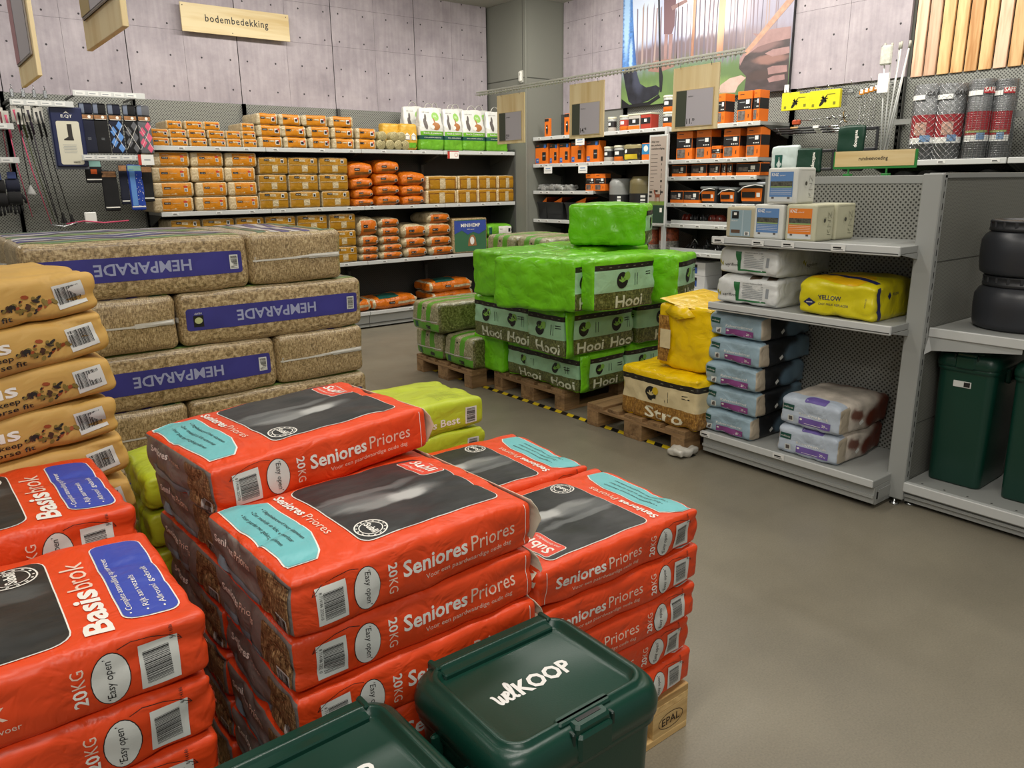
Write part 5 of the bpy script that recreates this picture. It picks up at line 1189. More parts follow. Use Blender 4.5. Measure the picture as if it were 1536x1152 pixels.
# ------------------------------------------------------------------ right wall goods
m_obox = film('carton_orange', 'e0701a', .45, .12, .06, 6); m_bandk = M('carton_black', '1d1d1f', .45); m_pgrey = M('carton_grey', '8d9296', .5)
def carton(W_, D_, H_, style):
    mb = MB(); mb.box(-W_/2, -D_/2, 0, W_/2, D_/2, H_, m_obox, .002); c = (0, -D_/2, H_/2); cr = (W_/2, 0, H_/2); e = W_-.004; o = mb
    if style == 'phone':
        dec_flat(o, 'front', c, sh_rect(e, H_*.2), m_bandk, 0, H_*.4, off=.001); dec_flat(o, 'front', c, sh_rect(W_*.3, H_*.42, .008), m_bandk, W_*.22, -H_*.12, off=.001); dec_flat(o, 'front', c, sh_rect(W_*.22, H_*.05), m_pgrey, W_*.22, -H_*.1, off=.0016)
        dec_flat(o, 'front', c, sh_rect(W_*.25, H_*.24), M('patch_blue', '2f62a8', .5), -W_*.33, -H_*.33, off=.0012); dec_flat(o, 'front', c, sh_text('GPS', H_*.07), m_wh, -W_*.40, -H_*.35, off=.002); dec_flat(o, 'front', c, sh_text('ALARM', H_*.05), m_obox, -W_*.42, H_*.38, off=.0018)
        dec_flat(o, 'front', c, sh_rect(W_*.18, H_*.17), M('patch_blue', '2f62a8', .5), W_*.3, H_*.37, off=.0018)
    elif style == 'tall':
        for f, cc, ee in (('front', c, e), ('right', cr, D_-.004)):
            dec_flat(o, f, cc, sh_rect(ee, H_*.34), m_bandk, 0, H_*.08, off=.001)
        dec_flat(o, 'front', c, sh_rect(W_*.24, W_*.2), m_white, W_*.22, H_*.15, off=.0016); dec_flat(o, 'front', c, sh_rect(W_*.4, H_*.025), m_pgrey, -W_*.15, H_*.15, off=.0016)
        for k in range(4): dec_flat(o, 'front', c, sh_ell(W_*.035, W_*.035, 8), m_white, W_*.02+k*W_*.11, -H_*.02, off=.0016)
        dec_flat(o, 'front', c, sh_rect(W_*.5, H_*.3, .006), M('device_print', '3a3430', .4, var=.5, vscale=30, var2='8a7f78'), -W_*.18, -H_*.28, off=.0016); dec_flat(o, 'front', c, sh_rect(W_*.3, H_*.02), m_bandk, -W_*.2, H_*.4, off=.0012); dec_flat(o, 'front', c, sh_rect(W_*.05, H_*.12), m_bandk, W_*.3, -H_*.3, off=.0012)
    elif style == 'low':
        dec_flat(o, 'front', c, sh_rect(e, H_*.66), m_bandk, 0, H_*.1, off=.001); dec_flat(o, 'right', cr, sh_rect(D_-.004, H_*.66), m_bandk, 0, H_*.1, off=.001); dec_flat(o, 'front', c, sh_rect(W_*.18, H_*.3), m_white, W_*.2, H_*.12, off=.0016)
        dec_flat(o, 'front', c, sh_rect(W_*.4, H_*.3), M('device_print', '3a3430', .4), -W_*.2, 0, off=.0016)
        for k in range(3): dec_flat(o, 'front', c, sh_ell(H_*.05, H_*.05, 8), m_white, W_*.05+k*H_*.15, -H_*.14, off=.002)
    return mb.build('carton')
def jar(R_, H_, style):
    r = MB(); body = {'orange': m_obox, 'clear': M('jar_clear', 'b5b0a8', .15), 'red': M('jar_red', 'a83a2c', .4)}[style]
    r.lathe([(R_*.92, 0), (R_, .006), (R_, H_*.3), ], m_obox if style != 'clear' else body, 20, cap1=False); r.lathe([(R_, H_*.3), (R_, H_*.7)], m_bandk if style != 'red' else body, 20, cap0=False, cap1=False); r.lathe([(R_, H_*.7), (R_, H_*.86), (R_*.95, H_*.87)], M('jar_grey', '9a9c98', .3), 20, cap0=False)
    vs = [(-R_*1.01*math.sin(a), -R_*1.01*math.cos(a), z) for a in (-.35, 0, .35) for z in (H_*.42, H_*.62)]; r.add(vs, [(0, 1, 3, 2), (2, 3, 5, 4)], m_white)
    o = r.build('jar'); r = MB(); r.lathe([(R_*1.03, H_*.86), (R_*1.04, H_*.88), (R_*1.04, H_*.98), (R_*.98, H_)], M('lid_cream', 'c9c6ae', .4), 20); r.build('lid', o); return o
def slim_pack():
    mb = MB(); mb.box(-.04, -.02, 0, .04, .02, .20, m_obox, .004); c = (0, -.02, .1); dec_flat(mb, 'front', c, sh_rect(.07, .03), m_bandk, 0, .082); dec_flat(mb, 'front', c, sh_ell(.018, .055), m_bandk, .005, -.02); dec_flat(mb, 'front', c, sh_rect(.02, .012), m_wh, 0, -.0, off=.0016)
    return mb.build('blister_pack')
XR = 6.03
def RL(u0, u1, d=0.1, z=0): return (XR+d/2, (u0+u1)/2, z)
RG = 'orange goods on the right wall shelves'
put('slim', slim_pack, RL(6.961, 7.071, .04, 2.026), -PI/2, (1, 1, 1), 'single slim orange pack standing beside the column, top shelf', 'pack')
put('slim', None, RL(6.63, 6.72, .04, 2.026), -PI/2, (1.1, 1, 1.15), 'slim orange pack half behind the middle price board, top shelf', 'pack')
def jrs(i, st, u0, u1, z, H_, lab):
    R_ = (u1-u0)/2; o = jar(R_, H_, st); o.location = RL(u0, u1, 2*R_+.02, z); o.rotation_euler = (0, 0, -PI/2); tag(o, lab, 'jar', 'jars on the right wall shelves')
jrs(0, 'clear', 5.976, 6.068, 2.026, .15, 'narrow grey lidded jar just right of the middle price board')
jrs(1, 'red', 5.767, 5.913, 2.026, .155, 'red jar second from the middle price board, top shelf')
def clear_box(W_, H_, red=False):
    mb = MB(); mb.box(-W_/2, -.06, 0, W_/2, .06, H_, M('jar_red', 'a83a2c', .4) if red else M('jar_clear', 'b5b0a8', .15), .006); c = (0, -.06, H_/2)
    dec_flat(mb, 'front', c, sh_rect(W_*.9, H_*.4), m_bandk, 0, H_*.05, off=.001); dec_flat(mb, 'front', c, sh_rect(W_*.25, H_*.2), m_white, 0, H_*.08, off=.0016)
    if not red: dec_flat(mb, 'front', c, sh_rect(W_*.98, H_*.25), m_obox, 0, -H_*.34, off=.001)
    o = mb.build('jar'); mb = MB(); mb.box(-W_/2-.004, -.064, H_*.96, W_/2+.004, .064, H_+.01, M('lid_cream', 'c9c6ae', .4), .004); mb.build('lid', o); return o
for (u0, u1, red, lab) in ((5.583, 5.742, False, 'square clear tub with orange foot between two red jars'), (5.437, 5.576, True, 'square red and black tub left of the stacked cream lidded jars')):
    o = clear_box(u1-u0, .145, red); o.location = RL(u0, u1, .12, 2.026); o.rotation_euler = (0, 0, -PI/2); tag(o, lab, 'tub', 'jars on the right wall shelves')
jrs(2, 'orange', 5.185, 5.33, 2.026, .145, 'lower of two stacked cream lidded jars on the top shelf')
jrs(3, 'orange', 5.185, 5.33, 2.174, .15, 'upper of two stacked cream lidded jars on the top shelf')
for i, (u0, u1, z0, z1) in enumerate(RA_2[:5]):
    put('cphone', lambda: carton(.22, .1, .23, 'phone'), RL(u0, u1, .1, 1.727), -PI/2+random.uniform(-.05, .05), ((u1-u0)*.84/.22, 1, (z1-z0)/.23), 'orange device carton with black handset, %s from the column, second shelf' % nth(i), 'box', 'orange device cartons on the second shelf')
jrs(4, 'clear', 6.007, 6.126, 1.727, .155, 'grey topped jar right of the orange device cartons')
jrs(5, 'orange', 5.824, 5.991, 1.727, .16, 'wide jar with orange foot left of the black and yellow bag')
s = Soft(.25, .14, .17, r=.03, amp=.01, freq=10, seed=2, crease=.008, cell=.02); s.body(lambda f, u, v: M('foil_black', '23231f', .25) if v < .03 else M('foil_olive', '8f8660', .25)); s.dec('front', sh_rect(.17, .05), M('label_yellow', 'c9b12a', .4), 0, -.045, 0, .002, .03); s.dec('front', sh_ell(.014, .02, 10), m_wh, -.07, .01, 0, .002, 0)
o = s.finish('rope_bag'); o.location = RL(5.564, 5.816, .14, 1.727); o.rotation_euler = (0, 0, -PI/2); tag(o, 'black foil bag with yellow label, second shelf left of the ruler board', 'bag')
mb = MB(); mb.box(-.055, -.05, 0, .055, .05, .165, m_obox, .003); dec_flat(mb, 'front', (0, -.05, .0825), sh_rect(.106, .10), M('patch_blue2', '2f7fb0', .5), 0, .025); dec_flat(mb, 'front', (0, -.05, .0825), sh_ell(.03, .03), m_wh, 0, .03, off=.0016)
o = mb.build('carton', None, RL(5.438, 5.541, .1, 1.727), -PI/2); tag(o, 'small blue and orange carton partly behind the ruler board', 'box')
# third and fourth shelf of the first bays
for i, (u0, u1, yaw) in enumerate(((6.216, 6.36, 0), (6.08, 6.21, .15))):
    put('ctall0', lambda: carton(.14, .1, .185, 'tall'), RL(u0, u1, .1, 1.427 if i == 0 else 1.427), -PI/2+yaw, (1, 1, .96), ['orange carton with white stripe at the end of the short shelf', 'orange carton overhanging the right end of the short shelf'][i], 'box', RG)
rn = random.Random(8)
for i in range(4):
    s = Soft(.16, .12, .07, r=.03, amp=.02, freq=16, seed=i+3, crease=.02, cell=.016); s.body(lambda f, u, v: M('clear_bag', '8f8f8c', .12, bump=.8, bscale=50, var=.5, vscale=25)); o = s.finish('clear_bag')
    o.location = RL(6.60+.15*i, 6.75+.15*i, .14, 1.427); o.rotation_euler = (0, 0, -PI/2); tag(o, 'crumpled clear plastic bag of small parts, %s from the column, third shelf' % nth(3-i), 'bag', 'clear plastic bags on the third shelf')
def spool(R_, H_, st):
    r = MB(); r.lathe([(R_*.96, 0), (R_, .01), (R_, H_*.2)], M('cable_dark', '3a3632', .35, bump=.8, bscale=90, var=.3, vscale=60), 28, cap1=False); r.lathe([(R_*1.005, H_*.2), (R_*1.005, H_*.34)], m_obox, 28, cap0=False, cap1=False)
    r.lathe([(R_*1.005, H_*.34), (R_*1.005, H_*.62)], m_bandk, 28, cap0=False, cap1=False); r.lathe([(R_*1.005, H_*.62), (R_, H_*.8), (R_, H_*.9), (R_*.8, H_)], M('spool_grey' if st == 0 else 'spool_olive', '8a8c8a' if st == 0 else '6e6546', .3, bump=.4, bscale=70), 28, cap0=False)
    for k in range(3):
        vs = [(-R_*1.02*math.sin(a), -R_*1.02*math.cos(a), z) for a in (-.75, -.6, -.45) for z in (H_*(.37+.08*k), H_*(.42+.08*k))]; r.add(vs, [(0, 1, 3, 2), (2, 3, 5, 4)], m_white)
    return r.build('cord_spool')
for (u0, u1, st, H_, lab) in ((5.824, 6.075, 0, .43, 'grey topped rope spool standing left of the larger olive one'), (5.475, 5.80, 1, .45, 'large olive topped rope spool left of the ruler board')):
    o = spool((u1-u0)/2, H_, st); o.location = RL(u0, u1, (u1-u0)+.02, 1.122); o.rotation_euler = (0, 0, -PI/2); tag(o, lab, 'spool', 'rope spools')
def tote():
    mb = MB(); mb.loft([(.12, .1, .02, 0), (.135, .115, .02, .17), (.145, .125, .02, .18), (.145, .125, .02, .195), (.13, .11, .02, .195), (.125, .105, .02, .05)], m_dark, 4); o = mb.build('tote')
    mb = MB(); mb.add([(-.12, -.1, .15), (.10, -.1, .15), (.12, -.1, .25), (.12, .1, .25), (-.12, .1, .16)], [(0, 1, 2), (0, 2, 3, 4)], m_obox); mb.box(-.11, -.09, .1, .11, .09, .155, m_obox); mb.build('packing_insert', o); return o
for i, (u, w_, lab) in enumerate(((7.12, .6, 'narrow black tote beside the column, fourth shelf'), (6.91, 1.1, 'black tote with orange insert second from the column'), (6.54, 1.35, 'wide black tote with orange insert behind the green bale'))):
    put('tote', tote, (6.16, u, 1.103), -PI/2, (w_, 1, 1), lab, 'tote', 'black totes on the fourth shelf')
mb = MB(); mb.loft([(.045, .045, .02, 0), (.05, .05, .02, .02), (.05, .05, .02, .08), (.06, .06, .02, .09), (.06, .06, .02, .105), (.02, .02, .01, .11)], M('terracotta', '8f4a3a', .5), 5); tag(mb.build('small_pot', None, (6.1, 6.86, .803)), 'small terracotta coloured pot under the black totes', 'pot')
# hanging paper cards
for (u, z, lab) in ((6.93, 1.665, 'white price card hanging from the second shelf beside the column'), (6.35, 1.66, 'white price card hanging from the second shelf, further from the column'), (6.40, 1.955, 'white price card hanging below the middle price board')):
    mb = MB(); mb.box(-.07, 0, -.045, .07, .002, .035, m_white); dec_flat(mb, 'front', (0, 0, -.005), sh_rect(.08, .01), M('card_blue', '6f8fb5', .5), 0, .015); dec_flat(mb, 'front', (0, 0, -.005), sh_rect(.1, .006), m_pgrey, 0, -.01)
    tag(mb.build('price_card', None, (5.975, u, z), -PI/2), lab, 'card', 'white price cards on the right wall')
# ruler board
mb = MB(); mb.box(-.115, 0, 0, .115, .012, .84, m_steel_l, .002); c = (0, 0, .42); dec_flat(mb, 'front', c, sh_rect(.20, .81), M('board_taupe', 'a4968c', .5), 0, 0); 
dec_flat(mb, 'front', c, sh_rect(.20, .17), M('board_forest', '1f3a2c', .5), 0, -.32, off=.0014); dec_flat(mb, 'front', c, sh_rect(.20, .035), M('board_grass', '6f8a3a', .5), 0, -.215, off=.0014)
for i, t in enumerate(('Altijd voor', 'een perfecte', 'weidebeveiliging')): dec_flat(mb, 'front', c, sh_text(t, .017, w=(.10, .12, .165)[i], bold=.02), m_ink, -.088, .35-.032*i, off=.0014)
for i in range(11): dec_flat(mb, 'front', c, sh_rect(.085 if i < 6 else .045, .003), m_ink, -.045 if i < 6 else -.065, .24-.036*i, off=.0014)
for i, (w_, h_) in enumerate(((.022, .04), (.006, .02), (.008, .02), (.006, .045), (.022, .02), (.01, .03), (.01, .05))): dec_flat(mb, 'front', c, sh_rect(w_, h_), m_ink, .05, .20-.052*i, off=.0014)
hm = M('horse_chestnut', '7d4028', .5)
for s_ in (sh_poly([(-.03, 0), (.03, 0), (.034, .03), (-.028, .03)]), sh_poly([(-.034, .02), (-.02, .03), (-.034, .075), (-.05, .065)]), sh_poly([(-.03, 0), (-.024, 0), (-.026, -.05), (-.03, -.05)]), sh_poly([(.022, 0), (.03, 0), (.032, -.05), (.026, -.05)]), sh_poly([(-.018, 0), (-.012, 0), (-.01, -.05), (-.014, -.05)])): dec_flat(mb, 'front', c, s_, hm, .01, -.16, off=.002)
for (x, y) in ((-.075, -.11), (-.005, -.10), (.06, -.11), (-.08, -.15)): dec_flat(mb, 'front', c, sh_rect(.035, .018), m_ink, x, y, off=.0018)
dec_flat(mb, 'front', c, sh_ell(.014, .014), m_wh, -.07, -.28, off=.002); dec_flat(mb, 'front', c, sh_rect(.028, .04), m_wh, .06, -.28, off=.002)
rb_ = mb.build('ruler_board', None, (5.85, 5.168, 1.11), -PI/2)
for z in (.08, .78):
    mb = MB(); mb.box(-.006, .012, z, .006, .112, z+.02, m_steel); mb.build('clip_arm', rb_)
tag(rb_, 'tall taupe information board with ruler marks and a horse', 'board')
# tubs below the board
m_net = M('net_orange', 'b2562f', .5, var=.6, vscale=40, var2='2c1a14', bump=.5)
for (u0, u1, z, h_, lab) in ((5.13, 5.33, .852, .25, 'orange and white netting tub below the ruler board'), (5.34, 5.45, .802, .27, 'orange banded tub left of the netting tub, below the board')):
    R_ = (u1-u0)/2; mb = MB(); mb.lathe([(R_*.95, 0), (R_, .01), (R_, h_*.35)], M('net_white', 'b5b0aa', .5, var=.6, vscale=60, var2='3a3634'), 24, cap1=False); mb.lathe([(R_, h_*.35), (R_, h_*.9)], m_net, 24, cap0=False); o = mb.build('netting_tub'); mb = MB(); mb.lathe([(R_*1.03, h_*.9), (R_*1.03, h_), (R_*.9, h_)], M('lid_clear', '8d8b86', .3), 24); mb.build('lid', o)
    o.location = (XR+R_, (u0+u1)/2, z); tag(o, lab, 'tub', 'netting tubs')
# second bay of boxes
for i, (u0, u1, z0, z1) in enumerate(RB_TOP):
    put('ctallb', lambda: carton(.17, .14, .26, 'tall'), RL(u0+.01, u1+.01, .14, 2.017), -PI/2, ((u1-u0)*.84/.17, 1, 1), ['tall orange and black carton just right of the rightmost price board', 'tall orange and black carton, largest on the top shelf', 'narrow tall orange and black carton at the end of the top shelf'][i], 'box', 'tall orange cartons on the top shelf')
for i, (u0, u1, z0, z1) in enumerate(RB_1):
    put('ctallb', None, RL(u0, u1, .14, 1.717), -PI/2+random.uniform(-.06, .06), ((u1-u0)*.80/.17, 1, (z1-z0)/.26), '%s orange and black carton, %s from the ruler board, second shelf' % ('small' if i == 2 else 'tall', nth(i)), 'box', 'orange cartons right of the ruler board')
for i, (u0, u1, z0, z1) in enumerate(RB_2):
    put('clow', lambda: carton(.2, .14, .115, 'low'), RL(u0, u1, .14, 1.562), -PI/2, ((u1-u0)*.84/.2, 1, .95), 'low black and orange carton, %s from the ruler board, third shelf' % nth(i), 'box', 'low cartons right of the ruler board')
for i, (u0, u1, z0, z1) in enumerate(RB_3[:2]):
    put('clow', None, RL(u0, u1, .14, 1.314), -PI/2, ((u1-u0)*.96/.2, 1, 1.0), 'low black and orange carton, %s from the ruler board, fourth shelf' % nth(i), 'box', 'low cartons right of the ruler board')
m_pail = M('pail_grey', '3c3f44', .35); m_paill = M('pail_lid', 'a6abb2', .35)
def pail():
    r = empty('pail'); mb = MB(); mb.loft([(.085, .085, .02, 0), (.10, .10, .025, .135), (.103, .103, .025, .14)], m_pail, 5); mb.add([(-.075, -.096, .02), (.075, -.096, .02), (.082, -.103, .11), (-.082, -.103, .11)], [(0, 1, 2, 3)], m_obox); mb.add([(-.072, -.1005, .045), (.03, -.1005, .045), (.03, -.104, .085), (-.072, -.104, .085)], [(0, 1, 2, 3)], m_bandk); mb.add([(.04, -.101, .05), (.066, -.101, .05), (.066, -.1045, .08), (.04, -.1045, .08)], [(0, 1, 2, 3)], m_white); mb.build('tub', r)
    mb = MB(); mb.loft([(.104, .104, .025, .132), (.107, .107, .025, .134), (.107, .107, .025, .15), (.1, .1, .02, .153)], m_paill, 5); mb.build('lid', r)
    mb = MB(); mb.tube([(.09, -.108, .125), (.04, -.125, .135), (-.04, -.13, .12), (-.095, -.115, .085)], .004, m_white, 6); mb.build('handle', r); return r
for i, (u0, u1, z0, z1) in enumerate(RB_3[2:]):
    sc = (u1-u0)/.214; put('pail', pail, (XR+.11*(1.2 if i == 2 else 1), (u0+u1)/2, 1.314), -PI/2, (sc*.96, 1.2 if i == 2 else 1, (z1-z0)/.153), ['dark pail with grey lid and orange label, nearest the ruler board', 'dark pail with grey lid, the middle one of three', 'large dark pail with white handle at the shelf end'][i], 'pail', 'dark pails on the fourth shelf')
m_reel = M('reel_red', '6d2419', .35)
for i, (u, col) in enumerate(((5.0, m_reel), (4.9, m_dark), (4.78, m_dark), (4.68, m_reel), (4.60, m_reel))):
    mb = MB(); mb.tube([(-.03, 0, .045), (-.022, 0, .045)], .045, col, 16); mb.tube([(-.022, 0, .045), (.022, 0, .045)], .03, col, 14); mb.tube([(.022, 0, .045), (.03, 0, .045)], .045, col, 16)
    mb.tube([(-.035, 0, .045), (-.045, 0, .045), (-.045, .0, .07)], .004, m_chrome, 6)
    tag(mb.build('cord_reel', None, (6.12, u, 1.117), -PI/2+.5*i), 'small %s cord reel, %s from the ruler board, fifth shelf' % ('dark red' if col is m_reel else 'black', nth(i)), 'reel', 'cord reels')
for z, dx in ((1.117, 5.02), (.852, 5.02)):
    mb = MB(); mb.box(0, 0, 0, .9, .002, .035, M('clear_guard', 'b9bcbc', .1, trans=.0)); tag(mb.build('clear_guard', None, (5.995, dx+.08, z), -PI/2), 'clear plastic lip along the front of the %s small parts shelf' % ('upper' if z > 1 else 'lower'), 'guard')
rn = random.Random(4)
for i in range(14):
    u = 4.5+rn.uniform(0, .5); mb = MB(); a = rn.uniform(0, 3); m_ = (m_chrome, m_dark, M('clip_black', '202226', .3))[i % 3]
    mb.tube([(-.035*math.cos(a), -.035*math.sin(a), 0.02), (0, 0, .045+rn.uniform(0, .03)), (.035*math.cos(a), .035*math.sin(a), .02)], .008, m_, 6); mb.tube([(0, 0, .03), (0, .01, .0)], .014, m_, 8); mb.lathe([(.018, 0.0), (.018, .012), (.01, .02)], m_, 10)
    tag(mb.build('insulator', None, (6.08+rn.uniform(0, .14), u, .852+(.04 if i > 8 else 0)), 0), ('steel', 'black', 'dark')[i % 3]+' fence insulator in the heap on the sixth shelf', 'insulator', 'fence insulators heaped on the sixth shelf')
# white cartons
def white_carton(blue):
    mb = MB(); mb.add([(-.15, -.12, 0), (.15, -.12, 0), (.15, .14, 0), (-.15, .14, 0), (-.15, -.12, .125), (.15, -.12, .125), (.15, .14, .125), (-.15, .14, .125)], [(0, 3, 2, 1), (4, 5, 6, 7), (0, 1, 5, 4), (1, 2, 6, 5), (2, 3, 7, 6), (3, 0, 4, 7)], M('carton_white', 'c9cacb', .5))
    c = (-.03, -.12, .0625); dec_flat(mb, 'front', c, sh_rect(.17, .085), M('label_cobalt', '35569e', .5) if blue else m_bandk, 0, 0); dec_flat(mb, 'front', c, sh_rect(.17, .03), m_bandk, 0, .03, off=.0014); 
    if not blue: dec_flat(mb, 'front', c, sh_text('PULSARA', .018, w=.11, align='c', bold=.02), m_wh, 0, -.01, off=.0018)
    return mb.build('carton')
for i, (u, z, bl, lab) in enumerate(((4.83, .502, 1, 'lower white carton with blue label behind the hay bales'), (4.83, .629, 1, 'upper white carton with blue label behind the hay bales'), (4.88, .162, 0, 'white carton with black label at the bottom, behind the hay bales'), (4.57, .162, 0, 'white carton with black label beside the yellow straw bale'))):
    put('wc%d' % bl, lambda bl=bl: white_carton(bl), (6.15, u, z), -PI/2, (1, 1, 1 if bl else 2.2), lab, 'box', 'white cartons on the lower right shelves')

# ------------------------------------------------------------------ hay and straw bales on pallets
m_lgreen = film('film_green', '74c81e', .26, .7, .18, 7); m_yfilm = film('film_yellow', 'f0c80c', .26, .7, .15, 7)
m_mint = film('label_mint', '9cc7a0', .35, .3, .1, 8); m_creamlab = film('label_cream', 'd8c79b', .35, .3, .1, 8); m_kblack = film('strip_black', '26221c', .35, .3, .1, 8)
m_hay = fibre('hay_print', '34391b', '59602f', '878c55', 55, .4, .3, .3); m_straw = fibre('straw_print', '6d4716', '9c6e2a', 'c99c50', 45, .4, .3, .3)
m_lgreen2 = M('leaf_green', '7fb24a', .5)
def wrapped_bale(L, W, H, seed, sides, kind='hay', flap=None):
    """bale in printed film: label on the named sides, plain film elsewhere"""
    fm, lm, hm, word = (m_lgreen, m_mint, m_hay, 'Hooi') if kind == 'hay' else (m_yfilm, m_creamlab, m_straw, 'Stro')
    s = Soft(L, W, H, r=.028, amp=.009, freq=5, seed=seed, bulge=(.010, .010, .012), crease=.012, cell=.022)
    h = H/2; z1, z2, z3 = h-.045, h-.078, -h+H*.36
    def mf(f, u, v):
        if f in sides:
            if v > z1: return fm
            if v > z2: return m_kblack
            if v > z3: return lm
            return hm
        return fm
    s.body(mf, cuts=((), (), (z1, z2, z3)))
    for f in sides:
        wd = L if f in ('front', 'back') else W
        n = 2 if wd > .6 else 1
        for k in range(n):
            x = (-wd*.22+k*wd*.46) if n == 2 else -.02
            zc = (z2+z3)/2; R_ = (z2-z3)*.36
            s.dec(f, sh_ell(R_, R_*1.05, 20), m_black, x-.02, zc, 0, .0022, .03)
            for a in (.4, 1.1, 1.9, 2.7): s.dec(f, sh_at(sh_ell(R_*.42, R_*.12, 8), R_*.3*math.cos(a), R_*.35*math.sin(a)-.01, a), m_lgreen2 if kind == 'hay' else M('leaf_cream', 'cfc08e', .5), x-.02, zc, 0, .003, 0)
            s.dec(f, sh_ell(R_*.55, R_*.55, 14), m_lgreen2 if kind == 'hay' else M('dot_gold', 'c9a91c', .5), x+R_*.85-.02, zc+R_*.5, 0, .0032, 0)
            for q in range(4): s.dec(f, sh_rect(.004, (z2-z3)*.55), m_ink2, x+R_+.045+q*.011, zc, 0, .0022, 0) if q % 2 == 0 else None
            s.dec(f, sh_text(word, min(.075, (z3+h)*.62), w=.24 if kind == 'hay' else .29, bold=.02), M('word_pale', 'c9cdb4', .4) if kind == 'hay' else M('word_cream', 'e3dcc0', .4), x-.07, -h+.02, 0, .002, .03)
        for q in range(int(wd/.07)): s.dec(f, sh_rect(.02, .005), M('strip_text', '6d6a58', .5), -wd/2+.06+q*.07, (z1+z2)/2, 0, .0022, 0)
        s.dec(f, sh_rect(.05, .006), m_ink2, wd*.36, z2-.03, 0, .0022, 0); s.dec(f, sh_rect(.05, .006), m_ink2, wd*.36, z2-.045, 0, .0022, 0)
    o = s.finish('wrapped_bale')
    if flap:
        x, y, ang = flap; mb = MB(); n = 7; vs = []
        for i in range(n+1):
            t = i/n; z = .01+(H-.02)*t
            for j in range(4):
                q = j/3-.5; vs.append((x+math.cos(ang)*.085*q+math.sin(ang)*(.006*math.sin(7*t+j*2)), y+math.sin(ang)*.085*q-math.cos(ang)*(.012+.006*math.sin(5*t+j)), z))
        mb.add(vs, [(i*4+j, i*4+j+1, i*4+5+j, i*4+4+j) for i in range(n) for j in range(3)], fm, True); fl = mb.build('seam_flap', o); sd = fl.modifiers.new('s', 'SOLIDIFY'); sd.thickness = .004
    return o
def bale_at(x0, x1, y0, y1, z0, z1, sides, lab, seed, kind='hay', flap=None, rz=0.0, grp='green wrapped hay bales'):
    o = wrapped_bale(x1-x0, y1-y0, z1-z0, seed, sides, kind, flap); o.location = ((x0+x1)/2, (y0+y1)/2, z0); o.rotation_euler = (0, 0, rz)
    tag(o, lab, 'bale', grp); return o
bale_at(3.40, 3.86, 3.64, 4.41, .146, .415, ('left', 'front'), 'bottom layer hay bale with mint label, at the near corner of the pallet', 1, flap=(-.18, -.395, 0))
bale_at(3.88, 4.50, 3.655, 4.38, .146, .415, ('front', 'left'), 'bottom layer hay bale right of the near corner one', 2)
bale_at(3.37, 3.90, 4.43, 4.80, .146, .415, ('back',), 'bottom layer hay bale showing its plain green side, at the left', 3)
bale_at(3.28, 3.72, 4.00, 4.66, .418, .735, ('left', 'front'), 'middle layer hay bale with mint label, left of the corner flap', 4)
bale_at(3.24, 3.90, 3.60, 3.98, .418, .735, ('left', 'front'), 'middle layer hay bale at the near corner, green flap on its edge', 5, flap=(-.30, -.205, .2))
bale_at(3.93, 4.45, 3.60, 4.05, .418, .735, ('left', 'front'), 'middle layer hay bale at the right end', 6)
bale_at(3.76, 4.4, 4.10, 4.7, .418, .735, ('front',), 'middle layer hay bale hidden behind the left one', 7)
def bale_c(cx, cy, L, W, z0, z1, yaw, sides, lab, seed):
    # near right foot corner at (cx, cy); long side runs left and away, turned by yaw
    o = wrapped_bale(L, W, z1-z0, seed, sides); c, s_ = math.cos(yaw), math.sin(yaw)
    o.location = (cx+L/2*c-W/2*s_, cy+L/2*s_+W/2*c, z0); o.rotation_euler = (0, 0, yaw); return tag(o, lab, 'bale', 'green wrapped hay bales')
bale_c(3.20, 3.45, .27, .60, .738, 1.065, .36, ('front',), 'top layer hay bale showing a large plain green side, nearest', 8)
bale_at(3.42, 3.80, 3.78, 4.13, .738, 1.06, (), 'top layer hay bale hidden behind the nearest green sided one', 16)
bale_at(3.27, 3.82, 3.36, 3.66, .738, 1.075, ('front',), 'top layer hay bale with mint label between two green sided ones', 9)
bale_at(3.25, 3.80, 4.16, 4.62, .738, 1.06, ('back',), 'top layer hay bale with plain green side at the far left', 10)
bale_c(3.97, 3.29, .36, .56, .738, 1.055, .36, ('front',), 'top layer hay bale with plain green side at the right end', 11)
bale_at(3.83, 4.45, 3.98, 4.62, .738, 1.07, (), 'top layer hay bale at the back under the single fourth layer one', 12)
bale_c(4.10, 3.70, .36, .56, 1.085, 1.37, .62, ('front',), 'single green hay bale on top of the whole stack', 13)
bale_at(3.34, 3.80, 2.60, 3.19, .146, .45, ('left', 'front'), 'yellow topped straw bale lying on the pallet', 14, 'straw', grp='yellow wrapped straw bales')
o = bale_at(3.43, 3.85, 2.60, 2.99, .462, .84, (), 'upright yellow straw bale with torn film, on the lying one', 15, 'straw', grp='yellow wrapped straw bales')
mb = MB(); rn = random.Random(2); n = 9; vs = []
L_ = .042
for i in range(n+1):
    t = i/n; z = .04+.27*t
    for j in range(3): vs.append((-.222-.006*rn.random(), .17-.035*j-.02*math.sin(3.2*t)*(j == 2), z))
mb.add(vs, [(i*3+j, i*3+3+j, i*3+4+j, i*3+1+j) for i in range(n) for j in range(2)], m_straw, True); mb.build('torn_opening', o)
mb = MB(); mb.box(-.232, .075, .12, -.229, .15, .23, m_creamlab); mb.build('torn_label', o)
for (a, b_, c_, ex) in ((.19, .05, .29, 1), (-.19, .05, .35, 0)):
    mb = MB(); mb.add([(-.22, .13, .33), (-.245, .02, .30), (-.235, -.10, .33), (-.21, -.02, .375), (-.2, .1, .375)], [(0, 1, 3, 4), (1, 2, 3)], m_yfilm, True)
    if ex: f_ = mb.build('film_fold', o); sd = f_.modifiers.new('s', 'SOLIDIFY'); sd.thickness = .004
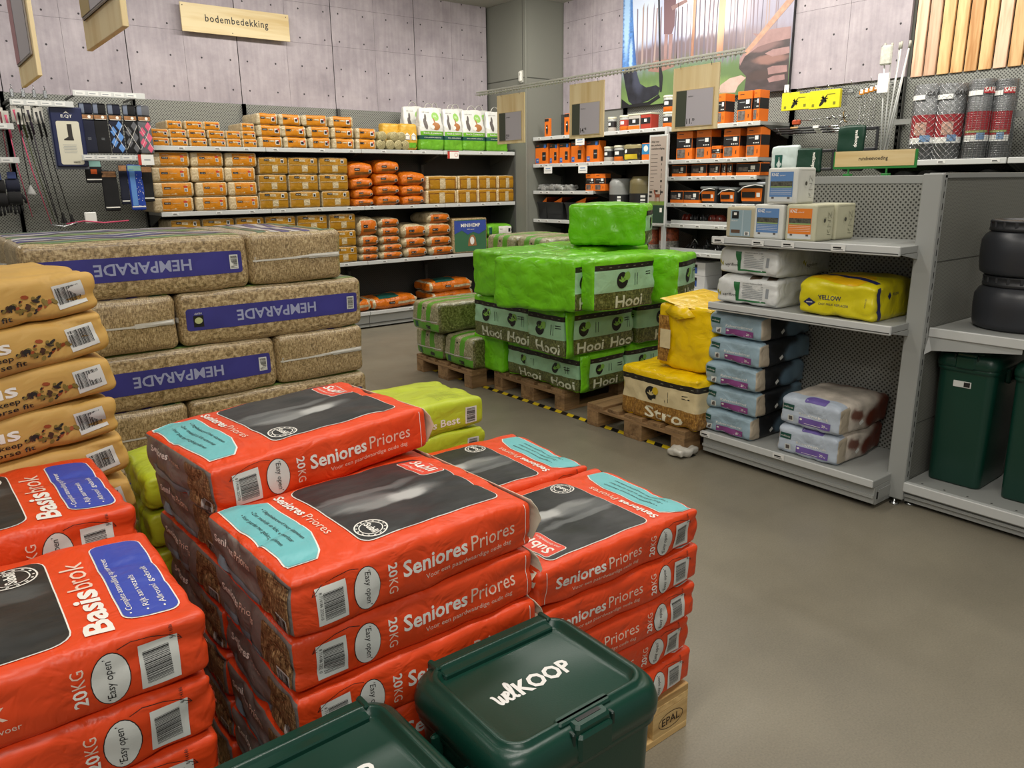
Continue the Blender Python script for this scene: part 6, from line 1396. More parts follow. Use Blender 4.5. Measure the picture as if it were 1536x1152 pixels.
# folded lid of film on top of the upright straw bale
mb = MB(); mb.add([(-.20, -.18, .36), (.19, -.18, .37), (.2, .19, .42), (-.2, .19, .40), (-.21, .05, .375), (0, 0, .43)], [(0, 1, 5), (1, 2, 5), (2, 3, 5), (3, 4, 5), (4, 0, 5)], m_yfilm, True); mb.build('folded_film', o)
for (x, y, lab) in ((3.99, 4.16, 'weathered wooden pallet under the green hay bales'), (3.92, 3.06, 'weathered wooden pallet under the yellow straw bales'), (3.85, 5.06, 'weathered wooden pallet under the striped hay blocks')):
    put('pallet_old', None, (x, y, 0), 0, (1, 1.0, 1), lab, 'pallet', 'pallets')
mb = MB(); s = Soft(.16, .12, .05, r=.02, amp=.015, freq=18, seed=8, crease=.01, cell=.016); s.body(lambda f, u, v: m_clear); o = s.finish('film_scrap'); o.location = (3.33, 2.68, .002); tag(o, 'scrap of clear film on the floor at the straw pallet foot', 'film')

# hay blocks with green stripes in clear film
m_hay2 = fibre('pressed_hay', '3f3d1e', '68673a', '9b9a66', 60, .35, .4, .5); m_hay3 = fibre('pressed_hay_pale', '6d6a48', '9c9673', 'c3bd9c', 60, .35, .4, .5)
def stripe_block(L, W, H, seed):
    s = Soft(L, W, H, r=.04, amp=.009, freq=6, seed=seed, crease=.008, bulge=(.01, .006, .006), cell=.025)
    g = M('stripe_green', '5a9a2a', .3, bump=.4, bscale=60)
    def mf(f, u, v):
        if f in ('top', 'left', 'right'):
            a = v if f == 'top' else (-u if f == 'left' else u)
            if f != 'top' and v < -H*.18: return g
            if .035 < abs(a) < .10: return g
            return m_hay3
        return m_hay2
    s.body(mf, cuts=((), (.035, .10, -.035, -.10), (-H*.18,)))
    for f in ('left', 'right'):
        s.dec(f, sh_rect(.07, .026), m_black, .06, -H*.32, 0, .002, 0); s.dec(f, sh_rect(.05, .05), m_rabt, -.12, -H*.3, 0, .002, 0); s.dec(f, sh_rect(.36, .008), m_clear, 0, -H*.12, .02, .004, .03); s.dec(f, sh_rect(.02, .012), m_black, .0, H*.3, 0, .002, 0)
    return s.finish('hay_block')
def hb(x0, y0, z, lab, k, rz=0, L=.70): put('hblk%d' % (k % 2), lambda: stripe_block(.70, .40, .235, k+3), (x0+L/2, y0+.2, z), rz, (L/.70, 1, 1), lab, 'bale', 'green striped hay blocks')
hb(3.25, 4.64, .146, 'lower right striped hay block on the far pallet', 0); hb(3.25, 5.06, .146, 'lower left striped hay block on the far pallet', 1)
hb(3.17, 4.98, .385, 'upper striped hay block on the far pallet, its hay side showing', 0)
k = 0
for (x, y) in ((4.02, 4.66), (4.02, 5.08)):
    for z in range(4):
        hb(x, y, .146+.237*z, '%s back striped hay block, %s from the bottom, behind the green stack' % ('right' if y < 5 else 'left', nth(z)), k, 0, .62); k += 1
for z in range(3): put('hblk1', None, (4.82, 4.5, .146+.237*z), 0, (1, 1, 1), 'back right striped hay block, %s from the bottom' % nth(z), 'bale', 'green striped hay blocks')

# ------------------------------------------------------------------ cattle feed gondola (faces -x)
G0 = -2.605
m_pegg = pegboard('pegboard_gondola', '8f908a', '33332f', 0.025, 0.0052)
def gondola():
    r = empty('gondola_shelving', WP('R', G0, 3.40, 0), -PI/2); W_ = 1.0; D = .50
    mb = MB(); mb.box(.0, D, .02, W_+.0, D+.03, 1.50, m_pegg); mb.box(0, D-.004, 1.50, W_, D+.034, 1.54, m_steel, .003); mb.build('back_panel', r)
    mb = MB(); mb.box(-.03, D-.01, 0, 0, D+.04, 1.54, m_steel, .002); mb.build('upright', r)
    for z in (1.235, .885):
        mb = MB(); mb.box(.004, .01, z-.03, W_-.004, D, z, m_steel, .002); sh = mb.build('shelf', r)
        for q in range(36): pass
        mb = MB(); mb.box(.0, -.006, z-.038, W_, .01, z+.004, m_steel_l, .003); mb.box(.004, -.008, z-.03, W_-.004, -.005, z-.026, m_steel_d); mb.build('price_rail', sh)
        for s_ in (0.0, W_-.006):
            mb = MB(); mb.add([(s_, .01, z-.032), (s_, D, z-.032), (s_, D, z-.12), (s_, D-.12, z-.10), (s_+.006, .01, z-.032), (s_+.006, D, z-.032), (s_+.006, D, z-.12), (s_+.006, D-.12, z-.10)], [(0, 3, 2, 1), (4, 5, 6, 7), (0, 4, 7, 3), (3, 7, 6, 2), (1, 2, 6, 5), (0, 1, 5, 4)], m_steel); mb.build('bracket', sh)
        for u in ((.03, .27, .44, .70) if z > 1 else ()): 
            price_tag(sh, u+.02, -.0095, z-.016, 1.25)
    mb = MB(); mb.box(0, .0, .115, W_, D, .15, m_steel, .003); mb.box(0, -.006, .118, W_, .004, .155, m_steel_l, .003); mb.box(.0, .02, .03, W_, .04, .115, m_steel, .002); mb.box(.0, .012, .06, W_, .02, .075, m_steel); mb.box(W_-.02, .04, .02, W_, D, .115, m_steel, .002); mb.box(W_, .06, .045, W_+.004, D-.05, .095, m_steel)
    for q in range(3): mb.box(W_-.0, .046+.02*q, .05, W_+.003, .056+.02*q, .085, m_black)
    b_ = mb.build('base', r)
    price_tag(r, .03, -.007, .137, 1.2); price_tag(r, .50, -.007, .137, 1.2)
    for (x, y) in ((.08, .12), (W_-.1, .12)):
        mb = MB(); mb.lathe([(.022, 0), (.022, .006), (.007, .01), (.007, .03)], m_chrome, 12, cx=x, cy=y); mb.build('levelling_foot', r)
    return r
o = gondola(); tag(o, 'grey gondola shelving with cattle feed, salt licks and pegboard back', 'shelving')
# end post and second run facing -y
r = empty('gondola_run', (3.57, 1.58, 0)); tag(r, 'long grey gondola run with end post, green bins and dark barrels', 'shelving')
mb = MB(); mb.box(0, -.04, .03, .03, .045, 1.545, m_steel, .004); mb.build('end_post', r)
mb = MB(); mb.box(.03, -.035, .03, .06, -.005, 1.54, m_steel, .002)
for k in range(29): mb.box(.0305, -.0365, .09+k*.05, .042, -.0345, .118+k*.05, m_black)
mb.build('slotted_upright', r)
m_pegs = pegboard('pegboard_fine', '83847d', '4b4b46', 0.0125, 0.0028)
mb = MB(); mb.box(.06, -.03, .0, 2.2, -.01, 1.53, m_pegs); mb.box(.03, -.035, 1.525, 2.2, .03, 1.548, m_steel, .002)
for z in (.40, .79, 1.16): mb.box(.06, -.0312, z, 2.2, -.0298, z+.003, m_steel_d)
mb.build('back_panel', r)
mb = MB(); mb.box(.075, -1.1, .828, 2.2, -.035, .86, m_steel, .002); mb.box(.065, -1.1, .822, .08, -.035, .864, m_steel_l, .003); mb.add([(.04, -.036, .88), (.072, -.036, .822), (.072, -.42, .822), (.072, -.42, .80), (.06, -.06, .76), (.04, -.036, .74)], [(0, 1, 2, 3, 4, 5)], m_steel); sh = mb.build('shelf', r)
mb = MB(); mb.box(.02, -1.1, .085, 2.2, -.035, .12, m_steel, .003); mb.box(.0, -1.1, .075, .03, -.035, .123, m_steel_l, .004); mb.box(.03, -1.1, .02, .045, -.035, .08, m_steel, .002); mb.box(.018, -1.1, .045, .032, -.035, .06, m_steel, .002)
for k in range(8): mb.lathe([(.005, .1205), (.004, .1215)], m_steel_d, 8, cx=.055, cy=-.1-.1*k)
mb.build('base', r)
for (x, y) in ((.012, .0), (.06, -.05)):
    mb = MB(); mb.lathe([(.022, 0), (.022, .006), (.007, .01), (.007, .04)], m_chrome, 12, cx=x, cy=y); mb.build('levelling_foot', r)
for i, (y, lab) in enumerate(((1.385, 'tall dark green lidded bin with price sticker, on the lower gondola shelf'), (1.065, 'tall dark green lidded bin cut off by the right edge of the photo'))):
    o = lid_bin(.135, .19, .64, False, i == 0); o.location = (3.885, y+.012, .122); o.rotation_euler = (0, 0, -PI/2+.02); tag(o, lab, 'bin', 'tall green bins on the gondola')
    for c_ in o.children:
        pass
def barrel():
    r = empty('screw_barrel'); m_b = M('barrel_grey', '2c2e33', .38, bump=.03, bscale=200); mb = MB()
    mb.lathe([(.175, 0), (.19, .01), (.195, .03), (.2, .10), (.198, .15), (.185, .175), (.165, .192), (.162, .196)], m_b, 40); mb.build('body', r)
    mb = MB(); mb.lathe([(.165, .19), (.174, .193), (.174, .205), (.170, .21), (.170, .228), (.174, .232), (.170, .238), (.15, .24), (.148, .232), (.02, .232)], m_dark, 40)
    for k in range(20): a = k*2*PI/20; mb.box(.168*math.cos(a)-.006, .168*math.sin(a)-.006, .208, .168*math.cos(a)+.006, .168*math.sin(a)+.006, .232, m_dark)
    mb.build('screw_lid', r)
    mb = MB(); mb.box(-.03, -.20, .13, .03, -.18, .165, m_b, .004); mb.box(-.022, -.203, .136, -.01, -.199, .16, m_black); mb.box(.010, -.203, .136, .022, -.199, .16, m_black); mb.build('grip', r); return r
for i, (z, lab) in enumerate(((.862, 'lower dark grey plastic barrel with screw lid at the right edge'), (1.104, 'upper dark grey plastic barrel with screw lid at the right edge'))):
    o = barrel(); o.location = (3.95, 1.285, z); o.rotation_euler = (0, 0, -1.05); tag(o, lab, 'barrel', 'dark grey barrels')

# salt licks
m_lickw = M('lick_white', 'd6d7d0', .5, bump=.15, bscale=30, var=.06); m_lickc = M('lick_cream', 'c3c1a5', .55, bump=.2, bscale=30, var=.08); m_lickb = M('lick_beige', 'b3aa8f', .5, bump=.15, bscale=30)
def lick(kind):
    m_ = {'w': m_lickw, 'c': m_lickc, 'o': m_lickc, 'g': m_lickb}[kind]
    s = Soft(.165, .165, .168, r=.011, amp=0, freq=10, seed=2, cell=.03); s.body(lambda f, u, v: m_)
    col = {'w': M('lick_blue', '5f86b8', .4), 'o': M('lick_orange', 'df7f2c', .4), 'c': None, 'g': M('lick_steel', '8fa5ad', .4)}[kind]
    if kind in 'wo':
        s.dec('left', sh_rect(.126, .138), M('lick_label', 'cfd3d2', .4), -.003, -.004, 0, .001, 0); s.dec('left', sh_rect(.124, .116), col, -.003, .007, 0, .0014, 0); s.dec('left', sh_text('KNZ', .014, w=.038, bold=.02), m_wh, -.058, .046, 0, .002, 0); s.dec('left', sh_text('standard' if kind == 'w' else 'universal', .006), m_wh, -.014, .046, 0, .002, 0)
        s.dec('left', sh_rect(.118, .026), M('herd_photo', '6b6a5c', .5, var=.9, vscale=70, var2='20211f'), -.003, .008, 0, .002, 0); s.dec('left', sh_rect(.118, .006), M('meadow', '8fa86a', .5), -.003, -.005, 0, .0024, 0)
        for q in range(4): s.dec('left', sh_rect(.114, .0012), m_wh, -.003, -.014-.008*q, 0, .002, 0)
        for q in (-.046, .04): s.dec('left', sh_rect(.014, .008), m_bunny, q, -.056, 0, .002, 0)
    if kind == 'g':
        s.dec('left', sh_rect(.115, .142), col, .0, -.004, 0, .001, 0); s.dec('left', sh_rect(.038, .04), m_black, -.03, .04, 0, .0016, 0); s.dec('left', sh_rect(.016, .014), m_wh, -.03, .046, 0, .0022, 0); s.dec('left', sh_rect(.006, .14), M('lick_pale', 'a9bac0', .4), .012, -.004, 0, .0016, 0)
        s.dec('left', sh_rect(.05, .018), M('lick_brown', '5b4332', .5), -.025, -.05, 0, .0016, 0); s.dec('left', sh_rect(.026, .02), m_wh, .038, -.06, 0, .0016, 0); s.dec('left', sh_barcode(.018, .016, 3), m_ink2, .038, -.06, 0, .0022, 0)
        s.dec('left', sh_text('liksteen', .008), m_wh, -.05, .005, 0, .0018, 0)
    # moulded side: hole and raised letters
    for f in ('front', 'back'):
        s.dec(f, sh_ell(.010, .010, 14), M('hole_dark', '4a4a40', .8), -.005, .01, 0, .0008, 0); s.dec(f, sh_ring(.018, .018, .003), m_, -.005, .01, 0, .002, 0)
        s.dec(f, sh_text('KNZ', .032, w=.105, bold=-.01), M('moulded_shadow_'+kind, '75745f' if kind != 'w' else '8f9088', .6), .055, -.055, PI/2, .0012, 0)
        s.dec(f, sh_text('KNZ', .032, w=.105, bold=-.01), m_, .0535, -.0535, PI/2, .0026, 0)
        s.dec(f, sh_frame(.145, .148, .012, .002), m_, 0, 0, 0, .0015, .03)
    return s.finish('salt_lick')
LG = 'salt licks on the top gondola shelf'
put('lkg', lambda: lick('g'), (3.525, 2.463, 1.236), 0, (1, 1.1, .93), 'beige salt lick with grey blue label, leftmost of the lower row', 'salt lick', LG)
put('lkw', lambda: lick('w'), (3.515, 2.290, 1.236), -.04, (1, 1.05, 1.02), 'white salt lick with blue label in the lower row', 'salt lick', LG)
put('lko', lambda: lick('o'), (3.51, 2.112, 1.236), .02, (1, .98, 1.04), 'cream salt lick with orange label in the lower row', 'salt lick', LG)
put('lkc', lambda: lick('c'), (3.690, 2.105, 1.236), -.03, (1, .98, 1.04), 'unlabelled cream salt lick behind the orange labelled one', 'salt lick', LG)
put('lkw', None, (3.515, 2.232, 1.411), .03, (1, 1, 1.02), 'white salt lick with blue label, alone on top of the others', 'salt lick', LG)
# big cattle sacks
def cattle_sack(kind, seed):
    L, W, H = {'agri': (.50, .37, .155), 'yellow': (.46, .385, .185), 'calf': (.47, .34, .145), 'cow': (.46, .34, .16)}[kind]
    s = Soft(L, W, H, r=.024, amp=.010, freq=6, seed=seed, thin=(.10, .06), bulge=(.0, .006, .012), crease=.008, cell=.014)
    s.thin_flat = True
    m_aw = film('sack_white', 'd9dbd9', .4, .5, .1, 8); m_ye = film('sack_yellow', 'd8cb1c', .32, .5, .12, 7); m_cb = film('sack_ice_blue', '94acb9', .38, .5, .12, 8); m_cw = film('sack_pale_blue', 'b9c4d2', .38, .5, .12, 8)
    if kind == 'agri':
        s.body(lambda f, u, v: m_aw)
        gr = M('agri_green', '256a3a', .4)
        s.dec('left', sh_poly([(-.075, .06), (-.04, .06), (-.045, -.045), (.115, -.045), (.115, -.055), (-.06, -.055)]), gr, 0, 0, 0, .002, .03)
        for f, x in (('left', -.165), ('front', -.03)):
            s.dec(f, sh_text('agrifirm', .019, w=.085), m_ink2, x+.022, -.03, 0, .002, .03); s.dec(f, sh_poly([(0, 0), (.008, .012), (.016, -.012), (.024, .014), (.024, .022), (.014, .006), (.008, .03), (0, .02)]), M('agri_gold', 'a9a02c', .5), x-.008, -.02, 0, .002, 0)
        for q in range(8): s.dec('left', sh_rect(.12, .003), m_pgrey, .035, .04-.010*q, 0, .002, 0)
        s.dec('left', sh_text('Complete Kruidenmix CLASS', .008, w=.11), m_ink2, -.02, .052, 0, .002, 0)
        s.dec('left', sh_rect(.018, .055), m_pgrey, .12, .005, 0, .0024, 0)
        s.dec('top', sh_rect(.06, .06), M('sack_photo', '5a4a3a', .4, var=.6, vscale=40), -.2, -.03, .3, .002, .03); s.dec('top', sh_rect(.06, .05), M('sack_photo', '5a4a3a', .4), -.19, -.12, .3, .002, .03)
    elif kind == 'yellow':
        s.body(lambda f, u, v: m_ye)
        nv = M('navy', '22285a', .4)
        s.dec('left', sh_poly([(-.03, 0), (0, .025), (.03, 0), (0, -.025)]), nv, -.13, -.02, 0, .002, .03); s.dec('left', sh_rect(.03, .006), m_wh, -.13, -.02, 0, .003, 0)
        s.dec('left', sh_text('YELLOW', .024, w=.11, bold=.015), nv, -.085, .0, 0, .002, .03); s.dec('left', sh_text('CALF MILK REPLACER', .012, w=.15), nv, -.085, -.03, 0, .002, .03)
        s.dec('front', sh_rect(.024, .17), nv, -.19, 0, .06, .002, .03); s.dec('top', sh_rect(.028, .36), nv, -.13, 0, -.25, .002, .03); s.dec('front', sh_poly([(-.014, 0), (0, .02), (.014, 0), (0, -.02)]), nv, -.1, .03, 0, .002, 0)
        s.dec('front', sh_text('YELLOW', .014, w=.06), nv, -.075, .03, 0, .002, .03); s.dec('left', sh_text('TRACE LOT', .006, w=.05), nv, .15, -.02, PI/2, .002, 0)
        s.dec('top', sh_rect(.16, .30, .05), film('sack_golden', 'e0b010', .35, .4), -.13, .02, -.2, .0012, .03)
    else:
        calf = kind == 'calf'; b_ = m_cb if calf else m_cw
        side = blotch('calf_hide' if calf else 'cow_hide', '1f2226' if calf else 'cfc5b8', [(.06, 0, .05, .10, 0, .07, '5d7687' if calf else '5f2716', 1.0), (-.08, 0, .08, .05, 0, .04, '15171a' if calf else '6b2f1a', .9), (.2, 0, .07, .12, 0, .12, '6d8797' if calf else '6b2c18', 1.0), (0.13, 0, .0, .05, 0, .04, '14161a' if calf else 'd3cab8', .8)], .09, .4, 9, (1, 1, 1), .3) if ('calf_hide' if calf else 'cow_hide') not in MATS else MATS['calf_hide' if calf else 'cow_hide']
        bg = film('sack_beige', 'b8ac98', .4, .5, .1, 9)
        s.body(lambda f, u, v: (bg if u < -.15 else side) if f == 'front' else ((side if u > -.17 else b_) if f in ('top', 'bottom') else (side if f in ('right', 'back') else b_)))
        s.dec('left', sh_rect(.06, .036), m_rabt, -.12, .028, -.12, .0022, .03); s.dec('left', sh_text('welkoop', .011, w=.05, shear=.1), m_wh, -.145, .025, -.12, .003, 0)
        pu = M('band_violet' if calf else 'band_lilac', '82417c' if calf else '6d569c', .4)
        s.dec('left', sh_rect(.175, .040), pu, .03, -.038, 0, .0022, .03); s.dec('left', sh_rect(.032, .036), m_paper, -.105, -.038, 0, .0022, 0); s.dec('left', sh_rect(.02, .024), m_bunny, -.105, -.038, 0, .003, 0)
        s.dec('left', sh_text('Kalverenkorrel' if calf else 'Rundveebrok', .016, w=.165), m_wh, -.06, -.008, 0, .0024, .03); s.dec('left', sh_text('20', .014, bold=.01), m_wh, .072, -.046, 0, .003, 0); s.dec('left', sh_text('kg', .008), m_wh, .096, -.046, 0, .003, 0); s.dec('left', sh_ell(.008, .006, 8), m_wh, -.045, -.03, 0, .003, 0); s.dec('left', sh_rect(.09, .002), m_wh, .02, -.05, 0, .003, 0)
        s.dec('top', sh_rect(.06, .12, .02), m_cb if calf else film('band_violet_top', '6f5fa6', .4), -.205, -.02, 0, .0014, .03)
        s.dec('front', sh_rect(.03, .02), m_paper, -.05, -.03, .6, .002, 0)
    return s.finish('cattle_feed_sack')
CG = 'cattle feed sacks on the gondola'
for (k, kind, x, y, z, yaw, lab) in (
    (1, 'agri', 3.69, 2.415, .886, .05, 'lower white sack with green letter shape on the middle gondola shelf'),
    (2, 'agri', 3.70, 2.405, 1.043, -.03, 'upper white sack with green letter shape on the middle gondola shelf'),
    (1, 'yellow', 3.66, 1.905, .886, .02, 'bright yellow milk powder sack on the middle gondola shelf')):
    put(kind, lambda kind=kind, k=k: cattle_sack(kind, k), (x, y, z), yaw, (1, 1, .98), lab, 'sack', CG)
for i, (a, b_, z0, z1) in enumerate(reversed(KALV)):
    put('calf%d' % (i % 2), lambda i=i: cattle_sack('calf', i+1), (3.665+random.uniform(-.01, .01), (a+b_)/2+.0, .152+.138*i), random.uniform(-.05, .05), (1, 1, .95), 'ice blue calf feed sack, %s from the bottom of the five high pile' % nth(i), 'sack', CG)
for i, (a, b_, z0, z1) in enumerate(reversed(RUND)):
    put('cow0', lambda: cattle_sack('cow', 3), (3.665, (a+b_)/2+.0, .152+.155*i), .03-.05*i, (1, 1, .97), ['lower', 'upper'][i]+' pale blue cow feed sack with brown hide print, base shelf right', 'sack', CG)
# sign on the gondola
r = empty('gondola_sign', (3.93, 2.04, 1.545), -PI/2)
m_sg = M('sign_green', '2f8a3e', .4)
mb = MB(); mb.box(-.215, -.006, .03, .215, .006, .118, m_sg, .002); mb.build('frame', r)
mb = MB(); mb.box(-.205, -.009, .042, .205, -.005, .118, m_ply); dec_flat(mb, 'front', (0, -.009, .078), sh_text('rundveevoeding', .018, w=.15, bold=.012, align='c'), m_ink, .0, -.006); mb.build('board', r)
for x in (-.13, .07):
    mb = MB(); mb.box(x-.003, -.004, -.0, x+.003, .004, .035, m_sg); mb.box(x-.018, -.02, -.016, x+.018, .012, .006, m_sg, .002); mb.build('clamp', r)
tag(r, 'green framed wooden sign reading rundveevoeding clamped on the gondola top', 'sign')

# ------------------------------------------------------------------ things hanging and standing on the right pegboard bays
def hook(x0, d, z, parent, mat=m_chrome):
    mb = MB(); mb.tube([(x0, 0, z), (x0, -d, z-.005), (x0, -d-.012, z+.018)], .0028, mat, 5); return mb.build('hook', parent)
m_ypk = M('pack_yellow', 'd8cf25', .45, var=.05)
for i, (a, b_, z0, z1) in enumerate(YPACK):
    w_ = b_-a; h_ = z1-z0; mb = MB(); mb.box(-w_/2, 0, 0, w_/2, .035, h_*.88, m_ypk, .002); mb.box(-w_/2, 0, h_*.86, w_*.1, .02, h_, m_ypk, .002) if i == 0 else mb.lathe([(.05, .0), (.05, .002)], m_ypk, 16)
    c = (0, 0, h_*.44); sc = h_/.15
    for a_, l_ in ((.9, .042), (2.3, .03), (-.6, .03), (.2, .034), (2.0, .034)): dec_flat(mb, 'front', c, sh_at(sh_ell(l_*sc, .006*sc, 8), 0, 0, a_), m_black, .0, .0)
    dec_flat(mb, 'front', c, sh_at(sh_ell(.034*sc, .013*sc, 10), -.015*sc, -.022*sc, .9), m_black, 0, 0, off=.001); dec_flat(mb, 'front', c, sh_rect(.022, .022), M('print_olive2', '7a7a20', .5), w_*.34, -h_*.22); dec_flat(mb, 'front', c, sh_rect(.022, .022), M('print_olive2', '7a7a20', .5), -w_*.36, -h_*.26); dec_flat(mb, 'front', c, sh_rect(.07, .006), M('print_olive2', '7a7a20', .5), w_*.22, h_*.22)
    o = mb.build('yellow_pack', None, (6.1, (a+b_)/2, z0), -PI/2); 
    for x in (-.05, .06):
        mb = MB(); mb.tube([(x, .38, h_*.9+.02), (x, -.06, h_*.9+.012), (x, -.075, h_*.9+.035)], .0028, m_chrome, 5); mb.build('hook', o)
    tag(o, ['yellow hanging pack with black insect, the left one', 'yellow hanging pack with black insect, the right one'][i], 'pack', 'yellow packs on hooks')
def hanging(name, mbx, loc, lab, cat, hooks=((0, .3),), grp=None):
    o = mbx.build(name, None, loc, -PI/2)
    for (x, z) in hooks: 
        mb = MB(); mb.tube([(x, 6.47-loc[0], z), (x, -.03, z-.004), (x, -.042, z+.018)], .0026, m_chrome, 5); mb.build('hook', o)
    return tag(o, lab, cat, grp)
mb = MB()
for k in range(5):
    mb.tube([((-.02+.01*k)+.005*math.cos(t*.9), .005*math.sin(t*.9), -.004*t) for t in range(26)], .0014, m_dark, 4, cap=False)
hanging('spring_set', mb, (6.15, 3.49, 2.19), 'small dark springs hanging right of the yellow packs', 'spring', ((0, .01),))
for k in range(4):
    mb = MB(); mb.tube([(.012*math.cos(t*1.05), .012*math.sin(t*1.05), -.0042*t) for t in range(76)], .0018, m_chrome, 4, cap=False); mb.tube([(0, 0, 0), (0, 0, .03)], .003, m_chrome, 5)
    m_hk = M('hook_orange', 'd98a1c', .4); mb.box(-.02, -.008, .02, .018, .008, .055, m_hk, .004); mb.box(-.01, -.01, .03, .012, -.008, .06, m_white)
    hanging('gate_spring', mb, (6.12+.03*k, 3.33-.022*k, 2.14+.01*k), 'long steel gate spring with orange grip, %s from the yellow packs' % nth(k), 'spring', ((0, .05),), 'gate springs')
for k, (y0, y1, x_) in enumerate(((3.165, 3.13, 0), (3.15, 3.135, .03), (3.12, 3.13, .06), (3.10, 3.125, .02), (3.06, 3.115, .05), (3.05, 3.11, .0))):
    mb = MB(); mb.tube([(0, 0, 0), (0, y0-y1, .80)], .0055, M('pole_white', 'c9cccb', .35), 8); mb.tube([(0, (y0-y1)*.96, .77), (0, (y0-y1)*1.0, .8), (0, (y0-y1), .82)], .009, M('pole_tip', 'a9a89c', .5), 8)
    o = mb.build('fence_pole', None, (6.14+x_, y1 if False else 3.14-.004*k, 1.70)); o.rotation_euler = ((-.02+.018*k), 0, 0); tag(o, 'thin white fence pole, %s in the leaning bundle' % nth(k), 'pole', 'white fence poles')
mb = MB(); mb.box(-.045, -.012, 0, .045, .012, .14, M('pouch_white', 'c3c3b8', .4, var=.3, vscale=40), .01); mb.box(-.04, -.014, -.20, .045, .0, -.06, m_white, .001)
hanging('label_pouch', mb, (6.12, 3.165, 2.36), 'white label pouch wrapped around the top of the fence poles', 'pouch', ())
mb = MB(); mb.tube([(0, 0, 0), (.28, 0, .012)], .004, m_chrome, 6); mb.box(-.07, -.02, -.03, .0, .02, .012, M('clamp_orange', 'a9431f', .45), .008); mb.tube([(.26, 0, .0), (.30, -.02, .02), (.33, 0, -.01)], .009, m_chrome, 6)
hanging('bale_tool', mb, (6.14, 3.86, 2.0), 'orange handled steel rod tool hanging below the yellow packs', 'tool', ((-.02, .012),))
mb = MB()
for k, (dx, dz) in enumerate(((-.03, .03), (0, .05), (.03, .02), (.02, -.02), (-.02, -.03))): mb.tube([(0, 0, 0), (dx, -.02, dz), (dx*1.4, 0, dz*1.2)], .006, M('brass_clip', '8f7a55', .3, .6) if k % 2 else m_chrome, 6)
hanging('clip_cluster', mb, (6.14, 3.47, 1.99), 'cluster of brass and steel clips beside the springs', 'clips', ((0, .0),))
for k in range(3):
    mb = MB(); mb.tube([(0, 0, 0), (.56, 0, -.008)], .008, m_dark, 8); mb.tube([(.17, 0, 0), (.24, 0, 0)], .0095, M('grip_tan', 'b08a5c', .5) if k == 0 else m_dark, 8); mb.tube([(.52, 0, -.007), (.60, 0, -.008)], .009, m_chrome, 8); mb.box(.38, -.011, -.012, .43, .011, .008, m_white)
    hanging('electric_prod', mb, (6.10+.03*k, 4.09, 1.945-.018*k), 'long black cattle prod lying across hooks, %s from the top' % nth(k), 'prod', ((.06, -.01), (.5, -.015)), 'black prods')
def shopper(w_, h_, d_, mat, seed, txt, col, tot=False):
    s = Soft(w_, d_, h_, r=.02, amp=.008, freq=7, seed=seed, crease=.006, cell=.025); s.body(lambda f, u, v: mat)
    if txt: s.dec('front', sh_text('welkoop', min(.03, w_*.16), w=h_*.62, shear=.1, bold=.015), col, w_*.18, h_*.32, -PI/2, .002, .02)
    return s.finish('carrier_tray')
m_wg = film('tray_green', '143528', .4, .2, .1, 6)
for i, (w_, h_, d_, x, y, z, yaw, lab) in enumerate(((.23, .21, .04, 6.12, 3.38, 1.725, 0, 'dark green lettered feed scoop tray hanging upright beside the fence poles'), (.22, .19, .05, 5.95, 3.63, 1.58, 0, 'dark green lettered tray standing left of the gondola sign'))):
    s_ = shopper(w_, h_, d_, m_wg, i+2, True, m_wh); s_.location = (x, y, z); s_.rotation_euler = (0, 0, -PI/2+yaw); tag(s_, lab, 'tray', 'dark green lettered trays')
    mb = MB(); a = w_/2
    mb.box(a, -.01, h_*.05, a+.10, .01, h_*.17, m_dark, .004); mb.box(a, -.01, h_*.80, a+.10, .01, h_*.92, m_dark, .004); mb.box(a+.085, -.01, h_*.05, a+.105, .01, h_*.92, m_dark, .004); mb.build('grip_handle', s_)
for i, (x, y, z) in enumerate(((5.98, 3.37, 1.60), (5.98, 3.27, 1.58))):
    s = Soft(.16, .06, .11, r=.02, amp=.004, freq=8, seed=i+9, cell=.03); s.body(lambda f, u, v: m_dark); o = s.finish('small_tray'); o.location = (x, y, z); o.rotation_euler = (0, 0, -PI/2); tag(o, ['black tray behind the gondola sign, nearer the column', 'black tray behind the gondola sign, nearer the fence poles'][i], 'tray')
    mb = MB(); mb.tube([(0, .03, .1), (0, .45, .115)], .003, m_chrome, 5); mb.build('hook', o)
s = Soft(.26, .05, .20, r=.02, amp=.008, freq=6, seed=12, crease=.006, cell=.03); s.body(lambda f, u, v: film('pouch_ice', 'b9c6c4', .35, .4, .12, 6)); s.dec('front', sh_rect(.07, .11), m_rabt, -.05, -.03, 0, .002, 0); s.dec('front', sh_text('welkoop', .014, w=.08), m_wh, -.05, .008, -PI/2, .003, 0)
o = s.finish('white_pouch'); o.location = (5.98, 3.87, 1.60); o.rotation_euler = (0, 0, -PI/2); tag(o, 'pale bag with green label behind the top salt lick', 'bag'); mb = MB(); mb.tube([(0, .02, .19), (0, .46, .2)], .003, m_chrome, 5); mb.build('hook', o)
for k, (y, z) in enumerate(((3.62, 2.24), (3.43, 2.26), (3.27, 2.27), (3.55, 2.2), (4.0, 2.25), (3.9, 2.20))):
    mb = MB(); mb.tube([(0, 0, 0), (0, -.34, -.01), (0, -.352, .02)], .003, m_chrome, 5); mb.box(-.02, -.005, -.015, .02, 0, .015, m_steel); 
    if k == 4: mb.box(-.02, -.36, -.01, .02, -.352, .05, m_white)
    tag(mb.build('peg_hook', None, (6.475, y, z), -PI/2), 'empty steel hook above the yellow packs, %s from the poster edge' % nth([4, 5, 6, 3, 0, 1][k] if k != 2 else 5) if k != 1 else 'empty steel hook above the springs under the concrete panel', 'hook', 'empty pegboard hooks')
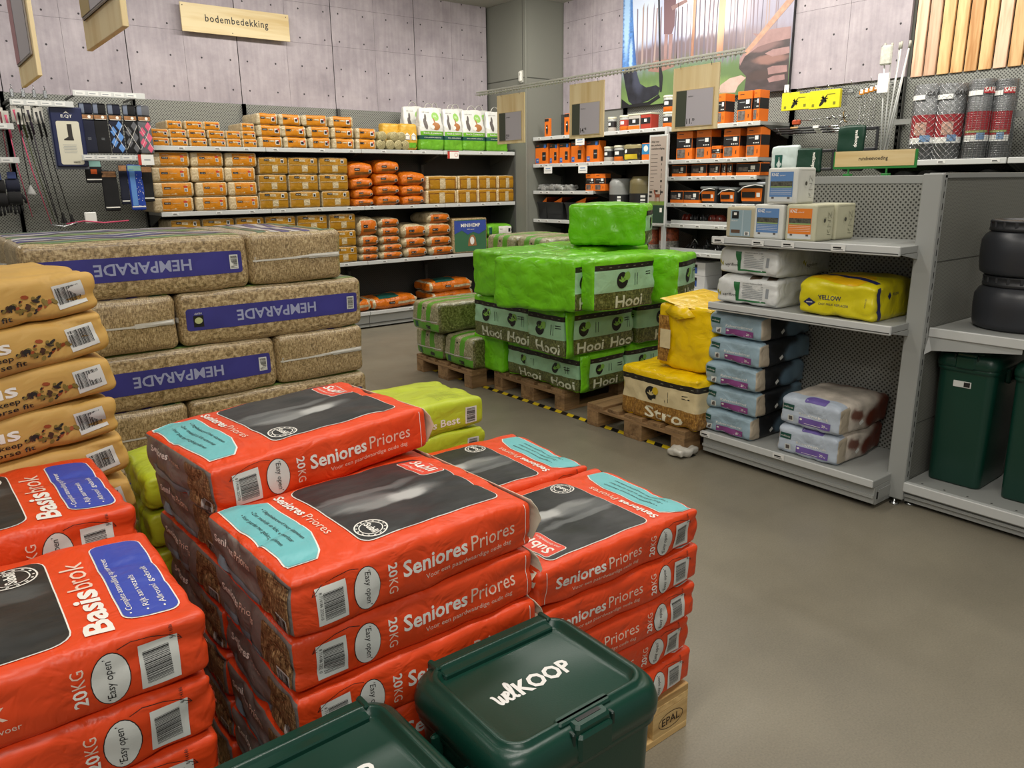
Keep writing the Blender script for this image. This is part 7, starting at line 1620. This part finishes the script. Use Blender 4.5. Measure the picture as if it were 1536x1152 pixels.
# wire mesh rolls
def mesh_roll(R_, H_, kind, seed):
    r = empty('mesh_roll'); mb = MB(); n = 16
    if kind == 'hex':
        rows = 26; dz = H_/rows
        for j in range(rows):
            for i in range(n):
                a0 = (i+(j % 2)*.5)*2*PI/n
                for sg in (-.5, .5):
                    a1 = a0+sg*2*PI/n; z = j*dz; rr = R_*(1+.015*math.sin(j*3+seed))
                    mb.tube([(rr*math.cos(a0), rr*math.sin(a0), z), (rr*math.cos(a1), rr*math.sin(a1), z+dz)], .0016, m_chrome, 3, cap=False)
    else:
        for j in range(34): z = (j+.5)*H_/34; mb.tube([(R_*math.cos(a*2*PI/18), R_*math.sin(a*2*PI/18), z) for a in range(19)], .0014, m_chrome, 3, cap=False)
        for i in range(20): a = i*2*PI/20; mb.tube([(R_*math.cos(a), R_*math.sin(a), 0), (R_*math.cos(a), R_*math.sin(a), H_)], .0014, m_chrome, 3, cap=False)
    wm = mb.build('wire_mesh', r); wm['kind'] = 'stuff'
    mb = MB(); gm = M('inner_mesh', '77797a', .4, .3, bump=1.0, bscale=120, var=.4, vscale=90); mb.lathe([(R_*.93, 0), (R_*.93, H_)], gm, 24); mb.build('inner_coil', r)
    mb = MB(); nn = 12; q = []
    def wrap(a0, a1, z0, z1, rr, mat):
        vs = [(rr*math.sin(a0+(a1-a0)*i/nn), -rr*math.cos(a0+(a1-a0)*i/nn), z) for i in range(nn+1) for z in (z0, z1)]
        mb.add(vs, [(2*i, 2*i+2, 2*i+3, 2*i+1) for i in range(nn)], mat, True)
    red = M('label_crimson', '9c2a30', .4); wrap(-1.3, 1.3, H_*.30, H_*.60, R_*.955, red); wrap(-1.2, 1.2, H_*.22, H_*.30, R_*.955, m_white); wrap(0.1, .75, H_*.24, H_*.33, R_*.965, M('label_sky', '6f8fb5', .4)); 
    if kind == 'hex': wrap(-.35, .45, H_*.33, H_*.50, R_*.965, M('face_print', 'c29a8a', .5, var=.3, vscale=30))
    else: wrap(-1.0, .9, H_*.33, H_*.36, R_*.965, M('label_leaf', '8f9a5a', .5))
    mb.build('paper_label', r); mb = MB()
    wrap(-1.2, .2, H_*.80, H_*.86, R_*1.01, m_white); mb.build('top_tag', r)
    if kind != 'hex': mb = MB(); wrap(.25, 1.2, H_*.82, H_*.89, R_*1.01, M('tape_red', 'b32a30', .4)); mb.build('red_tape', r)
    mb = MB(); sh = sh_text({'hex': 'GAAS', 'sq': 'SAFE'}[kind], .03, w=R_*.9, bold=.02); z = H_*.84
    vs = [(R_*1.02*math.sin(.3+x/R_), -R_*1.02*math.cos(.3+x/R_), z+y) for x, y in sh[0]]; mb.add(vs, sh[1], m_wh if kind == 'sq' else m_ink2); mb.build('lettering', r)
    return r
for i, (y, R_, H_, kind, x, lab) in enumerate(((2.80, .115, .53, 'hex', 6.13, 'wire netting roll with crimson label, leftmost on the shelf under the slats'), (2.64, .10, .52, 'hex', 6.12, 'wire netting roll with white top tag, second from the left'), (2.53, .08, .50, 'hex', 6.30, 'narrow wire netting roll standing further back, third from the left'), (2.445, .085, .53, 'sq', 6.12, 'square mesh roll with red lettered tape, fourth from the left'), (2.31, .075, .52, 'sq', 6.16, 'square mesh roll with red lettered tape, rightmost'))):
    o = mesh_roll(R_, H_, kind, i); o.location = (x, y, 1.652); o.rotation_euler = (0, 0, -PI/2+(.2 if i % 2 else -.1)); tag(o, lab, 'roll', 'wire mesh rolls')
for i, (a, b_, z0, z1) in enumerate(DROLL):
    R_ = (b_-a)/2*.95; mb = MB(); mb.tube([(0, 0, R_), (0, .34, R_)], R_, M('dark_coil', '4a4c4c', .45, .4, bump=1.0, bscale=140, var=.5, vscale=80), 22); mb.tube([(0, -.004, R_), (0, .0, R_)], R_*.35, m_black, 12)
    tag(mb.build('wire_coil', None, (6.08, (a+b_)/2, 1.50-R_), -PI/2), 'dark wire coil under the mesh roll shelf, %s from the left' % nth(i), 'roll', 'dark coils under the mesh shelf')
    mb = MB(); mb.box(-.09, 0, -.03, .09, .4, 0, m_steel_d); 
mb = MB(); mb.box(0, 0, 0, .98, .44, .02, m_steel_d, .002); tag(mb.build('lower_shelf', None, (6.05, 3.165, 1.33), -PI/2), 'dark steel shelf carrying wire coils, mostly hidden behind the gondola', 'shelf')

# ------------------------------------------------------------------ left pegboard: socks, whips, gloves
YH = 7.33
def sock_pack(c1, c2, style):
    r = empty('sock_pack'); s = Soft(.13, .025, .30, r=.012, amp=.003, freq=10, seed=3, crease=.003, cell=.03); s.body(lambda f, u, v: c1)
    if style == 'argyle':
        for (x, z) in ((-.03, .05), (.03, .0), (-.03, -.05), (.03, -.10), (.03, .10)): s.dec('front', sh_poly([(-.032, 0), (0, .045), (.032, 0), (0, -.045)]), c2, x, z, 0, .0012, .03)
        for d in (-1, 1): s.dec('front', sh_rect(.003, .26), m_wh, 0, 0, .5*d, .002, .03)
    s.dec('front', sh_text('HORSE', .008, w=.03), m_pgrey, -.015, -.02, 0, .0024, 0); s.dec('front', sh_text('RIDING', .008, w=.03), m_pgrey, -.015, -.032, 0, .0024, 0)
    o = s.finish('sock', r)
    mb = MB(); mb.box(-.062, -.018, .30, .062, .006, .345, m_black, .002); dec_flat(mb, 'front', (0, -.018, .322), sh_rect(.115, .035), M('photo_tan', 'a5764c', .5, var=.5, vscale=40), 0, 0); dec_flat(mb, 'front', (0, -.018, .322), sh_ell(.014, .014), m_wh, .02, 0, off=.0014); dec_flat(mb, 'front', (0, -.018, .322), sh_rect(.1, .004), m_wh, 0, -.02, off=.0014); mb.build('card', r)
    s = Soft(.12, .03, .10, r=.014, amp=.004, freq=12, seed=5, cell=.03); s.body(lambda f, u, v: c1 if u > -.01 else M('sock_heel', '6b7486', .8)); h = s.finish('folded_top', r); h.location = (0, 0, .345)
    mb = MB(); mb.tube([(0, .0, .44), (0, .015, .455), (0, .55, .46)], .003, m_chrome, 5); mb.build('hook', r); return r
cloth = lambda n, c: M(n, c, .9, bump=.4, bscale=300)
navy, blk, sky, gry, pink = cloth('cloth_navy', '171b2e'), cloth('cloth_black', '131315'), cloth('cloth_sky', '5f8fd0'), cloth('cloth_grey', '5f6064'), cloth('cloth_pink', 'd8607c')
for i, (x, a, b_, st, lab) in enumerate(((1.355, navy, gry, 'plain', 'plain navy riding sock pack, leftmost on the upper bar'), (1.455, blk, gry, 'plain', 'plain black riding sock pack, second on the upper bar'), (1.565, navy, sky, 'argyle', 'navy and sky blue diamond sock pack on the upper bar'), (1.68, blk, gry, 'argyle', 'black and grey diamond sock pack on the upper bar'), (1.79, gry, pink, 'argyle', 'pink and grey diamond sock pack, rightmost on the upper bar'))):
    o = sock_pack(a, b_, st); o.location = (x, YH, 1.80); o.scale = (.82, 1, .88); tag(o, lab, 'socks', 'riding sock packs')
# boot sock package, large, in front
r = empty('boot_card', (1.205, 7.30, 1.69)); mb = MB(); mb.box(-.115, 0, 0, .115, .03, .46, M('card_navy', '1a2248', .4), .008); c = (0, 0, .23)
dec_flat(mb, 'front', c, sh_rect(.165, .335, .015), M('card_cream', 'cfcbb8', .5), 0, -.045); dec_flat(mb, 'front', c, sh_text('E.QT', .022, w=.08, bold=.01, align='c'), m_wh, 0, .15, off=.0012); dec_flat(mb, 'front', c, sh_poly([(-.02, 0), (0, .02), (.02, 0), (0, .006)]), m_wh, 0, .18)
dec_flat(mb, 'front', c, sh_poly([(-.012, .12), (.022, .12), (.020, .03), (.026, .0), (.024, -.005), (-.045, -.005), (-.045, .004), (-.012, .022)]), M('boot_dark', '2a2624', .5), .005, -.02, off=.0016)
for q in range(6): dec_flat(mb, 'front', c, sh_rect(.10-.01*(q % 2), .003), m_pgrey, -.005, -.06-.012*q, off=.0014)
dec_flat(mb, 'front', c, sh_barcode(.05, .015, 4), m_ink2, .03, -.195, off=.0014); mb.build('card', r); mb = MB(); mb.tube([(0, .01, .45), (0, .6, .47)], .003, m_chrome, 5); mb.build('hook', r)
mb = MB(); mb.box(-.12, .035, -.02, .12, .06, .45, M('clear_sleeve', '6f7480', .15), .004); mb.build('clear_sleeve', r)
tag(r, 'large navy and cream packet showing a black riding boot', 'packet')
for (x, z0, z1, w_, a, b_, lab) in ((1.355, 1.56, 1.745, .13, blk, cloth('cloth_orange', 'd5602a'), 'black sock pack with orange band hanging under the lower bar'), (1.465, 1.33, 1.66, .12, blk, gry, 'long black sock pack with white cuff under the lower bar'), (1.575, 1.38, 1.71, .07, navy, gry, 'narrow dark navy sock pack under the lower bar'), (1.67, 1.33, 1.71, .12, cloth('cloth_royal', '1f3f9c'), sky, 'royal blue patterned sock pack under the lower bar'), (1.765, 1.40, 1.70, .09, blk, gry, 'black patterned sock pack beside the orange packs')):
    h_ = z1-z0; s = Soft(w_, .025, h_, r=.012, amp=.004, freq=12, seed=int(x*100), crease=.004, cell=.025); s.body(lambda f, u, v, a=a: a)
    if b_ is not gry: s.dec('front', sh_rect(w_*.35, h_*.8 if b_ is sky else h_*.2), b_, -w_*.2 if b_ is sky else 0, 0, 0, .0014, .03)
    s.dec('front', sh_rect(w_*.9, .045), M('photo_tan', 'a5764c', .5) if b_ is gry else M('card_teal', '7fa8a0', .5), 0, h_*.5-.03, 0, .0016, .03); s.dec('front', sh_rect(w_*.9, .01), m_wh, 0, -h_*.5+.03, 0, .0016, .03)
    if b_ is sky:
        rn = random.Random(1)
        for q in range(26): s.dec('front', sh_ell(.003, .003, 6), m_wh, rn.uniform(-.0, .05), rn.uniform(-.16, .12), 0, .002, 0)
    o = s.finish('sock_pack'); o.location = (x, YH+.03, z0); mb = MB(); mb.tube([(0, .0, h_), (0, .55, h_+.03)], .003, m_chrome, 5); mb.build('hook', o); tag(o, lab, 'socks', 'riding sock packs')
for (x0, x1, z, lab) in ((1.27, 1.81, 2.255, 'upper price bar above the riding socks'), (1.27, 1.80, 1.76, 'lower price bar below the riding socks'), (.83, 1.265, 2.165, 'price bar above the riding whips'), (.60, .83, 1.985, 'upper short price bar at the left photo edge'), (.60, .83, 1.735, 'lower short price bar at the left photo edge')):
    mb = MB(); mb.box(x0, 0, -.02, x1, .006, .025, m_steel_l, .002)
    k = 0; x = x0+.05
    while x < x1-.03: mb.box(x-.035, -.002, -.012, x+.04, 0, .016, m_tagp); mb.box(x-.025, -.0026, .0, x+.02, -.002, .006, m_pgrey); x += .095
    for q in (x0+.04, x1-.04): mb.box(q-.004, .006, -.005, q+.004, .6, .01, m_steel_d)
    tag(mb.build('price_bar', None, (0, 7.27, z)), lab, 'bar', 'price bars of the hook bays')
mb = MB(); mb.box(0, 0, 0, .125, .002, .085, m_white); dec_flat(mb, 'front', (.0625, 0, .0425), sh_rect(.025, .085), m_redp, -.05, 0); dec_flat(mb, 'front', (.0625, 0, .0425), sh_rect(.05, .008), m_pgrey, .01, 0); tag(mb.build('price_card', None, (1.69, 7.262, 1.705)), 'white and red price card clipped left of the large orange packs', 'card')
wh = [(.762, 2.1, .785, 1.45, M('whip_maroon', '6d1f2c', .5), 0), (.86, 2.12, 1.0, 1.22, M('whip_pink', 'c94a6c', .45), 1), (.90, 2.1, 1.03, 1.25, M('whip_moss', '4f5a33', .5), 1), (.95, 2.12, 1.045, 1.28, M('whip_plum', '2a2030', .5), 1), (1.01, 2.11, 1.09, 1.24, M('whip_black', '141416', .5), 2), (1.04, 2.12, 1.157, 1.22, M('whip_black', '141416', .5), 2), (.885, 2.1, .888, 1.49, M('whip_black', '141416', .5), 3), (.80, 2.08, .87, 1.30, M('whip_pink', 'c94a6c', .45), 0), (.93, 2.1, 1.06, 1.2, M('whip_black', '141416', .5), 0)]
for i, (x0, z0, x1, z1, m_, end) in enumerate(wh):
    r = empty('riding_whip', (x0, 7.36+.03*(i % 3), z0)); dx, dz = x1-x0, z1-z0
    mb = MB(); mb.tube([(0, 0, 0), (dx*.5-.01, .01, dz*.5), (dx, .02, dz)], .0058 if i == 1 else .0045, m_, 7, r2=.003); mb.build('shaft', r)
    mb = MB(); mb.tube([(0, 0, .0), (dx*.22, 0, dz*.22)], .011, m_ if i != 4 else m_black, 9, r2=.008); mb.build('grip', r)
    mb = MB(); mb.box(-.02, -.006, -.09, .022, -.002, .03, M('tag_white', 'c9c6bd', .6), .001); mb.build('swing_tag', r)
    if end == 2: mb = MB(); mb.add([(dx-.004, .02, dz+.09), (dx+.004, .02, dz+.09), (dx+.026, .02, dz), (dx-.026, .02, dz), (dx-.004, .026, dz+.09), (dx+.004, .026, dz+.09), (dx+.026, .026, dz), (dx-.026, .026, dz)], [(0, 3, 2, 1), (4, 5, 6, 7), (0, 4, 7, 3), (1, 2, 6, 5), (2, 3, 7, 6)], m_black); mb.build('leather_tip', r)
    elif end == 3: mb = MB(); mb.lathe([(.004, dz+.06), (.03, dz), (.04, dz-.02), (.0, dz-.015)], M('feather_grey', '9a9a98', .8, bump=1, bscale=90), 12, cx=dx, cy=.02); mb.build('feather_tip', r)
    mb = MB(); mb.tube([(0, .0, .03), (0, .5, .045)], .003, m_chrome, 5); mb.build('hook', r)
    tag(r, ['slim maroon riding whip at the far left', 'bright pink riding whip, the thickest shaft', 'moss green riding whip right of the pink one', 'dark plum riding whip left of the black ones', 'black riding whip with leather tip, nearer the plum one', 'black riding whip with leather tip beside the boot packet', 'short black whip ending in a grey feather', 'thin pink riding whip beside the maroon one', 'thin black riding whip crossing behind the plum one'][i], 'whip', 'riding whips')
def glove(seed):
    r = empty('riding_gloves'); mb = MB()
    mb.loft([(.045, .012, .012, .0), (.05, .016, .015, -.06), (.045, .014, .014, -.10)], navy if seed == 0 else blk, 4); mb.build('cuff', r)
    g_ = blk; bm = MB(); bm.loft([(.045, .014, .014, -.10), (.052, .018, .016, -.15), (.050, .016, .014, -.20)], g_, 4)
    for k, (x, l_) in enumerate(((-.036, .07), (-.012, .085), (.012, .08), (.035, .062))): bm.tube([(x, 0, -.19), (x*1.1, -.005, -.19-l_*.6), (x*1.15, 0, -.19-l_)], .011, g_, 8, r2=.008)
    bm.tube([(.045, 0, -.12), (.07, 0, -.16), (.072, 0, -.19)], .012, g_, 8, r2=.009); bm.build('hand', r)
    mb = MB(); mb.box(-.03, -.02, .0, .03, -.012, .05, M('glove_card', '2a3a6c', .5), .002); mb.build('card', r); mb = MB(); mb.tube([(0, 0, .04), (0, .5, .06)], .003, m_chrome, 5); mb.build('hook', r); return r
for i, (x, z) in enumerate(((.765, 1.60), (.665, 1.59))):
    o = glove(i); o.location = (x, 7.34, z); tag(o, ['navy cuffed riding gloves hanging below the short price bars', 'black riding gloves cut off by the left photo edge'][i], 'gloves', 'riding gloves')
for k in range(4):
    mb = MB(); mb.box(-.012, -.01, 0, .012, .01, .06, m_chrome, .003); mb.tube([(0, 0, .05), (0, -.02, .075), (0, .0, .09)], .004, m_chrome, 6); mb.tube([(0, .2, .02), (0, 0, .02)], .004, m_chrome, 6)
    mb.box(-.015, .2, -.02, .015, .6, .0, m_steel_d)
    tag(mb.build('hook_clip', None, (.86+.075*k, 7.33, 2.21)), 'zinc hook end above the whips, %s from the left' % nth(k), 'hook', 'zinc hook ends')
r = empty('bit_pack', (1.28, 7.36, 1.235)); mb = MB(); mb.box(-.04, 0, 0, .05, .02, .09, m_white, .006); mb.tube([(-.18, .02, .0), (-.05, .0, .02), (.1, .0, .0), (.3, .03, .01)], .006, M('whip_pink', 'c94a6c', .45), 7); mb.tube([(-.3, .0, .0), (-.2, .0, -.02), (-.1, .0, .01)], .008, m_chrome, 6); mb.build('bundle', r); mb = MB(); mb.tube([(0, .02, .05), (0, .5, .06)], .003, m_chrome, 5); mb.build('hook', r)
tag(r, 'pink rope and white tag hanging low behind the hemp bales', 'rope')
